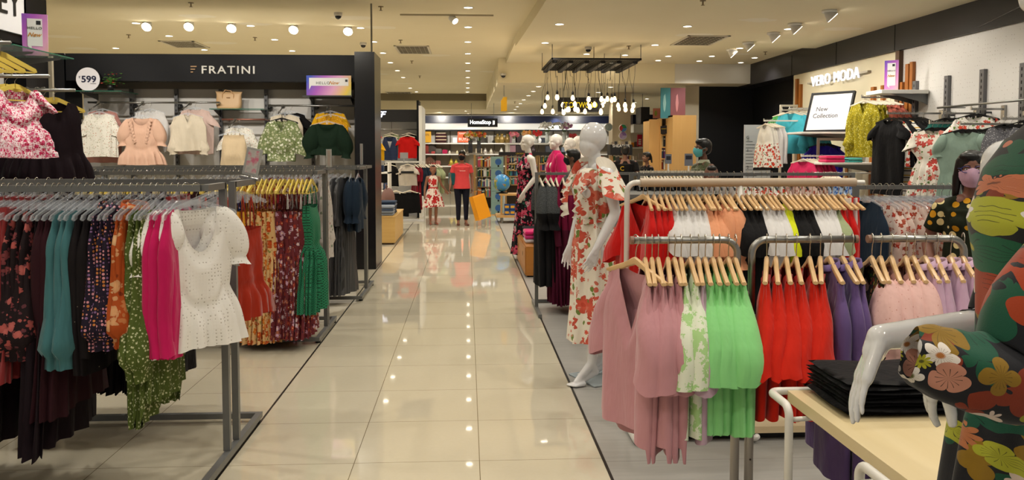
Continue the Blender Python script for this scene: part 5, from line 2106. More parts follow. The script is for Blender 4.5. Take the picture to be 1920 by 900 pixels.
# ------------------------------------------------------------------ white pipe racks, near right
def arc_pts(c, r, a0, a1, ux, uz, n=7):
    return [V(c) + V(ux) * r * math.cos(a0 + (a1 - a0) * i / n) + V(uz) * r * math.sin(a0 + (a1 - a0) * i / n) for i in range(n + 1)]
YW = 3.0
zr = at(1290, 450, YW).z
def loop_rail(r, xfree, xpost, y, z, rad=.0135):
    s = 1 if xpost > xfree else -1
    R = .055
    pts = [(xfree, y, z), (xpost - s * R, y, z)]
    pts += arc_pts((xpost - s * R, y, z - R), R, PI / 2, 0, (s, 0, 0), (0, 0, 1))[1:]
    pts += [(xpost, y, z - .3)]
    mb = MB(); mb.tube(pts, rad, 12); mb.build('hanging_rail', M_steel, r, True)
    mb = MB(); mb.tube([(xpost, y, z - .28), (xpost, y, .03)], rad * 1.25, 12); mb.build('post', plain('b9b2aa', .35, .3), r, True)
    mb = MB(); mb.cyl((xfree - s * .012, y, z), (xfree, y, z), rad * 1.15, 12)
    mb.build('end_cap', plain('8a6a5a', .5), r)
xa0, xa1 = at(1188, 450, YW).x, at(1383, 450, YW).x
xb0, xb1 = at(1602, 450, YW).x, at(1410, 450, YW).x
xc0, xc1 = at(1632, 450, YW).x, at(1808, 450, YW).x
r = thing('pipe_rack', 'low steel pipe rack of pink, mint and red tops at front right', 'clothes rack', ((xa1 + xb1) / 2, YW, 0), 'low steel pipe racks at front right')
loop_rail(r, xa0, xa1, YW, zr)
loop_rail(r, xb0, xb1, YW, zr)
for z in (zr - .2, .5, .2):
    mb = MB(); mb.tube([(xa1, YW, z), (xb1, YW, z)], .009, 10); mb.build('connecting_rod', plain('b9b2aa', .35, .3), r, True)
mb = MB(); mb.tube([(xa1 - .3, YW - .02, .025), (xb1 + .35, YW - .02, .025)], .016, 10); mb.tube([(xa1, YW - .28, .025), (xa1, YW + .28, .025)], .016, 10); mb.tube([(xb1, YW - .28, .025), (xb1, YW + .28, .025)], .016, 10)
mb.build('base_tube', M_tubew, r, True)
for z in (.35, .62, .86):
    mb = MB(); mb.cyl((xb1, YW - .018, z), (xb1, YW - .0165, z), .004, 8); mb.build('screw', plain('4a3a34', .5), r)
r = thing('pipe_rack', 'low steel pipe rack of blush and lilac blouses beside the floral mannequin', 'clothes rack', (xc1, YW, 0), 'low steel pipe racks at front right')
loop_rail(r, xc0, xc1, YW, zr)
mb = MB(); mb.tube([(xc1 - .3, YW - .02, .025), (xc1 + .1, YW - .02, .025)], .016, 10); mb.tube([(xc1, YW - .28, .025), (xc1, YW + .28, .025)], .016, 10)
mb.build('base_tube', M_tubew, r, True)
WP = 'on the low pipe rack'
hang_row((xa0 + .012, YW, zr), (.0285, 0, 0), [('tunic/dustypink', 'dusty pink tunic', 'tunic', 1, .5), ('tunic/dustypink', 'dusty pink tunic', 'tunic', 5), ('top/tiedye', 'pale green tie-dye top', 'top', 2), ('top/lilac', 'pale lilac top', 'top', 1),
         ('top/mint', 'mint green top', 'top', 5)], WP, face=-PI / 2 - .17, hanger='wood', seed=21, jit=.04)
hang_row((xb1 + .05, YW, zr), (.042, 0, 0), [('top/redorange', 'red-orange ribbed top', 'top', 6, -.1), ('top/purple', 'purple collared long-sleeved top', 'top', 3)], WP, face=-PI / 2 - .24, hanger='wood', seed=22, jit=.05)
hang_row((xc0 + .0, YW, zr), (.044, 0, 0), [('dress/darkbotanical', 'dark botanical-print dress', 'dress', 1), ('blouse/blush', 'blush blouse with puffed sleeves', 'blouse', 4), ('blouse/lilac', 'lilac ruffle-sleeved blouse', 'blouse', 4)],
         'beside the floral mannequin', face=-PI / 2 - .32, hanger='wood', seed=23, jit=.06)

# long white rack with wooden rail sleeve
Y2 = 4.4
z2 = at(1400, 342, Y2).z
x20, x21 = at(1176, 342, Y2).x, at(1597, 342, Y2).x
r = thing('pipe_rack', 'long white pipe rack with a beige rail and many wooden hangers', 'clothes rack', (x20, Y2, 0), 'long clothes racks at right')
R = .05
pts = [(x20, Y2, .03), (x20, Y2, z2 - R)] + arc_pts((x20 + R, Y2, z2 - R), R, PI, PI / 2, (1, 0, 0), (0, 0, 1))[1:] + [(x20 + .1, Y2, z2)]
mb = MB(); mb.tube(pts, .0155, 12); mb.build('post', M_tubew, r, True)
mb = MB(); mb.tube([(x20 + .07, Y2, z2), (x21 + .02, Y2, z2)], .0235, 16); mb.build('hanging_rail', plain('b7a48e', .45), r, 'auto')
mb = MB(); mb.cyl((x21 + .02, Y2, z2), (x21 + .07, Y2, z2), .012, 12); mb.build('rail_tip', M_tubew, r)
xp = x20 + .62
mb = MB(); mb.tube([(xp, Y2, z2), (xp, Y2, .03)], .0155, 12); mb.build('post', M_tubew, r, True)
for x in (x20, xp):
    mb = MB(); mb.tube([(x, Y2 - .32, .045), (x, Y2 - .28, .02), (x, Y2 + .28, .02), (x, Y2 + .32, .045)], .0155, 10); mb.build('foot_tube', M_tubew, r, True)
# wooden platform
a = atz(1205, 820, .06); 
r = thing('display_platform', 'low pale wood platform with rounded corners under the long rack', 'platform', (1.6, 4.4, 0))
mb = MB()
x0_, x1_, y0_, y1_ = x20 + .06, x21 + .02, 4.13, 4.72
poly = []
for cx_, cy_, a0 in ((x1_ - .08, y1_ - .08, 0), (x0_ + .08, y1_ - .08, 90), (x0_ + .08, y0_ + .08, 180), (x1_ - .08, y0_ + .08, 270)):
    for q in range(7):
        a = math.radians(a0 + 15 * q)
        poly.append((cx_ + .08 * math.cos(a), cy_ + .08 * math.sin(a)))
M_platwood = wood('d3bf9c', 'c2ab84', 2, .4, name='pale_birch')
mb.prism(poly, lambda u, v, w: V((u, v, .045 + w)), .035); mb.build('deck_board', M_platwood, r)
mb = MB(); mb.box(x0_ + .06, x1_ - .06, y0_ + .06, y1_ - .06, 0, .045); mb.build('plinth', plain('1c1a18', .6), r)
WL = 'on the long wooden-hanger rail'
items = [('dress/redv', 'red V-neck dress', 'dress', 1, .5), ('top/red', 'red top', 'top', 4), ('t_shirt/white', 'white t-shirt', 't-shirt', 6), ('t_shirt/peach', 'peach t-shirt', 't-shirt', 3), ('t_shirt/peachtwist', 'peach t-shirt', 't-shirt', 3),
         ('dress/blackt', 'long black top', 'top', 4), ('t_shirt/white', 'plain white t-shirt', 't-shirt', 4), ('t_shirt/lime', 'lime yellow t-shirt', 't-shirt', 1), ('t_shirt/black', 'black t-shirt', 't-shirt', 4), ('t_shirt/white', 'bright white t-shirt', 't-shirt', 4),
         ('t_shirt/sage', 'sage green t-shirt', 't-shirt', 1), ('top/red', 'orange-red top', 'top', 2), ('track_pants/redwhite', 'red and white striped trousers', 'trousers', 2)]
n = sum(i[3] for i in items)
hang_row((x20 + .085, Y2, z2), ((x21 - x20 - .1) / (n - 1), 0, 0), items, WL, face=-PI / 2 - .08, hanger='wood', seed=24, jit=.03)

def simple_rack(x0, x1, y, z, label, mat=M_grey, base=True, rad=None, group='grey square-tube racks at right', depth=.5):
    r = thing('clothes_rack', label, 'clothes rack', (x0, y, 0), group)
    b = .016
    mb = MB(); mb.box(x0, x1, y - b, y + b, z - b, z + b * .6); mb.build('hanging_rail', mat, r)
    for x in (x0, x1 - 2 * b):
        mb = MB(); mb.box(x, x + 2 * b, y - b, y + b, .03, z - b); mb.build('post', mat, r)
        mb = MB(); mb.box(x, x + 2 * b, y - depth / 2, y + depth / 2, .005, .035); mb.build('foot_bar', mat, r)
    mb = MB(); mb.box(x0 + 2 * b, x1 - 2 * b, y + depth / 2 - 2 * b, y + depth / 2, .005, .035); mb.build('cross_bar', mat, r)
    return r
Y3 = 5.0
z3 = at(1700, 350, Y3).z
simple_rack(at(1600, 350, Y3).x, at(1800, 350, Y3).x, Y3, z3, 'grey rack of floral blouses beside the woman in polka dots')
hang_row((at(1622, 350, Y3).x, Y3, z3), (.045, 0, 0), [('blouse/navyplain', 'navy blouse', 'blouse', 1), ('blouse/pinkfloral', 'cream and red floral blouse', 'blouse', 7, .25), ('blouse/navyplain', 'dark navy blouse', 'blouse', 2, .2), ('blouse/bluefloral', 'blue floral blouse', 'blouse', 4, .2)],
         'left of the polka dot woman', face=-PI / 2, hanger='clear', seed=25, jit=.08)
Y4 = 6.8
z4 = at(1400, 326, Y4).z
x40, x41 = at(1180, 326, Y4).x, at(1602, 326, Y4).x
simple_rack(x40, x41, Y4, z4, 'long grey rack with black hangers behind the wooden-hanger rail')
hang_row((x40 + .06, Y4, z4), ((x41 - x40 - .1) / 33, 0, 0), [('t_shirt/black', 'black top', 'top', 9), ('dress/whiteprint', 'white print dress', 'dress', 6), ('top/whitefloral', 'white floral top', 'top', 8), ('blouse/pinkfloral', 'pinkish floral blouse', 'blouse', 6), ('blouse/bluefloral', 'blue print blouse', 'blouse', 5)],
         'on the grey rail behind', face=-PI / 2, hanger='black', seed=26, detail=False, jit=.15)
Y5 = 8.4
z5 = at(1250, 322, Y5).z
x50, x51 = at(1200, 322, Y5).x, at(1320, 322, Y5).x
simple_rack(x50, x51, Y5, z5, 'whitish rack with pale hangers and two small sign holders', plain('cfc8ba', .4))
hang_row((x50 + .04, Y5, z5), ((x51 - x50 - .08) / 17, 0, 0), [('t_shirt/black', 'black tee', 't-shirt', 6), ('blouse/navyplain', 'navy shirt', 'shirt', 6), ('t_shirt/white', 'white tee', 't-shirt', 6)], 'on the whitish rack', face=-PI / 2, hanger='pale', seed=27, detail=False)
def small_sign(px, py0, py1, w, Y, label):
    a = at(px, py1, Y); b = at(px, py0, Y)
    r = thing('sign_holder', label, 'sign', (a.x, Y, a.z), 'small sign holders on the right racks')
    mb = MB(); mb.box(a.x - w / 2, a.x + w / 2, Y - .004, Y + .004, a.z + .05, b.z); mb.build('sign_card', plain('7c808c', .4), r)
    mb = MB(); mb.box(a.x - w / 2 + .01, a.x + w / 2 - .01, Y - .0055, Y - .004, b.z - .06, b.z - .02); mb.build('printed_band', plain('2a2c38', .4), r)
    mb = MB(); mb.box(a.x - .008, a.x + .008, Y - .004, Y + .004, a.z - .045, a.z + .05); mb.build('holder_stem', M_white, r)
small_sign(1253, 289, 316, .065, Y5, 'narrow sign holder left of the two on the whitish rack')
small_sign(1291, 288, 320, .085, Y5, 'wider sign holder right of the two on the whitish rack')

# grey rack with tweed and maroon outfits
Ym = 7.75
zm = at(1030, 325, Ym).z
xm0 = at(1003, 400, Ym).x
simple_rack(xm0, xm0 + 1.0, Ym, zm, 'grey square-tube rack of tweed and maroon outfits behind the floral-dress mannequin', depth=.8)
hang_row((xm0 + .055, Ym, zm), (.05, 0, 0), [('outfit/tweed', 'charcoal tweed top with black skirt', 'outfit', 3, .1), ('outfit/maroon', 'long maroon outfit', 'outfit', 6), ('t_shirt/black', 'short black top', 'top', 6)], 'on the grey middle rack', face=-PI / 2, hanger='pale', seed=28, jit=.05)

# grey shelf gondola with pink folded clothes
def folded(mb, x0, x1, y0, y1, z, h, r_=.35, seed=0):
    q = random.Random(seed)
    j = lambda a=.006: q.uniform(-a, a)
    mb.rbox(x0 + j(), x1 + j(), y0 + j(), y1 + j(), z, z + h * .98, min(h * .45, .02), 3)
def folded_stack(name, label, cat, cols, x0, x1, y0, y1, z, h, group, seed=0):
    for i, c in enumerate(cols):
        mb = MB(); folded(mb, x0, x1, y0, y1, z + i * h, h, seed=seed + i)
        mb.rbox(x0 + .004, x1 - .01, y0 - .002, y0 + .03, z + i * h + h * .12, z + i * h + h * .5, h * .18, 2)
        o = mb.build(name, c, None, True, loc=((x0 + x1) / 2, (y0 + y1) / 2, z + i * h))
        tag(o, label % ORD[i], cat, group)
Yg = 6.1
r = thing('display_table', 'grey steel shelf frame holding pink folded clothes between mannequin and long rack', 'display table', (1.5, Yg, 0))
xg0, xg1 = at(1150, 365, Yg).x, at(1150, 365, Yg).x + .8
zt = at(1170, 365, Yg).z
for x in (xg0, xg1 - .035):
    for y in (Yg, Yg + .6):
        mb = MB(); mb.box(x, x + .035, y, y + .035, 0, zt); mb.build('leg', M_grey, r)
for z in (zt - .03, .84, .4):
    mb = MB(); mb.box(xg0, xg1, Yg, Yg + .635, z, z + .03); mb.build('shelf_board', M_grey, r)
folded_stack('folded_shirt', '%s pink folded top from the bottom on the grey shelf', 'folded clothes', [plain('c89aa0', .8), plain('d4a8ac', .8), plain('c9949a', .8), plain('d8b0b0', .8), plain('b98a94', .8)], xg0 + .04, xg0 + .33, Yg + .05, Yg + .4, .872, .035, 'pink folded tops on the grey shelf', 3)
folded_stack('folded_shirt', '%s dark folded top from the bottom on the lower grey shelf', 'folded clothes', [fabric('1c1c22'), fabric('2a3040'), fabric('1c1c22'), fabric('30342c')], xg0 + .04, xg0 + .36, Yg + .05, Yg + .4, .432, .04, 'dark folded tops on the lower grey shelf', 8)
folded_stack('folded_shirt', '%s black folded top from the bottom, beside the pink folded tops', 'folded clothes', [fabric('141416')] * 4, xg0 + .4, xg0 + .72, Yg + .05, Yg + .4, .872, .035, 'black folded tops beside the pink ones', 12)

# wooden cabinet with folded clothes beside the aisle
xk, yk0, yk1, zk = .69, 9.8, 11.5, .37
r = thing('wooden_cabinet', 'low orange-brown wooden cabinet with cut-out grips beside the aisle', 'cabinet', (xk + .25, (yk0 + yk1) / 2, 0))
M_cab = wood('b5762c', '9c6020', 2, .4, name='orange_wood')
mb = MB(); mb.box(xk + .012, xk + .5, yk0, yk1, .02, zk); mb.build('cabinet_body', M_cab, r)
for k in range(2):
    ya = yk0 + .01 + k * (yk1 - yk0) / 2
    mb = MB(); mb.box(xk, xk + .011, ya, ya + (yk1 - yk0) / 2 - .015, .03, zk - .012)
    d = mb.build('door', M_cab, r)
    mb = MB(); mb.cyl((xk - .001, ya + .42, .24), (xk + .002, ya + .42, .24), .03, 16); mb.build('grip_hole', plain('1c0e06', .8), d, world=True)
mb = MB(); mb.box(xk + .03, xk + .48, yk0 + .03, yk1 - .02, 0, .02); mb.build('plinth', M_black, r)
folded_stack('folded_garment', '%s white and pink folded garment from the bottom on the wooden cabinet', 'folded clothes', [fabric('d8d0d4'), fabric('c83a80'), fabric('d0246c')], xk + .03, xk + .2, yk0 + .35, yk0 + .75, zk, .05, 'folded pink garments on the wooden cabinet', 30)
folded_stack('folded_garment', '%s black folded garment from the bottom on the wooden cabinet', 'folded clothes', [fabric('141216')] * 5, xk + .13, xk + .42, yk0 + .05, yk0 + .4, zk, .034, 'folded black garments on the wooden cabinet', 40)
folded_stack('folded_garment', '%s black folded garment at the rear of the wooden cabinet', 'folded clothes', [fabric('18161c')] * 4, xk + .05, xk + .36, yk0 + .9, yk0 + 1.3, zk, .034, 'folded black garments at the rear of the cabinet', 50)

# ------------------------------------------------------------------ front table
zt = .735
TX0, TX1, TY0, TY1 = 1.03, 1.75, 1.78, 2.6
r = thing('display_table', 'pale birch display table with a white tube frame at the front right', 'display table', ((TX0 + TX1) / 2, 2.2, 0))
poly = []
for cx_, cy_, a0 in ((TX1 - .04, TY1 - .04, 0), (TX0 + .04, TY1 - .04, 90), (TX0 + .04, TY0 + .04, 180), (TX1 - .04, TY0 + .04, 270)):
    for q in range(7):
        a = math.radians(a0 + 15 * q)
        poly.append((cx_ + .04 * math.cos(a), cy_ + .04 * math.sin(a)))
mb = MB(); mb.prism(poly, lambda u, v, w: V((u, v, zt - .035 + w)), .035); mb.build('table_top', wood('dccba4', 'cfbb8e', 2, .35, 1, name='birch_top'), r)
xt = TX0 - .055
for (ya, s) in ((TY1 - .05, -1), (TY0 + .05, 1)):
    R = .035
    pts = [(TX1 + .05, ya, zt - .3), (TX1 + .05, ya, zt + .0)]
    pts = [(TX1 - .1, ya + s * -.03, zt - .005), (xt + R, ya - s * .03, zt - .005)]
    pts += arc_pts((xt + R, ya - s * .03 + s * R, zt - .005), R, PI / 2, PI, (1, 0, 0), (0, -s, 0))[1:]
    pts += [(xt, ya + s * .10, zt - .005)]
    pts += arc_pts((xt, ya + s * .10, zt - .005 - R), R, PI / 2, 0, (0, s, 0), (0, 0, 1))[1:]
    pts += [(xt, ya + s * .135, .03)]
    mb = MB(); mb.tube(pts, .0125, 12); mb.build('frame_tube', M_tubew, r, True)
    mb = MB(); mb.tube([(xt, ya + s * .12, zt - .05), (TX0 + .05, ya + s * .12, zt - .045)], .008, 8); mb.build('fixing_lug', M_tubew, r, True)
    mb = MB(); mb.tube([(TX1 - .1, ya + s * .12, zt - .04), (TX1 - .1, ya + s * .12, .03)], .0125, 12); mb.build('leg', M_tubew, r, True)
mb = MB(); mb.tube([(xt, TY0 + .19, .03), (xt, TY1 - .19, .03)], .0125, 10); mb.build('floor_tube', M_tubew, r, True)
def trouser_fold(i, z, x0, x1, y0, y1, h):
    q = random.Random(90 + i)
    mb = MB()
    n, m = 16, 10
    top = []; bot = []
    for a in range(n + 1):
        ra = []; rb = []
        for b in range(m + 1):
            u, v = a / n, b / m
            x = x0 + (x1 - x0) * u; y = y0 + (y1 - y0) * v
            e = min(u, 1 - u, v * 1.3, (1 - v) * 1.3)
            th = h * (min(1, e / .07)) ** .5
            wv = .0035 * math.sin(u * 9 + i) * math.sin(v * 7 + i * 2)
            ra.append(V((x + q.uniform(-.001, .001), y, z + h * .5 + th * .48 + wv))); rb.append(V((x, y, z + h * .5 - th * .48 + wv)))
        top.append(ra); bot.append(rb)
    for g, fl in ((top, 0), (bot, 1)):
        vs = [[mb.bm.verts.new(p) for p in row] for row in g]
        for a in range(n):
            for b in range(m):
                mb.bm.faces.new((vs[a][b], vs[a + 1][b], vs[a + 1][b + 1], vs[a][b + 1]))
    bmesh.ops.remove_doubles(mb.bm, verts=list(mb.bm.verts), dist=.0006)
    bd = [e for e in mb.bm.edges if e.is_boundary]
    if bd:
        bmesh.ops.holes_fill(mb.bm, edges=bd, sides=0)
    return mb
q = random.Random(2)
for i in range(8):
    dx = q.uniform(-.012, .012)
    o = trouser_fold(i, zt + .001 + i * .0125, TX0 + .06 + dx, TX0 + .5 + dx, 2.28 + q.uniform(-.008, .008), TY1 - .03, .0135).build('folded_trousers', fabric('0b0a0d'), None, True, loc=(1.3, 2.4, zt + i * .0125))
    tag(o, '%s black folded trousers from the bottom of the stack on the birch table' % ORD[i], 'trousers', 'black trousers stacked on the birch table')

# ------------------------------------------------------------------ big front mannequin
MX, MY, MB_ = 1.10, 1.45, .04
def ML(px, py, Y):
    p = at(px, py, Y)
    return V((MY - Y, p.x - MX, p.z - MB_))
SC = 1.34 / 1544
def fl(px, py):
    s_ = (1.2 if 600 < py < 780 else 1.46 if py < 600 else 1.4) / 1544
    return ((px - 876) * s_ - MX, 1.503 - (py - 285) * s_ - MB_)
t = NT('botanical_print')
co = t.coord('Object')
sx, sy, sz = t.sep(co)
nz = t.noise(co, 14, 2, out=1)
ns = t.sep(nz)
U = t.math('ADD', sy, t.math('MULTIPLY', t.math('SUBTRACT', ns[0], .5), .018))
W = t.math('ADD', sz, t.math('MULTIPLY', t.math('SUBTRACT', ns[1], .5), .018))
cur = srgb('12131a')
# filler motifs that cover the rest of the cloth
for sc_, sz_, cols_, pet in ((11, .45, ['0f4a34', '8a6a14', '12131a', '0f4a34', '7a2c14'], 3), (15, .36, ['b8705a', '12131a', 'c8b8b0', '12131a', '8a8a20'], 5)):
    vo = t.node('ShaderNodeTexVoronoi', feature='F1'); vo.inputs['Scale'].default_value = sc_
    t.link(co, vo.inputs['Vector'])
    sub = t.node('ShaderNodeVectorMath', operation='SUBTRACT'); t.link(co, sub.inputs[0]); t.link(vo.outputs['Position'], sub.inputs[1])
    a_, b_, c_ = t.sep(sub.outputs[0])
    ang = t.math('ARCTAN2', c_, b_)
    lim = t.math('MULTIPLY_ADD', t.math('ABSOLUTE', t.math('SINE', t.math('MULTIPLY', ang, pet / 2))), sz_ * .5, sz_ * .55)
    ramp = t.node('ShaderNodeValToRGB'); ramp.color_ramp.interpolation = 'CONSTANT'
    el = ramp.color_ramp.elements
    while len(el) < len(cols_): el.new(.5)
    for i, c in enumerate(cols_): el[i].position = i / len(cols_); el[i].color = srgb(c)
    t.link(t.sep(vo.outputs['Color'])[0], ramp.inputs[0])
    cur = t.mix(t.math('LESS_THAN', vo.outputs['Distance'], lim), cur, ramp.outputs[0])
FL = [  # px, py, radius px, petals, colour, deep, line colour, centre radius, centre colour, rotation
    (1893, 625, 62, 4, '0f4a36', .35, '0a3024', 9, '9a9a24', .3), (1838, 262, 50, 4, '96381a', .25, '6a2410', 0, '', 0), (1905, 300, 44, 3, '0f4a34', .3, '0a3024', 0, '', .5),
    (1820, 415, 34, 3, '0f4a34', .3, '0a3024', 0, '', 1.5), (1858, 393, 62, 5, 'a3a62c', .22, '4a4a18', 25, '12382a', .4), (1848, 545, 92, 8, '9a3816', .2, '5a1e0c', 11, '155a3c', .1),
    (1905, 478, 48, 4, '12583c', .3, '0a3426', 9, 'b0a428', .8), (1824, 470, 26, 3, '8c3418', .2, '5a200c', 0, '', .6), (1905, 345, 27, 9, 'b86c4c', .5, '6a3a28', 4, '6a3a28', 0), (1911, 408, 19, 5, 'd8d2d2', .35, '8a8a84', 5, '30402c', .2),
    (1858, 393, 10, 4, 'c8a4ac', .4, '6a4a50', 3, '3a1c20', .4), (1862, 452, 9, 8, 'b8b428', .4, '6a6a18', 3, '6a6a18', 0), (1772, 642, 33, 5, '136244', .35, '0a3a28', 6, '8a9a24', .2),
    (1736, 652, 30, 3, 'c89488', .2, '3a2a24', 0, '', .3), (1708, 668, 24, 3, '96381a', .2, '5a200c', 0, '', 1.0), (1840, 650, 36, 4, '84651a', .5, '5a4410', 0, '', .7), (1818, 692, 23, 5, 'd8d0c8', .4, '8a7a6a', 6, 'a86a34', .5),
    (1790, 708, 15, 10, 'a09c24', .5, '5a5a14', 4, '4a4a14', 0), (1748, 712, 24, 4, '12583c', .3, '0a3426', 0, '', .4), (1775, 738, 16, 5, 'cfc8c0', .4, '8a8a7a', 5, '5a5a2c', .4), (1830, 735, 28, 3, 'b8806c', .3, '3a2a24', 0, '', .9),
    (1720, 700, 16, 4, 'b88a80', .3, '3a2a24', 0, '', .1), (1888, 800, 54, 3, '0f4a38', .3, '0a3024', 0, '', .2), (1830, 835, 38, 3, 'b8806e', .22, '4a2c24', 0, '', 1.3), (1808, 872, 34, 4, '0f4a34', .3, '0a3024', 6, '8a9a24', .3),
    (1876, 858, 29, 10, 'b06c44', .5, '6a3a20', 5, '5a2c14', .1), (1786, 805, 17, 5, 'cfc6bc', .4, '8a7a6a', 5, '6a5a24', .2), (1776, 850, 24, 3, '96381a', .2, '5a200c', 0, '', .3), (1905, 725, 34, 4, '84651a', .5, '5a4410', 0, '', .2), (1915, 880, 24, 4, 'a3a62c', .3, '4a4a18', 0, '', 0)]
for (px, py, R, pet, c, deep, lc, cr, cc, rot) in FL:
    u0, w0 = fl(px, py)
    du = t.math('SUBTRACT', U, u0); dw = t.math('SUBTRACT', W, w0)
    rr_ = t.math('SQRT', t.math('ADD', t.math('MULTIPLY', du, du), t.math('MULTIPLY', dw, dw)))
    an = t.math('ARCTAN2', dw, du)
    pe = t.math('POWER', t.math('ABSOLUTE', t.math('COSINE', t.math('MULTIPLY_ADD', an, pet / 2, rot))), .45)
    lim = t.math('MULTIPLY_ADD', pe, R * SC * deep * 1.6, R * SC * (1 - deep * 1.6 * .95))
    ins = t.math('LESS_THAN', rr_, lim)
    vein = t.math('GREATER_THAN', t.math('COSINE', t.math('MULTIPLY', an, pet * 4)), .93)
    vr = t.math('LESS_THAN', rr_, R * SC * .62)
    col = t.mix(t.math('MULTIPLY', vein, vr), srgb(c), srgb(lc))
    cur = t.mix(ins, cur, col)
    if cr:
        lim2 = t.math('MULTIPLY_ADD', t.math('ABSOLUTE', t.math('COSINE', t.math('MULTIPLY', an, 9))), cr * SC * .45, cr * SC * .62)
        cur = t.mix(t.math('LESS_THAN', rr_, lim2), cur, srgb(cc))
t.base(cur)
t.b.inputs['Roughness'].default_value = .75
t.b.inputs['Specular IOR Level'].default_value = .25
t.b.inputs['Sheen Weight'].default_value = .15
t.bump(t.noise(co, 350, 2), .12, .002)
C_bot = t.m

r = thing('mannequin', 'large glossy white mannequin at the right edge in a dark dress with big retro flowers', 'mannequin', (MX, MY, MB_), 'mannequins')
r.rotation_euler = (0, 0, -PI / 2)
mb = MB()
NE, NW, FE, FW = ML(1885, 695, 1.25), ML(1752, 652, 1.27), ML(1860, 612, 1.62), ML(1650, 632, 1.56)
arms = [(1, NE, NW, ML(1722, 785, 1.40) - NW, (.1, .95, -.1), .1),
        (-1, FE, FW, ML(1575, 815, 1.56) - FW, (.25, .85, -.3), .1)]
human_body(mb, 1.80, .135, arms, None, 'person', hs=1.0)
link_mesh('figure_body', remeshed(mb, 'figure_body', M_mann, .0042, 7), r)
k = 1.8 / 1.7
S = [(1.43, .1, .07, 0, .015), (1.40, .14, .082, 0, .005), (1.35, .165, .1, 0, -.01), (1.26, .165, .128, 0, -.018), (1.16, .15, .12, 0, -.01), (1.04, .135, .12, 0, -.01), (.92, .175, .15, 0, -.01), (.75, .19, .17, 0, -.01), (.5, .21, .19, 0, -.02), (.25, .23, .21, 0, -.02)]
skirt_loft([(a * k, b * k, c * k, d, e) for a, b, c, d, e in S], fold=.014, nf=9, rows=60, seed=11, start=.4, n=120).build('dress', C_bot, r, True, world=False)
def sleeve(path, parent, name, mat, seed=0, fold=.008, n=40):
    """path: list of (point, radius)"""
    P_ = [(V(p), rad) for p, rad in path]
    # catmull subdivide
    pts, rad = [], []
    for i in range(len(P_) - 1):
        p0 = P_[max(i - 1, 0)][0]; p1 = P_[i][0]; p2 = P_[i + 1][0]; p3 = P_[min(i + 2, len(P_) - 1)][0]
        for q in range(8):
            tt = q / 8
            pts.append(.5 * ((2 * p1) + (p2 - p0) * tt + (2 * p0 - 5 * p1 + 4 * p2 - p3) * tt ** 2 + (3 * p1 - p0 - 3 * p2 + p3) * tt ** 3))
            rad.append(P_[i][1] + (P_[i + 1][1] - P_[i][1]) * smooth(tt))
    pts.append(P_[-1][0]); rad.append(P_[-1][1])
    mb = MB(); rs = []
    up = V((1, 0, 0))
    rnd_ = random.Random(seed); ph = rnd_.uniform(0, 6)
    for i, p in enumerate(pts):
        d = (pts[min(i + 1, len(pts) - 1)] - pts[max(i - 1, 0)]).normalized()
        x = d.cross(up); x = x.normalized() if x.length > .01 else d.orthogonal().normalized()
        y = x.cross(d).normalized()
        up = y
        u = i / len(pts)
        rs.append([p + (x * math.cos(a) + y * math.sin(a)) * (rad[i] + fold * (.3 + u) * (math.sin(5 * a + ph + u * 3) * .6 + .4 * math.sin(14 * u + 2 * a))) for a in [2 * PI * k_ / n for k_ in range(n)]])
    mb.rings(rs, True, False)
    return mb.build(name, mat, parent, True, world=False)
SHN = V((.165, 0, 1.43))
sleeve([(V((.12, 0, 1.45)), .05), (SHN, .066), (SHN.lerp(NE, .35), .08), (SHN.lerp(NE, .7), .088), (NE + V((0, .02, .0)), .076), (ML(1835, 700, 1.25), .066), (ML(1785, 690, 1.26), .06), (ML(1735, 672, 1.27), .05), (ML(1706, 662, 1.275), .04)], r, 'sleeve', C_bot, 1, .006)
SHF = V((-.165, 0, 1.43))
sleeve([(V((-.12, 0, 1.45)), .05), (SHF + V((0, .03, 0)), .056), (SHF.lerp(FE, .4) + V((0, .03, 0)), .056), (SHF.lerp(FE, .8) + V((0, .02, 0)), .056), (FE, .05), (FE.lerp(FW, .2), .042)], r, 'sleeve', C_bot, 2, .006)
mb = MB(); mb.rbox(-.25, .25, -.25, .25, -.12, -.002, .01, 2); 
o = mb.build('mannequin_plinth', M_white, None, loc=None, world=True)
o.location = (MX, MY, MB_)
tag(o, 'white square plinth under the large retro-flower mannequin', 'plinth')

# ------------------------------------------------------------------ right wall shops
M_led = emit('f4f6ff', .8, 'white_led_letters')
r = thing('shop_sign', 'glowing white shop-name letters on the cream wall at right', 'sign', (XW, 12.9, 2.7))
text('VERO MODA', .2, (XW - .07, 12.93, 2.695), M_led, r, rotz=-PI / 2, width=1.72, height=.17, bold=.0, depth=.012, spacing=1.1, name='lettering')
mb = MB(); mb.box(XW - .055, XW, 11.85, 14.0, 2.67, 2.70); mb.build('mounting_bar', plain('b8b0a0', .4), r)
fa = [o for o in bpy.data.objects if o.name.startswith('trim_4')][0]
r = thing('shop_sign', 'white handwritten-style shop lettering cut off at the top right corner', 'sign', (XW - .05, 8.9, 3.07))
text('Latin Quarters', .34, (XW - .062, 8.22, 3.06), plain('d0ccc8', .4), r, rotz=-PI / 2, shear=.45, width=2.1, height=.27, depth=.006, bold=.002)
M_batt = wood('b06a1e', '8a4e12', 2, .45, 2, name='amber_batten')
bts = [(1493, 148, .07), (1500, 158, .06), (1527, 180, .07), (1590, 172, .08), (1636, 163, .09), (1654, 160, .07), (1690, 154, .06), (1701, 120, .08), (1709, 116, .07)]
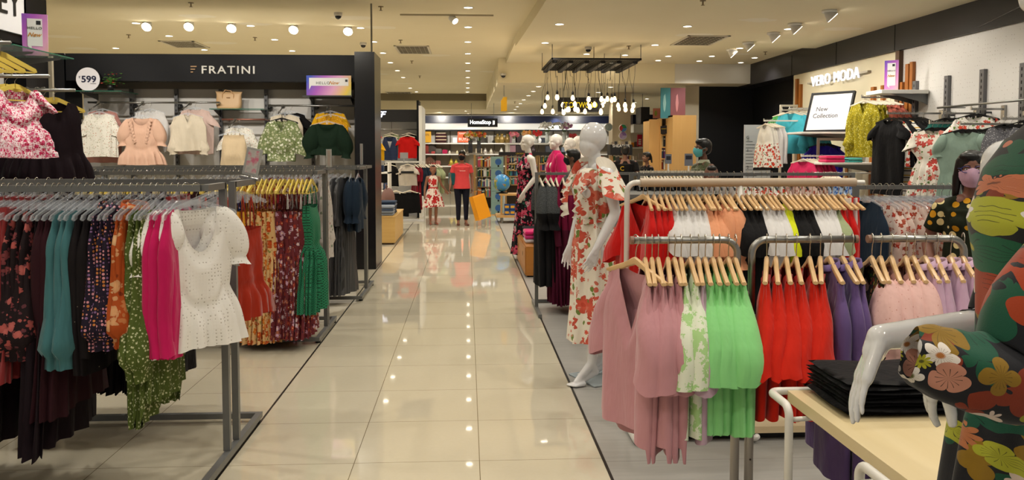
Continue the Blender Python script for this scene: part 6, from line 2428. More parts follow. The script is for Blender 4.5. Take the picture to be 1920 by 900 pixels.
for k, (px, py, w_) in enumerate(bts):
    p = atx(px, py, XW - .04)
    mb = MB(); mb.box(XW - .045, XW, p.y - w_ / 2, p.y + w_ / 2, .0, p.z)
    tag(mb.build('wooden_batten', M_batt), '%s amber wooden batten from the left on the cream wall' % ORD[k], 'wooden batten', 'amber battens on the cream wall')
mb = MB(); mb.box(XW - .06, XW, 10.96, 11.06, 0, 2.88)
tag(mb.build('wooden_post', wood('5a3a20', '40280f', 2, .5, 2)), 'dark wooden post between the cream wall and the perforated wall', 'wooden post')
for k, (px, py) in enumerate(((1716, 152), (1776, 142), (1843, 130), (1919, 118))):
    p = atx(px, py, XW - .03)
    r = thing('slotted_upright', '%s grey slotted upright from the left on the right perforated wall' % ORD[k], 'upright', (XW, p.y, 1), 'slotted uprights on the right perforated wall')
    mb = MB(); mb.box(XW - .045, XW, p.y - .04, p.y + .04, 0, p.z); mb.build('channel', plain('6a6a6c', .4, .4), r)
    mb = MB()
    for q in range(20):
        mb.box(XW - .047, XW - .0455, p.y - .008, p.y + .008, p.z - .08 - q * .07, p.z - .045 - q * .07)
    mb.build('slots', M_black, r)
    mb = MB(); mb.cyl((XW - .08, p.y - .13, 1.95), (XW, p.y - .13, 1.95), .012, 8); mb.cyl((XW - .1, p.y - .13, 1.95), (XW - .08, p.y - .13, 1.95), .035, 12); mb.build('clamp_knob', plain('2c2c2e', .4), r)
mb = MB(); mb.box(XW - .012, XW, 5, YC1 - .06, 1.68, 1.74)
tag(mb.build('rail_batten', plain('8a8178', .5)), 'taupe horizontal batten across the right perforated wall', 'batten')

def wall_shelf(px0, px1, py, Y, label, thick=.03, depthy=.35, mat=M_white):
    a = at(px0, py, Y); b = at(px1, py, Y)
    r = thing('shelf', label, 'shelf', ((a.x + b.x) / 2, Y, a.z), 'white shelves on the right wall')
    mb = MB(); mb.rbox(a.x, max(b.x, XW - .02), Y - .02, Y + depthy, a.z - thick, a.z, .004, 1); mb.build('board', mat, r)
    for y in (Y + .04, Y + depthy - .06):
        mb = MB(); mb.prism([(a.x + .15, a.z - thick), (XW, a.z - thick), (XW, a.z - thick - .14), (XW - .08, a.z - thick - .1)], lambda u, v, w: V((u, y + w, v)), .012); mb.build('bracket', M_grey, r)
    return a, b
s1_ = wall_shelf(1502, 1590, 247, 11.85, 'white shelf holding the framed New Collection sign', .03, .7)
s2_ = wall_shelf(1540, 1636, 305, 11.5, 'white shelf holding magenta and teal folded clothes')
s3_ = wall_shelf(1652, 1740, 168, 10.3, 'broad whitish shelf under the portrait HELLO New sign at right', .05, .4)
# framed sign
p = at(1547, 246, 12.15)
r = thing('framed_sign', 'black-framed white New Collection sign leaning on the white shelf', 'sign', (p.x, 12.15, s1_[0].z + .012))
Mr = Matrix.Rotation(math.radians(-56), 4, 'Z') @ Matrix.Rotation(math.radians(-19), 4, 'X')
r.rotation_euler = Mr.to_euler()
fw, fh = .66, .60
mb = MB(); mb.box(-fw / 2, fw / 2, -.005, .012, 0, fh); mb.build('white_card', plain('f2f1f4', .35), r, world=False)
mb = MB()
e = .03
for q in ((-fw / 2 - e, fw / 2 + e, -e + .02, .02), (-fw / 2 - e, fw / 2 + e, fh, fh + e), (-fw / 2 - e, -fw / 2, 0, fh), (fw / 2, fw / 2 + e, 0, fh)):
    mb.box(q[0], q[1], -.02, .025, q[2], q[3])
mb.build('black_frame', M_black, r, world=False)
for s_, x_, z_ in (('New', -.13, .36), ('Collection', -.05, .25)):
    o = text(s_, .1, (0, 0, 0), plain('5c5c66', .5), depth=.002, bold=.001); o.parent = r; o.location = (x_, -.008, z_)
hello_sign((at(1671, 168, 10.55).x, 10.55, s3_[0].z), .17, .40, math.radians(-40), 'portrait HELLO New sign on the broad shelf at right', True)
a = at(1542, 304, 11.6)
folded_stack('folded_shirt', '%s magenta folded top from the bottom on the white shelf', 'folded clothes', [C_hotpink, C_hotpink], a.x + .02, a.x + .3, 11.52, 11.8, s2_[0].z, .05, 'magenta folded tops on the white shelf', 60)
folded_stack('folded_shirt', '%s teal folded top from the bottom on the white shelf', 'folded clothes', [fabric('3f9a94'), fabric('4fa8a0')], a.x + .34, a.x + .56, 11.52, 11.8, s2_[0].z, .035, 'teal folded tops on the white shelf', 64)

def wall_rail(px0, px1, py, Y, items, where, hk, label, step=None, face=-PI / 2 + .6, mat=M_steel, seed=1, thick=.012, sc=None):
    a = at(px0, py, Y); n = sum(i[3] for i in items)
    b = at(px1, py, Y)
    st_ = step or (b.x - a.x) / max(n - 1, 1)
    r = thing('garment_rail', label, 'hanging arm', (a.x, Y, a.z), 'hanging arms on the right wall')
    mb = MB(); mb.box(a.x - .03, XW, Y - thick, Y + thick, a.z - .014, a.z + .008); mb.build('bar', mat, r)
    mb = MB(); mb.box(XW - .03, XW, Y - .03, Y + .03, a.z - .1, a.z + .04); mb.build('wall_plate', mat, r)
    mb = MB(); mb.box(a.x - .035, a.x - .03, Y - thick, Y + thick, a.z - .014, a.z + .03); mb.build('end_stop', mat, r)
    hang_row((a.x, Y, a.z), (st_, 0, 0), items, where, face=face, hanger=hk, seed=seed, jit=.1)
wall_rail(1436, 1463, 226, 12.6, [('top/poppy', 'white sleeveless top with poppies', 'top', 3), ('blouse/white', 'sheer white blouse', 'blouse', 2)], 'beside the black wall', 'pale', 'white arm carrying the poppy tops', .035, face=-PI / 2 + .4, mat=M_white, seed=31)
wall_rail(1484, 1535, 203, 12.7, [('blouse/turquoise', 'turquoise V-neck blouse', 'blouse', 5)], 'on the right wall', 'pale', 'white arm carrying the turquoise blouses', .085, mat=M_white, seed=32, face=-PI / 2 + .85)
wall_rail(1470, 1480, 206, 13.9, [('blouse/green', 'green top', 'top', 2)], 'behind the turquoise blouses', 'pale', 'white arm carrying the green tops', .08, mat=M_white, seed=43)
wall_rail(1620, 1646, 182, 10.9, [('dress/mustard', 'mustard print blouse', 'blouse', 3), ('top/coral', 'coral top', 'top', 4)], 'under the glowing letters', 'pale', 'steel arm carrying the mustard print blouses', .06, seed=33, face=-PI / 2 + .5)
wall_rail(1506, 1538, 292, 11.9, [('top/hotpink', 'hot pink top', 'top', 6)], 'below the framed sign', 'pale', 'white arm carrying the hot pink tops', .055, mat=M_white, seed=34)
wall_rail(1540, 1565, 262, 12.3, [('dress/royal', 'royal blue dress', 'dress', 3)], 'behind the folded magenta tops', 'black', 'arm carrying the royal blue dresses', .05, seed=35)
wall_rail(1668, 1730, 212, 10.0, [('dress/blackt', 'long black dress', 'dress', 1), ('top/whitefloral', 'pinkish floral top', 'top', 1), ('t_shirt/black', 'black t-shirt', 't-shirt', 1), ('dress/stripe', 'striped maxi dress', 'dress', 1), ('dress/blackt', 'plain long black dress', 'dress', 4)], 'on the right wall', 'black', 'steel arm carrying the black dresses', .062, seed=36, face=-PI / 2 + .25)
wall_rail(1748, 1770, 230, 9.2, [('dress/rose', 'white dress with rose ruffles', 'dress', 4)], 'on the right wall', 'black', 'steel arm carrying the rose ruffle dresses', .06, seed=37, face=-PI / 2 + .8)
wall_rail(1772, 1790, 212, 9.3, [('dress/emerald', 'emerald green dress', 'dress', 3)], 'behind the sage dresses', 'black', 'steel arm carrying the emerald dresses', .06, seed=38)
wall_rail(1806, 1846, 232, 8.3, [('dress/sage', 'pale sage puff-sleeved dress', 'dress', 4)], 'above the staff woman', 'black', 'steel arm carrying the sage dresses', .055, seed=39, face=-PI / 2 + .95)
wall_rail(1826, 1846, 204, 8.8, [('top/whitefloral', 'white top with red flowers', 'top', 2)], 'behind the sage dresses', 'black', 'steel arm carrying the white floral tops', .05, seed=40, face=-PI / 2 + .8)
wall_rail(1884, 1900, 222, 7.8, [('top/lace', 'grey sparkly sleeveless top', 'top', 4)], 'on the right wall', 'black', 'steel arm carrying the grey sparkly tops', .07, seed=41, face=-PI / 2 + .9)
wall_rail(1925, 1940, 214, 8.0, [('top/whitefloral', 'white floral top cut off by the mannequin', 'top', 2)], 'at the right edge', 'black', 'steel arm at the right edge', .07, seed=42)
crossbar(at(1758, 202, 9.5), (5.62, 7.6, at(1758, 202, 9.5).z), 'long steel bar across the right perforated wall', 'steel bars on the right wall', wall=(.3, 0, 0))
crossbar(at(1542, 325, 11.2), at(1636, 325, 11.2), 'white bar below the shelf of magenta folded clothes', 'steel bars on the right wall', mat=M_white, wall=(.0, .3, 0))
for k in range(9):
    hp = at(1545 + 3.4 * k, 325, 11.2)
    place_hanger('pale', hp, -PI / 2 + .3, '%s empty whitish hanger from the left below the magenta folded tops' % ORD[k], 'empty hangers below the magenta folded tops', False)
# white square frames of the racks
for (px, py, Y, w_, nm) in ((1463, 200, 14.2, .28, 'white square frame rack behind the poppy tops'), (1533, 263, 12.2, .5, 'beige square frame stand behind the hot pink tops')):
    a = at(px, py, Y)
    r = thing('frame_stand', nm, 'display stand', (a.x, Y, 0), 'square frame stands')
    for x in (a.x, a.x + w_):
        mb = MB(); mb.box(x, x + .035, Y, Y + .035, 0, a.z); mb.build('post', plain('d8d0c0', .4), r)
    mb = MB(); mb.box(a.x, a.x + w_ + .035, Y, Y + .035, a.z, a.z + .035); mb.build('top_bar', plain('d8d0c0', .4), r)
    mb = MB(); mb.box(a.x, a.x + w_ + .035, Y - .2, Y + .25, 0, .02); mb.build('base_plate', plain('d8d0c0', .4), r)
# information poster
a = at(1396, 234, 14.3); b = at(1446, 234, 14.3)
r = thing('poster_board', 'tall grey-white poster with a black silhouette and the characters G, 1 and 2', 'poster', ((a.x + b.x) / 2, 14.3, 0))
mb = MB(); mb.box(a.x, b.x, 14.3, 14.33, .02, a.z); mb.build('panel', plain('b9bbc0', .5), r)
cx_ = b.x - .1
mb = MB()
mb.ell((cx_, 14.297, a.z - .24), (.1, .004, .15), 20, 10)
mb.prism([(cx_ - .03, a.z - .3), (cx_ + .06, a.z - .3), (cx_ + .07, a.z - .45), (b.x, a.z - .52), (b.x, a.z - .8), (cx_ - .22, a.z - .8), (cx_ - .16, a.z - .52), (cx_ - .04, a.z - .46)], lambda u, v, w: V((u, 14.298 - w, v)), .003)
mb.build('silhouette', plain('0c0c10', .4), r)
for s_, py in (('G', 258), ('1', 282), ('2', 314)):
    q = at(1402, py, 14.29)
    text(s_, .075, q, M_ink, r, depth=.001)
mb = MB()
for k in range(14):
    z = a.z - .3 - k * .055
    mb.box(a.x + .03, a.x + .03 + .12 + .04 * ((k * 7) % 3), 14.2985, 14.2995, z, z + .008)
mb.build('text_lines', M_ink, r)
# ------------------------------------------------------------------ kidswear shop
KY = 19.2
def X(px, Y): return at(px, 285, Y).x
def Z(py, Y): return at(880, py, Y).z
r = thing('shop_unit', 'children\'s wear wall unit with a black fascia and white back wall', 'shop unit', (-1.9, KY, 0))
xk0, xk1 = X(640, KY), X(783, KY)
mb = MB(); mb.box(xk0, xk1, KY - .05, KY + .35, Z(228, KY), Z(206, KY)); f = mb.build('fascia', plain('0c0c14', .4), r)
text('FF', .2, (X(716, KY), KY - .06, Z(215, KY)), emit('e8ecff', 1.5), f, shear=.35, bold=.006, width=.24, height=.14)
mb = MB(); mb.box(xk0, xk1, KY + .35, KY + .4, 0, Z(228, KY)); mb.build('back_panel', plain('c9c9cc', .6), r)
mb = MB(); mb.box(xk1, xk1 + .05, KY - .3, KY + .4, 0, Z(190, KY)); mb.build('black_post', M_black, r)
mb = MB(); mb.box(xk1 + .05, xk1 + .12, KY - .35, KY + 1.2, 0, Z(200, KY)); mb.build('white_end_panel', M_white, r)
mb = MB(); mb.box(X(731.5, KY), X(732.5, KY), KY + .34, KY + .349, 1.0, Z(228, KY)); mb.build('panel_joint', plain('6a6a6c', .5), r)
crossbar((xk0, KY - .1, Z(243, KY)), (xk1, KY - .1, Z(243, KY)), 'steel bar of small children\'s clothes under the far black fascia', 'steel bars in the children\'s section', wall=(0, .4, 0))
def kid(px, py, key, desc, cat, Y, s=.85, hk='pale', rz=0, mat=None):
    q = V((X(px, Y), Y, Z(py, Y)))
    o = place_mesh(key.split('/')[0], G[key][0] if isinstance(key, str) else key, q, rz, 0, (s, 1, s)); tag(o, desc, cat, 'children\'s clothes hung facing the aisle')
    place_hanger(hk, q, rz, fit('%s under the %s' % (HN[hk][1], desc)), 'hangers in the children\'s section', False, sc=(s, 1, s))
proto('t_shirt/kidwhite', C_white, 1, **dict(TT, L=.56))
proto('t_shirt/kidgrey', C_sage, 1, **dict(TT, L=.6))
proto('t_shirt/kidred', C_red, 1, **dict(TT, L=.6))
proto('t_shirt/kidblack', C_black, 1, **dict(TT, L=.58))
proto('t_shirt/kidcream', fabric('cfc6ba'), 1, **dict(TT, L=.56))
C_plaid = stripes(['1c2b4c', '2a3c66', '16203c', '1c2b4c'], 26, 2)
proto('vest/denim', C_plaid, 1, **dict(TT, L=.62, sleeve=None, nf=.3, vneck=True, neck=.09, sw=.15, cw=.19, hw=.2))
proto('shorts/black', C_black, 2, **dict(TT, L=.42, sleeve=None, strap=.03, sw=.18, cw=.19, hw=.22))
kid(734, 246, 't_shirt/kidgrey', 'grey-green child\'s shirt behind the denim vest', 'shirt', KY - .15)
kid(731, 250, 't_shirt/kidwhite', 'white child\'s t-shirt worn under the denim vest', 't-shirt', KY - .3)
kid(731, 250, 'vest/denim', 'dark blue plaid child\'s vest over a white t-shirt', 'vest', KY - .36, .88)
kid(767, 246, 't_shirt/kidblack', 'black child\'s t-shirt behind the red one', 't-shirt', KY - .15)
kid(764, 250, 't_shirt/kidred', 'red child\'s t-shirt with a dark printed band', 't-shirt', KY - .35)
kid(703, 262, 'blouse/yellow', 'yellow child\'s top next to the black column', 'top', KY - 1.0, .8)
kid(702, 245, 't_shirt/kidred', 'red child\'s top above the yellow one', 't-shirt', KY - .9, .5)
kid(731, 300, 'shorts/black', 'black child\'s shorts below the plaid vest', 'shorts', KY - .3, .7)
# rack in front
KR = 17.9
r = thing('clothes_rack', 'white rack with black and cream children\'s t-shirts near the red one', 'clothes rack', (X(745, KR), KR, 0))
mb = MB(); mb.box(X(722, KR), X(795, KR), KR - .012, KR + .012, Z(305, KR), Z(302, KR)); mb.build('hanging_rail', M_white, r)
for px in (722, 794):
    mb = MB(); mb.box(X(px, KR), X(px, KR) + .03, KR - .015, KR + .015, 0, Z(302, KR)); mb.build('post', M_white, r)
mb = MB(); mb.box(X(722, KR), X(795, KR), KR - .25, KR + .25, .0, .03); mb.build('base_plate', M_white, r)
kid(729, 304, 't_shirt/kidblack', 'black child\'s t-shirt facing out on the white rack', 't-shirt', KR - .18, .8)
kid(764, 304, 't_shirt/kidcream', 'cream child\'s t-shirt with a dark stripe on the white rack', 't-shirt', KR - .18, .8)
_o = [o for o in bpy.data.objects if 'cream child' in str(o.get('label')) and o.type == 'MESH'][0]
mb = MB(); mb.box(-.17, .17, -.05, -.046, -.3, -.24); mb.build('shirt_stripe', plain('1c1c20', .7), _o, world=False)
hang_row((X(778, KR), KR, Z(304, KR)), (.05, 0, 0), [('dress/darkred', 'dark red child\'s top', 'top', 2), ('blouse/navyplain', 'navy child\'s shirt', 'shirt', 6), ('t_shirt/kidgrey', 'grey child\'s shirt', 'shirt', 3)], 'on the white rack', face=-PI / 2 + .5, hanger='pale', seed=51, detail=False)
kid(742, 352, 'shorts/black', 'black shorts hanging below the t-shirts, left pair', 'shorts', KR - .3, 1.25)
kid(768, 352, 'shorts/black', 'black shorts hanging below the t-shirts, right pair', 'shorts', KR - .3, 1.1)
r = thing('sign_holder', 'small grey sign in a holder before the red child\'s t-shirt', 'sign', (X(757, 17.4), 17.4, Z(300, 17.4)))
mb = MB(); mb.box(X(750, 17.4), X(765, 17.4), 17.39, 17.4, Z(297, 17.4), Z(286, 17.4)); mb.build('sign_card', plain('8c8a8c', .4), r)
mb = MB(); mb.box(X(757, 17.4) - .01, X(757, 17.4) + .01, 17.39, 17.4, Z(304, 17.4), Z(297, 17.4)); mb.build('holder_stem', M_steel, r)
# bench with folded jeans
r = thing('wooden_bench', 'pale wooden display box with folded jeans left of the aisle', 'display box', (-1.4, 13.9, 0))
bx0, bx1 = X(690, 13.4), X(739.5, 13.4)
M_bench = wood('cda968', 'b8924e', 2, .45, 0, name='oak_veneer')
zb = Z(407, 13.4)
mb = MB(); mb.box(bx0, bx1, 13.4, 15.1, .03, zb); mb.build('box_body', M_bench, r)
mb = MB(); mb.box(bx0 - .01, bx1 + .01, 13.39, 15.11, zb, zb + .02); mb.build('lid_board', M_bench, r)
mb = MB(); mb.box(bx0 + .03, bx1 - .03, 13.43, 15.08, 0, .03); mb.build('plinth', plain('4a3418', .6), r)
zt_ = zb + .021
J = [fabric('2c3a50'), fabric('3c4c64'), fabric('28344a'), fabric('7c8490'), fabric('4a5870'), fabric('20283a')]
folded_stack('folded_jeans', '%s folded grey-blue jeans from the bottom at the front of the wooden box', 'jeans', [J[3], J[3], J[4], J[3]], bx1 - .34, bx1 - .03, 13.45, 13.8, zt_, .04, 'folded pale jeans on the wooden box', 70)
folded_stack('folded_jeans', '%s folded dark jeans from the bottom behind the pale jeans', 'jeans', [J[5], J[0], J[2], J[1], J[0]], bx1 - .36, bx1 - .04, 13.9, 14.3, zt_, .042, 'folded dark jeans on the wooden box', 80)
folded_stack('folded_jeans', '%s folded black jeans from the bottom beside the black column', 'jeans', [J[5]] * 4, bx1 - .7, bx1 - .4, 13.45, 13.8, zt_, .045, 'folded black jeans on the wooden box', 84)
# gondola with colourful folded things behind
r = thing('display_shelf', 'white shelf unit with colourful folded children\'s clothes beside the black column', 'shelf unit', (X(712, 16), 16, 0))
sx0, sx1 = X(690, 16), X(731, 16)
for z in (.35, .78, 1.12):
    mb = MB(); mb.box(sx0, sx1, 15.8, 16.3, z - .03, z); mb.build('shelf_board', M_white, r)
for x in (sx0, sx1 - .03):
    mb = MB(); mb.box(x, x + .03, 15.8, 16.3, 0, 1.3); mb.build('side_panel', M_white, r)
cc = [['c86a1c', 'd8b020', 'c84020', '2c8a3c'], ['28344a', 'd8d4d0', 'c8c0c0', '3a4a6a'], ['2a3c5c', '3c5070', '24304a']]
for lv, (z, cs) in enumerate(zip((.35, .78, 1.12), cc)):
    for i, c in enumerate(cs):
        x = sx0 + .035 + i * .092
        mb = MB(); mb.rbox(x, x + .086, 15.82, 16.1, z, z + .13, .02, 2)
        tag(mb.build('folded_shirt', fabric(c), None, True, loc=(x, 16, z)), '%s folded child\'s garment from the left on %s shelf beside the column' % (ORD[i], ('the lowest', 'the middle', 'the top')[lv]), 'folded clothes', 'folded children\'s clothes on the white shelves')
M_bagb = plain('7a5a54', .7)
r = thing('backpack', 'brownish backpack on the wooden box by the children\'s rack', 'backpack', (X(727, 14.75), 14.75, .47))
mb = MB(); mb.ell((X(727, 14.75), 14.75, Z(372, 14.75)), (.12, .1, .2), 18, 12); mb.build('bag_body', M_bagb, r, True)
mb = MB(); mb.tube([(X(724, 14.7), 14.72, Z(356, 14.7)), (X(723, 14.7), 14.68, Z(345, 14.7)), (X(726, 14.7), 14.7, Z(350, 14.7))], .012, 6); mb.build('strap', M_bagb, r, True)

# ------------------------------------------------------------------ HomeStop wall
HY = 31.2
hx0, hx1 = X(787, HY), X(1200, HY)
t = NT('navy_band'); t.base('141c38'); t.b.inputs['Roughness'].default_value = .3; M_navyb = t.m
r = thing('shelving_unit', 'long white shelving run under a navy band at the far end', 'shelving', (0, HY, 0))
mb = MB(); mb.box(hx0, hx1, HY, HY + .5, Z(231, HY), Z(217, HY)); mb.build('navy_band', M_navyb, r)
mb = MB(); mb.box(hx0, hx1, HY + .05, HY + .45, Z(243, HY), Z(231, HY)); mb.build('white_valance', plain('dcdcdc', .5), r)
mb = MB(); mb.box(hx0, hx1, HY + .04, HY + .42, Z(245.5, HY), Z(243, HY)); mb.build('black_line', M_black, r)
mb = MB(); mb.box(hx0, hx1, HY + .5, HY + .55, Z(268, HY), Z(245, HY)); mb.build('upper_back', plain('c9c6c0', .6), r)
mb = MB(); mb.box(hx0, hx1, HY + .5, HY + .55, 0, Z(268, HY)); mb.build('lower_back', plain('8a7e6c', .6), r)
SH = (268, 288.5, 311, 332)
for py in SH:
    mb = MB(); mb.box(hx0, hx1, HY + .05, HY + .5, Z(py + 2, HY), Z(py, HY)); mb.build('shelf_board', plain('e6e4e0', .5), r)
for px in range(787, 1201, 28):
    mb = MB(); mb.box(X(px, HY), X(px, HY) + .03, HY + .42, HY + .5, 0, Z(245, HY)); mb.build('divider', plain('5c5248', .6), r)
spot((-1.0, 29.6, LOW - .03), 160, 1.9, (-1.0, HY + .3, 1.6)); spot((1.6, 29.6, LOW - .03), 160, 1.9, (1.6, HY + .3, 1.6)); spot((4.2, 29.6, LOW - .03), 160, 1.9, (4.2, HY + .3, 1.6))
HF = HY + .12
def card(px0, px1, py0, py1, mat, label, cat='sign', name='promo_card'):
    mb = MB(); mb.box(X(px0, HF), X(px1, HF), HF, HF + .02, Z(py1, HF), Z(py0, HF))
    return tag(mb.build(name, mat, None, loc=(X(px0, HF), HF, Z(py1, HF))), label, cat)
c1 = card(791, 808.5, 245.5, 267, plain('d8a018', .5), 'yellow promotional card at the left end of the far upper shelf')
text('50%', .12, (X(800, HF), HF - .004, Z(253, HF)), plain('5a3a10', .5), c1)
c2 = card(858, 880, 246, 267, plain('cf5a34', .5), 'orange-red SEASON BUYS promotional card on the far upper shelf')
for s_, py in (('SEASON', 250), ("BUYS", 261)):
    text(s_, .13, (X(869, HF), HF - .004, Z(py, HF)), plain('f0e8e0', .5), c2, width=.34)
c3 = card(849, 857, 258, 267.5, plain('d8dce8', .5), 'small whitish framed card beside the orange-red card')
def obj_lathe(name, px, py, prof, mat, label, cat, Y=HF + .08, group=None):
    mb = MB(); mb.lathe(prof, n=16)
    o = mb.build(name, mat, None, 'auto', world=False, loc=None)
    o.location = (X(px, Y), Y, Z(py, HY) + .001)
    return tag(o, label, cat, group)
def cushion(px, py, w_, h_, mat, label, rot=0):
    M = Matrix.Rotation(rot, 4, 'Y')
    mb = MB(); rs = []
    n_, m_ = 20, 6
    for j in range(-m_, m_ + 1):
        u = j / m_
        s_ = (1 - abs(u) ** 2.6) ** .35 if abs(u) < 1 else .02
        rs.append([M @ V((w_ / 2 * s_ ** .3 * (abs(math.cos(a)) ** .35) * (1 if math.cos(a) > 0 else -1), u * .09, h_ / 2 * s_ ** .3 * (abs(math.sin(a)) ** .35) * (1 if math.sin(a) > 0 else -1))) for a in [2 * PI * (k + .5) / n_ for k in range(n_)]])
    mb.rings(rs)
    o = mb.build('cushion', mat, None, True, world=False)
    hh = h_ / 2 if rot == 0 else .707 * h_ / 2 * 1.3
    o.location = (X(px, HF), HF + .12, Z(py, HY) + hh)
    return tag(o, label, 'cushion', 'cushions on the far shelf wall')
cushion(827, 268, .42, .40, stripes(['3a1418', 'd8c8a8', '3a1418', '3a1418'], 8, 2), 'maroon and cream patterned cushion on the far upper shelf')
cushion(799, 288.5, .36, .36, fabric('8a3c34'), 'reddish cushion on edge at the left of the second far shelf', PI / 4)
cushion(808, 288.5, .36, .36, fabric('4c4440'), 'dark grey cushion on edge on the second far shelf', PI / 4)
cushion(805, 311, .34, .34, fabric('6a4a3c'), 'brown cushion on edge on the third far shelf', PI / 4)
for px, py, w_, h_, c, nm in ((791, 288.5, .2, .05, '8a2c30', 'folded dark red mat'), (801, 288.5, .22, .05, '7a2430', 'folded maroon mat'), (812, 288.5, .15, .1, 'b04a48', 'small coral cloth bundle'), (822, 288.5, .25, .2, '6a6660', 'grey patterned cloth roll'),
                               (834, 288.5, .2, .16, 'b02450', 'magenta cloth roll'), (821, 311, .2, .2, '9a5a54', 'pinkish cloth bundle'), (812, 311, .2, .12, '8c3a34', 'red cloth bundle'), (845, 311, .2, .05, 'a85a50', 'flat reddish folded cloth')):
    a = X(px, HF)
    mb = MB(); mb.rbox(-w_ / 2, w_ / 2, 0, .26, 0, h_, min(w_, h_) * .3, 3)
    o = mb.build('cloth_bundle', fabric(c), None, True, world=False); o.location = (a, HF + .02, Z(py, HY) + .001)
    tag(o, nm + ' on the %s far shelf' % {288.5: 'second', 311: 'third'}[py], 'folded cloth', 'cloth bundles on the far shelves')
vprof = [(.001, 0), (.05, 0), (.075, .06), (.07, .12), (.03, .18), (.035, .22)]
gold = plain('a88a44', .25, .8)
k = 0
for px, py, c, s in ((843, 288.5, 'd8d0c0', .6), (857, 288.5, 'd8c8a0', .6), (870, 288.5, 'a8a090', .8), (846, 311, 'b09a3c', 1.2), (855, 311, 'a89838', 1.1), (910, 288.5, 'a8a098', 1.0), (921, 288.5, 'c0b8a8', .9), (940, 288.5, 'c8c4bc', 1.0), (951, 288.5, 'b8b4ac', 1.0),
                     (933, 268, '8a7440', 1.6), (941, 268, '9a8048', 1.6), (951, 268, '7a6438', 1.6), (985, 288.5, '5c4c50', 1.3), (1000, 288.5, '3c3034', 1.4), (1150, 288.5, 'b8b0a8', 1), (1012, 268, 'd8d8d8', 1.2), (1110, 268, 'c8b8a0', 1.1), (1126, 268, '9a8a78', 1.3)):
    obj_lathe('vase', px, py, [(r_ * s, z * s) for r_, z in vprof], plain(c, .3, .3), '%s small vase or pot from the left along the far shelf wall' % ORD[k], 'vase', group='small vases on the far shelf wall')
    k += 1
k = 0
for px, py, w_, h_, c in ((895, 268, .02, .35, '2c2420'), (905, 268, .16, .34, '3a3430'), (917, 268, .05, .3, '9a9690'), (963, 268, .3, .3, '7a5c64'), (972, 268, .28, .28, '2a2024'), (962, 288.5, .26, .35, '8a6870'), (973, 288.5, .26, .35, '2c2226'), (898, 288.5, .25, .2, 'b8a890'), (1018, 268, .2, .2, '2c3038'),
                          (1030, 288.5, .3, .3, '3a3c44'), (1060, 288.5, .3, .25, '6a7484'), (1100, 288.5, .25, .3, '8a7c5c'), (1140, 268, .25, .25, 'c8c4c0')):
    mb = MB(); mb.rbox(-w_ / 2, w_ / 2, 0, .2, 0, h_, .01, 1)
    if w_ > .1:
        mb.box(-w_ / 2 + .03, w_ / 2 - .03, -.004, 0, .03, h_ - .03)
    o = mb.build('gift_box', plain(c, .4), None, world=False); o.location = (X(px, HF), HF + .02, Z(py, HY) + .001)
    tag(o, '%s boxed homeware item from the left along the far shelf wall' % ORD[k], 'boxed homeware', 'boxed homeware on the far shelf wall')
    k += 1
# hanging HomeStop sign
SY = 24.0
r = thing('hanging_sign', 'black hanging sign with white shop-name lettering at the far end', 'sign', (X(905, SY), SY, Z(223, SY)))
mb = MB(); mb.box(X(877, SY), X(933, SY), SY, SY + .08, Z(238, SY), Z(222, SY)); mb.build('board', plain('0a0e14', .4), r)
text('HomeStop', .2, (X(901, SY), SY - .006, Z(230, SY)), emit('ffffff', 1.6), r, width=X(920, SY) - X(881, SY), height=.155, bold=.004)
mb = MB()
for q in range(4):
    mb.box(X(924 + q, SY), X(924.6 + q, SY), SY - .008, SY - .001, Z(234 - q % 2, SY), Z(226, SY))
mb.build('emblem', emit('ffffff', 1.2), r)
for px in (884, 926):
    mb = MB(); mb.cyl((X(px, SY), SY + .04, Z(222, SY)), (X(px, SY), SY + .04, LOW), .006, 6); mb.build('suspension_wire', M_grey, r)
# yellow hanging sign
SY = 17.6
r = thing('hanging_sign', 'small yellow folded-corner sign hanging from the low soffit', 'sign', (X(945, SY), SY, 2.4))
mb = MB(); mb.prism([(-.1, 0), (.1, 0), (.1, .12), (.1, .3), (-.02, .3), (-.1, .22)], lambda u, v, w: V((u * .6, u * -.8 + w, v - .15)), .05)
o = mb.build('board', plain('e0a80c', .5), r, world=False, loc=(0, 0, Z(195, SY) - 2.4))
mb = MB(); mb.cyl((X(945, SY), SY, Z(180, SY)), (X(945, SY), SY, LOW), .006, 6); mb.build('suspension_wire', M_grey, r)
# CROSSWORD sign
SY = 18.3
r = thing('hanging_sign', 'black hanging sign with yellow shop-name lettering behind the bulbs', 'sign', (X(1085, SY), SY, Z(181, SY)))
mb = MB(); mb.box(X(1046, SY), X(1125, SY), SY, SY + .06, Z(209, SY), Z(182, SY)); mb.build('board', plain('121014', .4), r)
text('CROSSWORD', .2, (X(1086, SY), SY - .006, Z(196, SY)), emit('e8c81c', .9), r, width=X(1119, SY) - X(1052, SY), height=.125, bold=.001, depth=.003)
for px in (1050, 1121):
    mb = MB(); mb.cyl((X(px, SY), SY + .03, Z(182, SY)), (X(px, SY), SY + .03, LOW), .006, 6); mb.build('suspension_wire', M_black, r)
# dark boards at right of the bookshop
SY = 20
r = thing('hanging_sign', 'black tilted board sign with faint yellow lettering right of the bulbs', 'sign', (X(1204, SY), SY, 2.4))
mb = MB(); mb.box(-.1, .11, -.3, .3, 0, .4); b_ = mb.build('board', plain('17151a', .4), r, world=False, loc=(0, 0, Z(232, SY) - 2.4))
mb = MB(); mb.cyl((X(1204, SY), SY, Z(206, SY)), (X(1204, SY), SY, LOW), .006, 6); mb.build('suspension_wire', M_black, r)

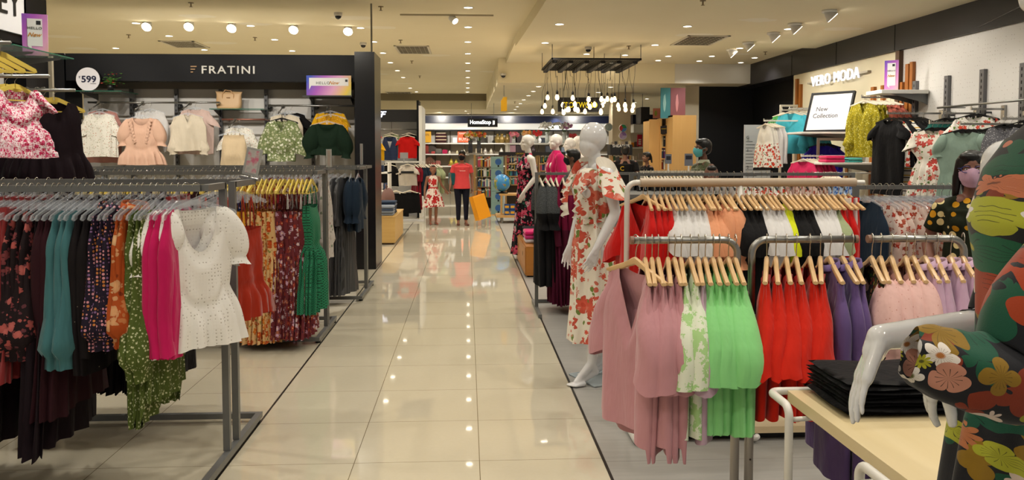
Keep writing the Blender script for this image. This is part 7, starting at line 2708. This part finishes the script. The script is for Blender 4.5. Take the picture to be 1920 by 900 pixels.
# ------------------------------------------------------------------ books
BK = []
bcols = ['8a2c24', '24406a', 'c8b890', '2c5a3c', 'c86a24', 'd8d0c0', '5a2c5c', '1c1c24', 'a8882c', '3c8a94', 'b8485c', '44484c', 'd8d4cc', '7c3c1c']
for c in bcols:
    mb = MB(); mb.box(-.016, .016, 0, .15, 0, .22)
    mb.mi = 1; mb.box(-.0165, .0165, -.001, .0, .15, .18); mb.box(-.013, .013, .004, .151, .004, .221)
    BK.append(mb.mesh('book', [plain(c, .5), plain('cfc8b4', .6)]))
def book_row(x0, x1, y, z, where, seed, s=1.0):
    q = random.Random(seed); x = x0; k = 0
    while x < x1 - .03:
        w_ = q.uniform(.7, 1.5) * s
        o = place_mesh('book', BK[q.randrange(len(BK))], (x + .016 * w_, y, z + .001), 0, q.choice([0, 0, 0, .08]), (w_, s, q.uniform(.8, 1.15) * s))
        tag(o, fit('%s book from the left %s' % (ORD[min(k, 88)], where)), 'book', 'books ' + where)
        x += .034 * w_; k += 1
def bookcase(x0, x1, y, z0, shelves, top, label, where, seed, mat=None, books=True, s=1.0, back=True):
    mat = mat or wood('b88f58', 'a07a44', 2, .45, 2)
    r = thing('bookcase', label, 'bookcase', ((x0 + x1) / 2, y, 0), 'wooden bookcases in the bookshop')
    for x in (x0, x1 - .03):
        mb = MB(); mb.box(x, x + .03, y, y + .3, 0, top); mb.build('side_panel', mat, r)
    if back:
        mb = MB(); mb.box(x0 + .03, x1 - .03, y + .28, y + .3, 0, top); mb.build('back_panel', plain('4a3a28', .6), r)
    for i, z in enumerate(shelves):
        mb = MB(); mb.box(x0 + .03, x1 - .03, y, y + .28, z - .025, z); mb.build('shelf_board', mat, r)
        if books:
            book_row(x0 + .04, x1 - .04, y + .03, z, '%s, %s shelf from the bottom' % (where, ORD[i]), seed * 10 + i, s)
    return r
bY = 20.5
bookcase(X(948, bY), X(1008, bY), bY, 0, [Z(346, bY), Z(330, bY), Z(318.5, bY), Z(307, bY)], Z(292, bY), 'wooden bookcase full of books left of the white mannequins', 'left of the mannequins', 1, s=.95)
bookcase(X(1010, bY), X(1062, bY), bY, 0, [Z(320, bY), Z(306, bY)], Z(290, bY), 'wooden bookcase of upright books between the two mannequin heads', 'between the mannequin heads', 2)
r = thing('header_board', 'black header board with yellow lettering atop the bookcases', 'sign', (X(985, bY), bY, Z(291, bY)))
mb = MB(); mb.box(X(935, bY), X(1060, bY), bY - .03, bY, Z(291.5, bY), Z(285, bY)); mb.build('board', plain('141216', .4), r)
text('CROSSWORD', .06, (X(980, bY), bY - .034, Z(288, bY)), plain('b8982c', .5), r, width=.35)
# dark magazine stand behind the woman
mY = 22.0
bookcase(X(893, mY), X(924, mY), mY, 0, [Z(369, mY), Z(350, mY), Z(331, mY), Z(313, mY)], Z(298, mY), 'dark low stand of upright books right behind the woman in coral', 'behind the woman in coral', 3, mat=plain('7a6850', .5), s=1.1)
mb = MB(); mb.box(X(884, mY), X(892, mY), mY, mY + .3, 0, Z(288, mY)); tag(mb.build('wooden_screen', wood('b08a54', '9c7640', 2, .5, 2)), 'pale wooden end panel left of the dark book stand', 'panel')
# right bookshop
sY = 17.6
bookcase(X(1147, sY), X(1183, sY), sY, 0, [Z(330, sY), Z(312, sY)], Z(292, sY), 'tall book rack under the black pen shelf', 'under the black pen shelf', 4, s=1.3, back=True)
r = thing('pen_display', 'black pen display shelf above coloured books', 'display shelf', (X(1163, sY), sY, Z(290, sY)))
mb = MB(); mb.box(X(1143, sY), X(1184, sY), sY - .1, sY + .3, Z(291, sY), Z(271, sY)); mb.build('board', plain('101014', .4), r)
text('SHEAFFER', .1, (X(1163, sY), sY - .105, Z(273.5, sY)), plain('e0e0e0', .4), r, width=X(1180, sY) - X(1148, sY), height=.06)
for k, px in enumerate((1147, 1153, 1159, 1166, 1173, 1179)):
    mb = MB(); mb.box(X(px, sY), X(px, sY) + .05, sY, sY + .08, Z(270.5, sY), Z(266 - k % 3, sY))
    tag(mb.build('gift_box', plain(['8a7a6a', '2c2c30', 'a89878'][k % 3], .4), None, loc=(X(px, sY), sY, Z(270, sY))), '%s small dark box from the left on the black pen shelf' % ORD[k], 'box', 'small boxes on the black pen shelf')
# column with clocks
cY = 19.5
mb = MB(); mb.box(X(1148, cY), X(1182, cY), cY, cY + .5, 0, LOW); struct(mb.build('wall_column', plain('b8aa90', .7)))
for k, (px, py, c) in enumerate(((1168, 240, ['2c8a5c', 'c83c3c', '4a7ab8']), (1168, 254, ['8a6aa8', 'a88ab8', 'b8a8c8']), (1141, 238, ['8a9a9a', '9aa8a8', '8a9a9a']))):
    ra = .085
    c0 = V((X(px, cY - .05), cY - .05, Z(py, cY)))
    r = thing('wall_clock', '%s round wall clock on the bookshop column' % ('upper coloured', 'lower purple', 'pale grey')[k], 'wall clock', c0, 'round clocks on the bookshop column')
    mb = MB(); mb.cyl(c0, c0 + V((0, .045, 0)), ra * 1.12, 28); mb.build('clock_rim', plain('d8d4d0', .4), r, 'auto')
    for j in range(3):
        mb = MB()
        aa = [2 * PI * (j / 3 + q / 24) for q in range(9)]
        mb.prism([(0, 0)] + [(ra * math.cos(a), ra * math.sin(a)) for a in aa], lambda u, v, w: c0 + V((u, -.001 - w, v)), .003); mb.build('dial_segment', plain(c[j], .4), r)
# counter back right: navy band and white shelf with phone items
nY = 20.5
r = thing('wall_shelf_unit', 'white wall shelf unit under a navy band at the right of the bookshop', 'shelf unit', (X(1210, nY), nY, 0))
mb = MB(); mb.box(X(1186, nY), X(1240, nY), nY, nY + .4, Z(232, nY), Z(214, nY)); mb.build('navy_band', M_navyb, r)
mb = MB(); mb.box(X(1188, nY), X(1240, nY), nY, nY + .4, Z(248, nY), Z(232, nY)); mb.build('white_valance', M_white, r)
mb = MB(); mb.box(X(1178, nY), X(1240, nY), nY + .4, nY + .45, 0, Z(214, nY)); mb.build('back_panel', plain('b8ad98', .6), r)
for py in (276, 300, 322):
    mb = MB(); mb.box(X(1178, nY), X(1205, nY), nY - .05, nY + .4, Z(py + 2.5, nY), Z(py, nY)); mb.build('shelf_board', M_white, r)
mb = MB(); mb.box(X(1195, 20.45), X(1204, 20.45), 20.45, 20.49, Z(274, 20.45), Z(252, 20.45)); c4 = tag(mb.build('promo_card', plain('c01c3c', .4), None, loc=(X(1195, 20.45), 20.45, Z(274, 20.45)), world=True), 'red standing card with white marks on the bookshop shelf', 'sign')
mb = MB(); 
for q in range(3): mb.box(X(1197, 20.44), X(1202, 20.44), 20.44, 20.449, Z(263 + q * 4, 20.45), Z(260.5 + q * 4, 20.45))
mb.build('white_marks', M_white, c4)
for k, (px, py, w_, h_, c) in enumerate(((1182, 276, .1, .12, 'd88a24'), (1190, 276, .12, .14, '6a5a54'), (1198, 300, .14, .16, 'b8a8a0'), (1188, 300, .1, .1, 'd8c8b8'), (1184, 322, .1, .1, 'a87a5a'), (1196, 322, .14, .14, 'c8c0b8'))):
    mb = MB(); mb.rbox(0, w_, 0, .1, 0, h_, .01, 1)
    o = mb.build('gift_box', plain(c, .5), None, world=False); o.location = (X(px, nY), nY + .02, Z(py, nY) + .001)
    tag(o, '%s small boxed item on the white bookshop shelves' % ORD[k], 'box', 'small boxes on the white bookshop shelves')
# large wooden cabinets
wY = 16.6
M_ww = wood('cda468', 'bf9456', 1.5, .45, 2, name='maple_veneer')
def cab(px0, px1, top, label, y=wY, d=.6):
    r = thing('bookcase_end', label, 'bookcase', ((X(px0, y) + X(px1, y)) / 2, y, 0), 'tall pale wood bookcase ends')
    mb = MB(); mb.box(X(px0, y), X(px1, y), y, y + .03, 0, Z(top, y)); mb.build('front_panel', M_ww, r)
    mb = MB(); mb.box(X(px0, y), X(px0, y) + .03, y + .03, y + d, 0, Z(top, y)); mb.build('side_panel', M_ww, r)
    mb = MB(); mb.box(X(px0, y), X(px1, y), y + .03, y + d, Z(top, y) - .03, Z(top, y)); mb.build('top_panel', M_ww, r)
cab(1217, 1238, 223, 'tall pale wooden panel left of the open book shelves', 17.3)
cab(1261, 1305, 215, 'broad pale wooden panel beside the black wall, behind the olive shirt man', 16.6)
r = bookcase(X(1238, 17.2), X(1261, 17.2), 17.2, 0, [Z(318, 17.2), Z(297, 17.2), Z(275, 17.2), Z(252, 17.2)], Z(221, 17.2), 'open shelf bay between the two tall pale wooden panels', 'between the pale wooden panels', 6, mat=M_ww, books=False)
k = 0
for py in (318, 297, 275, 252):
    for px in (1243, 1247, 1253):
        if py == 252: continue
        o = place_mesh('book', BK[(k * 5) % len(BK)], (X(px, 17.2), 17.25, Z(py, 17.2) + .001)); tag(o, '%s book in the bay between the pale wooden panels' % ORD[k], 'book', 'books between the pale wooden panels'); k += 1
for k, px in enumerate((1245, 1257)):
    r = thing('category_sign', '%s black shelf sign with yellow lettering from the left in the wooden bay' % ORD[k], 'sign', (X(px, 17.1), 17.1, Z(252, 17.1)), 'black shelf signs in the wooden bay')
    mb = MB(); mb.prism([(X(px - 6, 17.1), Z(251, 17.1)), (X(px + 5, 17.1), Z(250, 17.1)), (X(px + 6, 17.1), Z(234, 17.1)), (X(px - 7, 17.1), Z(236, 17.1))], lambda u, v, w: V((u, 17.1 + w, v)), .02); mb.build('board', plain('16141a', .4), r)
    text('ACADEMICS' if k == 0 else 'SCIENCE', .06, (X(px - .5, 17.08), 17.085, Z(241, 17.1)), plain('b8a01c', .5), r, width=.11, name='lettering')
# colour panels with feathers
for k, (px0, px1, c, fc, nm) in enumerate(((1224, 1237.5, 'c07a68', '8a9a3c', 'salmon'), (1238, 1256, '3a7a84', '8ab8b8', 'teal'), (1256.5, 1284, '85525a', 'c88a90', 'mauve'))):
    y = 17.0 if k else 18.2
    r = thing('wall_panel', '%s panel printed with a pale feather above the wooden bookcases' % nm, 'panel', (X(px0, y), y, Z(221, y)), 'coloured feather panels')
    zb_, zt_2 = Z(221, y), Z(163 if k else 202, y)
    mb = MB(); mb.box(X(px0, y), X(px1, y), y, y + .03, zb_, zt_2); mb.build('panel_board', plain(c, .6), r)
    cx_, cz = X((px0 + px1) / 2 - 2, y), (zb_ + zt_2) / 2
    mb = MB(); L_ = (zt_2 - zb_) * .3
    mb.prism([(cx_, cz - L_), (cx_ + .02, cz - L_ * .7), (cx_ + .035, cz), (cx_ + .015, cz + L_), (cx_ - .015, cz + L_ * .8), (cx_ - .03, cz), (cx_ - .018, cz - L_ * .7)], lambda u, v, w: V((u, y - .002 - w, v)), .002); mb.build('feather_print', plain(fc, .6), r)

# ------------------------------------------------------------------ globes
gY = 17.3
r = thing('display_table', 'two-tier pale wooden table with a globe on top beside the pink-flowered mannequin', 'display table', (X(960, gY), gY, 0))
gx0, gx1 = X(931, gY), X(988, gY)
zA, zB = Z(404, gY), Z(364, gY)
mb = MB(); mb.box(gx0, gx1, gY, gY + .7, zA - .05, zA); mb.build('lower_board', M_ww, r)
mb = MB(); mb.box(gx0 + .07, gx1, gY + .1, gY + .6, zB - .04, zB); mb.build('upper_board', M_ww, r)
for x in (gx0 + .12, gx1 - .1):
    for y in (gY + .06, gY + .6):
        mb = MB(); mb.cyl((x, y, 0), (x, y, zA - .05), .025, 10); mb.build('leg', M_steel, r)
for x in (gx0 + .1, gx1 - .12):
    mb = MB(); mb.box(x, x + .03, gY + .13, gY + .57, zA, zB - .04); mb.build('upright_panel', M_ww, r)
k = 0
for i in range(4):
    for j in range(2):
        x = gx0 + .17 + i * .12
        if x + .1 > gx1: continue
        mb = MB(); mb.box(x, x + .1, gY + .05 , gY + .2, zA + .001 + j * .12, zA + .11 + j * .12); mb.mi = 1; mb.box(x + .01, x + .09, gY + .048, gY + .05, zA + .03 + j * .12, zA + .08 + j * .12)
        tag(mb.build('toy_box', [plain('1c4a8a', .4), plain('d8a024', .4)], None, loc=(x, gY, zA)), '%s blue and yellow box on the lower tier below the globe' % ORD[k], 'box', 'blue boxes below the globe'); k += 1
def globe_mat():
    t = NT('globe_map')
    co = t.coord('Object')
    n_ = t.noise(co, 7, 4, .55)
    land = t.math('GREATER_THAN', n_, .54)
    n2_ = t.noise(co, 14, 2)
    ramp = t.node('ShaderNodeValToRGB'); ramp.color_ramp.interpolation = 'CONSTANT'
    el = ramp.color_ramp.elements
    for c, p_ in (('c8b84a', 0), ('b8785a', .45)):
        pass
    el[0].color = srgb('c8b84a'); el[1].position = .48; el[1].color = srgb('b87a5c')
    e2 = el.new(.55); e2.color = srgb('7a9a4c')
    t.link(n2_, ramp.inputs[0])
    t.base(t.mix(land, srgb('3c8ac8'), ramp.outputs[0]))
    t.b.inputs['Roughness'].default_value = .2
    return t.m
M_globe = globe_mat()
r = thing('globe', 'blue desk globe on a black stand atop the wooden table', 'globe', (X(942, gY), gY + .3, zB))
gc = V((X(942, gY), gY + .3, Z(344, gY)))
R_g = .185
o = MB().ell((0, 0, 0), R_g, 32, 20).build('globe_ball', M_globe, r, True, world=False, loc=(0, 0, gc.z - zB))
o.rotation_euler = (.3, .3, 1.0)
mb = MB(); mb.lathe([(.001, 0), (.13, 0), (.13, .015), (.03, .03), (.02, .07)], (gc.x, gc.y, zB), 20); mb.build('stand', M_black, r, 'auto')
mb = MB(); mb.tube([gc + V((math.sin(a) * (R_g + .012), .0, -math.cos(a) * (R_g + .012))) for a in [q * PI / 12 for q in range(13)]], .006, 6); mb.build('meridian_arc', M_black, r, True)
# stack of globe boxes
for k in range(5):
    y = 19.6
    s_ = .275
    z = .02 + k * s_
    x = X(921, y)
    r = thing('globe_box', '%s boxed globe from the bottom of the stack beside the book stand' % ORD[k], 'box', (x + .14, y, z), 'stack of boxed globes')
    mb = MB(); mb.rbox(x, x + .29, y, y + .28, z, z + s_ - .004, .004, 1); mb.build('carton', plain('7c9a94', .5), r)
    mb = MB(); mb.lathe([(.001, -.001), (.078, -.001), (.078, .0), (.001, .0)], n=24)
    bmesh.ops.rotate(mb.bm, verts=list(mb.bm.verts), cent=(0, 0, 0), matrix=Matrix.Rotation(PI / 2, 3, 'X'))
    bmesh.ops.translate(mb.bm, verts=list(mb.bm.verts), vec=(x + .17, y - .001, z + .15)); mb.build('globe_picture', plain('2c5a94', .4), r)
    mb = MB(); mb.box(x + .15, x + .19, y - .002, y - .001, z + .03, z + .07); mb.build('stand_picture', M_black, r)
mb = MB(); mb.box(X(921, 19.6), X(921, 19.6) + .3, 19.6, 20.49, 0, .02); tag(mb.build('pallet_board', M_ww), 'thin board under the stack of boxed globes', 'board')

# ------------------------------------------------------------------ artificial flowers
def bouquet(px, py_base, py_top, w_, Y, cols, label, vase_col='d8d8d8', seed=1, vase_h=.25):
    q = random.Random(seed)
    z0 = Z(py_base, Y); zt_ = Z(py_top, Y); x = X(px, Y)
    r = thing('flower_vase', label, 'flowers', (x, Y, z0), 'artificial bouquets in the home section')
    mb = MB(); mb.lathe([(.001, 0), (.05, 0), (.06, vase_h * .4), (.045, vase_h * .8), (.06, vase_h), (.052, vase_h), (.04, vase_h * .8)], (x, Y, z0), 16); mb.build('vase', plain(vase_col, .2, 0, .5, alpha=.8), r, True)
    lf = MB()
    fs = {c: MB() for c in cols}
    c0 = V((x, Y, z0 + vase_h))
    for k in range(46):
        a = q.uniform(0, 6.28); rad = w_ * math.sqrt(q.random()); h = (zt_ - z0 - vase_h) * q.uniform(.45, 1)
        p = c0 + V((rad * math.cos(a), rad * .7 * math.sin(a), h))
        if k % 3 == 0:
            lf.tube([c0 + V((0, 0, -.05)), c0.lerp(p, .6) + V((0, 0, .02)), p], .003, 4)
        if k % 2:
            M = Matrix.Rotation(q.uniform(0, 6), 3, 'Z') @ Matrix.Rotation(q.uniform(-1, 1), 3, 'Y')
            lf._faces([lf.bm.faces.new([lf.bm.verts.new(p + M @ V(v)) for v in ((0, 0, 0), (.03, .015, .01), (.075, 0, 0), (.03, -.015, -.005))])])
        else:
            f = fs[cols[k // 2 % len(cols)]]
            s_ = q.uniform(.03, .05)
            for pt in range(6):
                M = Matrix.Rotation(pt * PI / 3, 3, 'Y') @ Matrix.Rotation(q.uniform(-.3, .3), 3, 'X')
                f._faces([f.bm.faces.new([f.bm.verts.new(p + V((0, -.02, 0)) + M @ V(v)) for v in ((0, 0, 0), (s_ * .5, -.01, s_ * .5), (0, -.02, s_ * 1.2), (-s_ * .5, -.01, s_ * .5))])])
            f.ell(p + V((0, -.02, 0)), s_ * .4, 8, 5)
    lf.build('stems_and_leaves', plain('4a6a34', .6), r)
    for c, f in fs.items():
        f.build('blossoms', plain(c, .6), r)
bouquet(882, 287, 248, .16, 20.0, ['c8a02c', 'c85a2c', 'd8c8b0'], 'orange and yellow bouquet in a dark vase above the woman in coral', '3a3a44', 1, .3)
bouquet(898, 287, 247, .15, 20.2, ['c8a830', 'd86a34', 'a84a2c'], 'yellow and orange bouquet right of the first one over the book stand', '4a4a50', 2, .3)
bouquet(963, 268, 248, .16, 24.0, ['d88a98', 'c86a7c'], 'pale pink bouquet on the shelf behind the first mannequin', 'd8d8d8', 3, .12)
bouquet(985, 266, 247, .14, 24.0, ['e0b080', 'd8984c'], 'peach bouquet between the pink and red ones', 'd8d8d8', 4, .12)
bouquet(1006, 268, 245, .13, 24.0, ['c8242c', 'd83c38'], 'red bouquet right of the first mannequin head', 'd8d8d8', 5, .12)
bouquet(1026, 268, 230, .22, 23.0, ['e4e0dc', 'e8e4dc'], 'white lily bouquet left of the second mannequin head', 'c8d0d0', 6, .3)
bouquet(1058, 268, 230, .24, 23.0, ['e4e0dc', 'c888b8', 'dcd8e0'], 'white and violet bouquet above the blush mannequin', 'c8d0d0', 7, .3)
bouquet(1074, 268, 252, .1, 24.0, ['c84048', 'd88080'], 'small red bouquet beside the tall white one', 'd8d8d8', 8, .12)
r = thing('display_table', 'pale display counter carrying the bouquets behind the mannequins', 'display counter', (X(1015, 23.5), 23.5, 0))
mb = MB(); mb.box(X(948, 23.5), X(1090, 23.5), 22.7, 24.4, Z(268, 23) - .04, Z(268, 23) - .001); mb.build('counter_top', M_white, r)
for px in (950, 1085):
    mb = MB(); mb.box(X(px, 23.5), X(px, 23.5) + .06, 22.8, 24.3, 0, Z(268, 23) - .04); mb.build('side_panel', M_white, r)
mb = MB(); mb.box(X(874, 20), X(908, 20), 19.85, 20.4, Z(290, 20), Z(287, 20) - .001); mb.box(X(880, 20), X(888, 20), 19.95, 20.3, 0, Z(290, 20)); tag(mb.build('flower_stand', plain('8a8478', .5)), 'narrow stand carrying the orange and yellow bouquets', 'flower stand')

# ------------------------------------------------------------------ pendant bulb cluster
PA, PB_ = 13.4, 15.2
zf = 3.0
fx0, fx1 = at(1035, 285, PA).x, at(1200, 285, PA).x
r = thing('pendant_cluster', 'black ceiling grid with dozens of bare filament bulbs on black cords', 'pendant lamp', ((fx0 + fx1) / 2, (PA + PB_) / 2, zf))
M_bk = plain('0c0b0c', .5)
mb = MB()
for (a, b) in (((fx0, PA), (fx1, PA)), ((fx0, PB_), (fx1, PB_)), ((fx0, PA), (fx0, PB_)), ((fx1, PA), (fx1, PB_))):
    mb.box(min(a[0], b[0]) - .012, max(a[0], b[0]) + .012, min(a[1], b[1]) - .012, max(a[1], b[1]) + .012, zf, zf + .03)
mb.build('outer_frame', M_bk, r)
mb = MB()
for q in range(1, 34):
    x = fx0 + (fx1 - fx0) * q / 34
    mb.box(x - .0018, x + .0018, PA, PB_, zf + .01, zf + .014)
for q in range(1, 42):
    y = PA + (PB_ - PA) * q / 42
    mb.box(fx0, fx1, y - .0018, y + .0018, zf + .014, zf + .018)
mb.build('wire_mesh', M_bk, r)
for q in range(6):
    x = fx0 + .04 + (fx1 - fx0 - .12) * q / 5
    mb = MB(); mb.rbox(x - .03, x + .05, PA + .08, PB_ - .08, zf - .05, zf, .01, 1); mb.build('terminal_bar', M_bk, r)
for (x, y) in ((fx0, PA), (fx1, PA), (fx0, PB_), (fx1, PB_), ((fx0 + fx1) / 2, PA + .3), (fx1 - .3, PB_)):
    mb = MB(); mb.cyl((x, y, zf + .03), (x, y, MID if y > YS else SLAB), .005, 6); mb.build('suspension_rod', M_bk, r)
t = NT('bulb_glass'); t.base('ffe2b0'); t.b.inputs['Emission Color'].default_value = (1, .72, .38, 1); t.b.inputs['Emission Strength'].default_value = 4; M_bulb = t.m
q_ = random.Random(5)
bm1 = MB(); bm1.lathe([(.001, -.115), (.018, -.112), (.036, -.09), (.041, -.065), (.034, -.035), (.02, -.01), (.014, 0)], n=14); bulb_me = bm1.mesh('bulb', M_bulb, True)
bm1 = MB(); bm1.lathe([(.016, 0), (.02, .005), (.02, .045), (.008, .06), (.003, .075)], n=12); sock_me = bm1.mesh('socket', M_bk, 'auto')
base = V(((fx0 + fx1) / 2, (PA + PB_) / 2, zf))
nb = 0
for i in range(6):
    for j in range(6):
        x = fx0 + .05 + (fx1 - fx0 - .12) * i / 5 + q_.uniform(-.05, .05)
        y = PA + .12 + (PB_ - PA - .24) * j / 5
        px_ = q_.uniform(-.07, .07)
        zz = 2.38 + q_.uniform(-.15, .12)
        s_ = bpy.data.objects.new('socket', sock_me); COL.objects.link(s_); s_.parent = r; s_.location = V((x + px_, y, zz)) - base
        b_ = bpy.data.objects.new('bulb', bulb_me); COL.objects.link(b_); b_.parent = s_; b_.scale = (.82, .82, .82)
        c_ = MB(); c_.tube([(x, y, zf), (x + px_ * .3, y, zf - .25), (x + px_, y, zz + .3), (x + px_, y, zz + .07)], .003, 4); c_.build('cord', M_bk, r, True)
for x in (fx0 + .3, fx1 - .3):
    l = bpy.data.lights.new('bulb_glow', 'POINT'); l.energy = 25; l.color = (1, .75, .45); l.shadow_soft_size = .3
    o = bpy.data.objects.new('bulb_glow', l); COL.objects.link(o); o.location = (x, (PA + PB_) / 2, 2.2)

# ------------------------------------------------------------------ ceiling bits
def vent(px0, px1, py, z, d, label, slats=9):
    a = atz(px0, py, z); b = atz(px1, py, z)
    x0, x1 = a.x, b.x; y0 = a.y
    r = thing('air_vent', label, 'air vent', ((x0 + x1) / 2, y0, z), 'square air vents in the ceiling')
    mb = MB()
    for q in ((x0, x1, y0, y0 + .04), (x0, x1, y0 + d - .04, y0 + d), (x0, x0 + .04, y0, y0 + d), (x1 - .04, x1, y0, y0 + d)):
        mb.box(q[0], q[1], q[2], q[3], z - .012, z)
    mb.build('vent_frame', plain('cfc7b4', .5), r)
    mb = MB(); mb.box(x0 + .04, x1 - .04, y0 + .04, y0 + d - .04, z - .003, z - .001); mb.build('dark_backing', plain('2c2820', .8), r)
    mb = MB()
    for q in range(slats):
        y = y0 + .07 + (d - .14) * q / (slats - 1)
        mb.box(x0 + .04, x1 - .04, y - .002, y + .03, z - .012, z - .006)
    for q in range(6):
        x = x0 + .1 + (x1 - x0 - .2) * q / 5
        mb.box(x - .004, x + .004, y0 + .05, y0 + d - .05, z - .012, z - .005)
    mb.build('slats', plain('a89f8a', .5), r)
vent(1290, 1372, 66, SLAB, 1.1, 'large square air vent in the dropped ceiling right of the pendant grid')
vent(296, 362, 76, CEIL, .9, 'square air vent over the left shop')
vent(738, 804, 85, CEIL, 1.2, 'square air vent left of the aisle light row')
vent(722, 770, 172, CEIL, 1.2, 'distant air vent near the ceiling step', 6)
M_brass = plain('8a7a5c', .4, .6)
for k, (px, py, z) in enumerate(((358, 5, CEIL), (714, 12, CEIL), (241, 65, CEIL), (478, 70, CEIL), (373, 105, CEIL), (548, 107, CEIL), (751, 75, CEIL), (772, 114, CEIL), (1318, 1, SLAB), (1179, 86, SLAB), (1435, 97, MID), (787, 142, CEIL), (1348, 126, MID), (965, 190, LOW))):
    p = atz(px, max(py, 1) , z)
    r = thing('sprinkler', '%s ceiling sprinkler head' % ['topmost left', 'topmost middle', 'leftmost', 'mid-left', 'low left, above the fascia', 'low right, above the fascia', 'beside the middle air vent', 'right of the middle vent', 'topmost right', 'behind the pendant grid', 'far right', 'far middle', 'small bay', 'low soffit'][k], 'sprinkler', p, 'sprinkler heads')
    mb = MB(); mb.lathe([(.001, 0), (.035, 0), (.035, -.008), (.001, -.01)], p, 14); mb.build('escutcheon', M_brass, r)
    mb = MB(); mb.cyl(p, p + V((0, 0, -.05)), .009, 8); mb.lathe([(.001, -.05), (.022, -.052), (.022, -.056), (.001, -.058)], p, 12); mb.build('deflector', M_brass, r)
for k, (px, py, z) in enumerate(((634, 24, CEIL), (681, 80, CEIL), (1103, 88, SLAB), (971, 116, LOW + .2))):
    p = atz(px, py, z)
    if k == 3: p = V((XLo + .1, YD - .06, 3.1))
    r = thing('security_camera', ['white dome camera at top centre', 'small camera above the black column', 'dome camera above the pendant grid', 'small camera on the low soffit face'][k], 'security camera', p, 'ceiling cameras')
    mb = MB(); mb.lathe([(.001, 0), (.06, 0), (.06, -.035), (.05, -.045)], p, 18); mb.build('mount', plain('d0cbc0', .4), r, 'auto')
    mb = MB(); mb.ell(p + V((0, 0, -.045)), (.045, .045, .045), 16, 10); mb.build('lens_dome', plain('1a1a1c', .15), r, True)
# rod from the ceiling to the column
p = at(694, 60, 10.7)
mb = MB(); mb.cyl((p.x, 10.85, top + .03), (p.x, 10.85, CEIL), .012, 8)
tag(mb.build('suspension_rod', plain('8a8578', .5)), 'thin steel rod from the ceiling to the black column top', 'rod')
# track with spotlight
a = atz(750, 26, CEIL); b = atz(925, 29, CEIL)
r = thing('track_light', 'slim ceiling track with one tilted spotlight above the aisle', 'spotlight', a)
mb = MB(); mb.box(a.x, b.x, a.y, a.y + .03, CEIL - .02, CEIL); mb.build('track', plain('b8ac90', .5), r)
c = atz(850, 28, CEIL) + V((0, 0, -.06)); d = V((.5, -.5, -.6)).normalized()
mb = MB(); mb.cyl(c - d * .05, c + d * .05, .05, 18); mb.build('lamp_head', M_white, r, 'auto')
mb = MB(); mb.cyl(c + d * .051, c + d * .054, .042, 18); mb.build('lens', emit('fff6e4', 12), r)
# dark ducts on the soffit edge
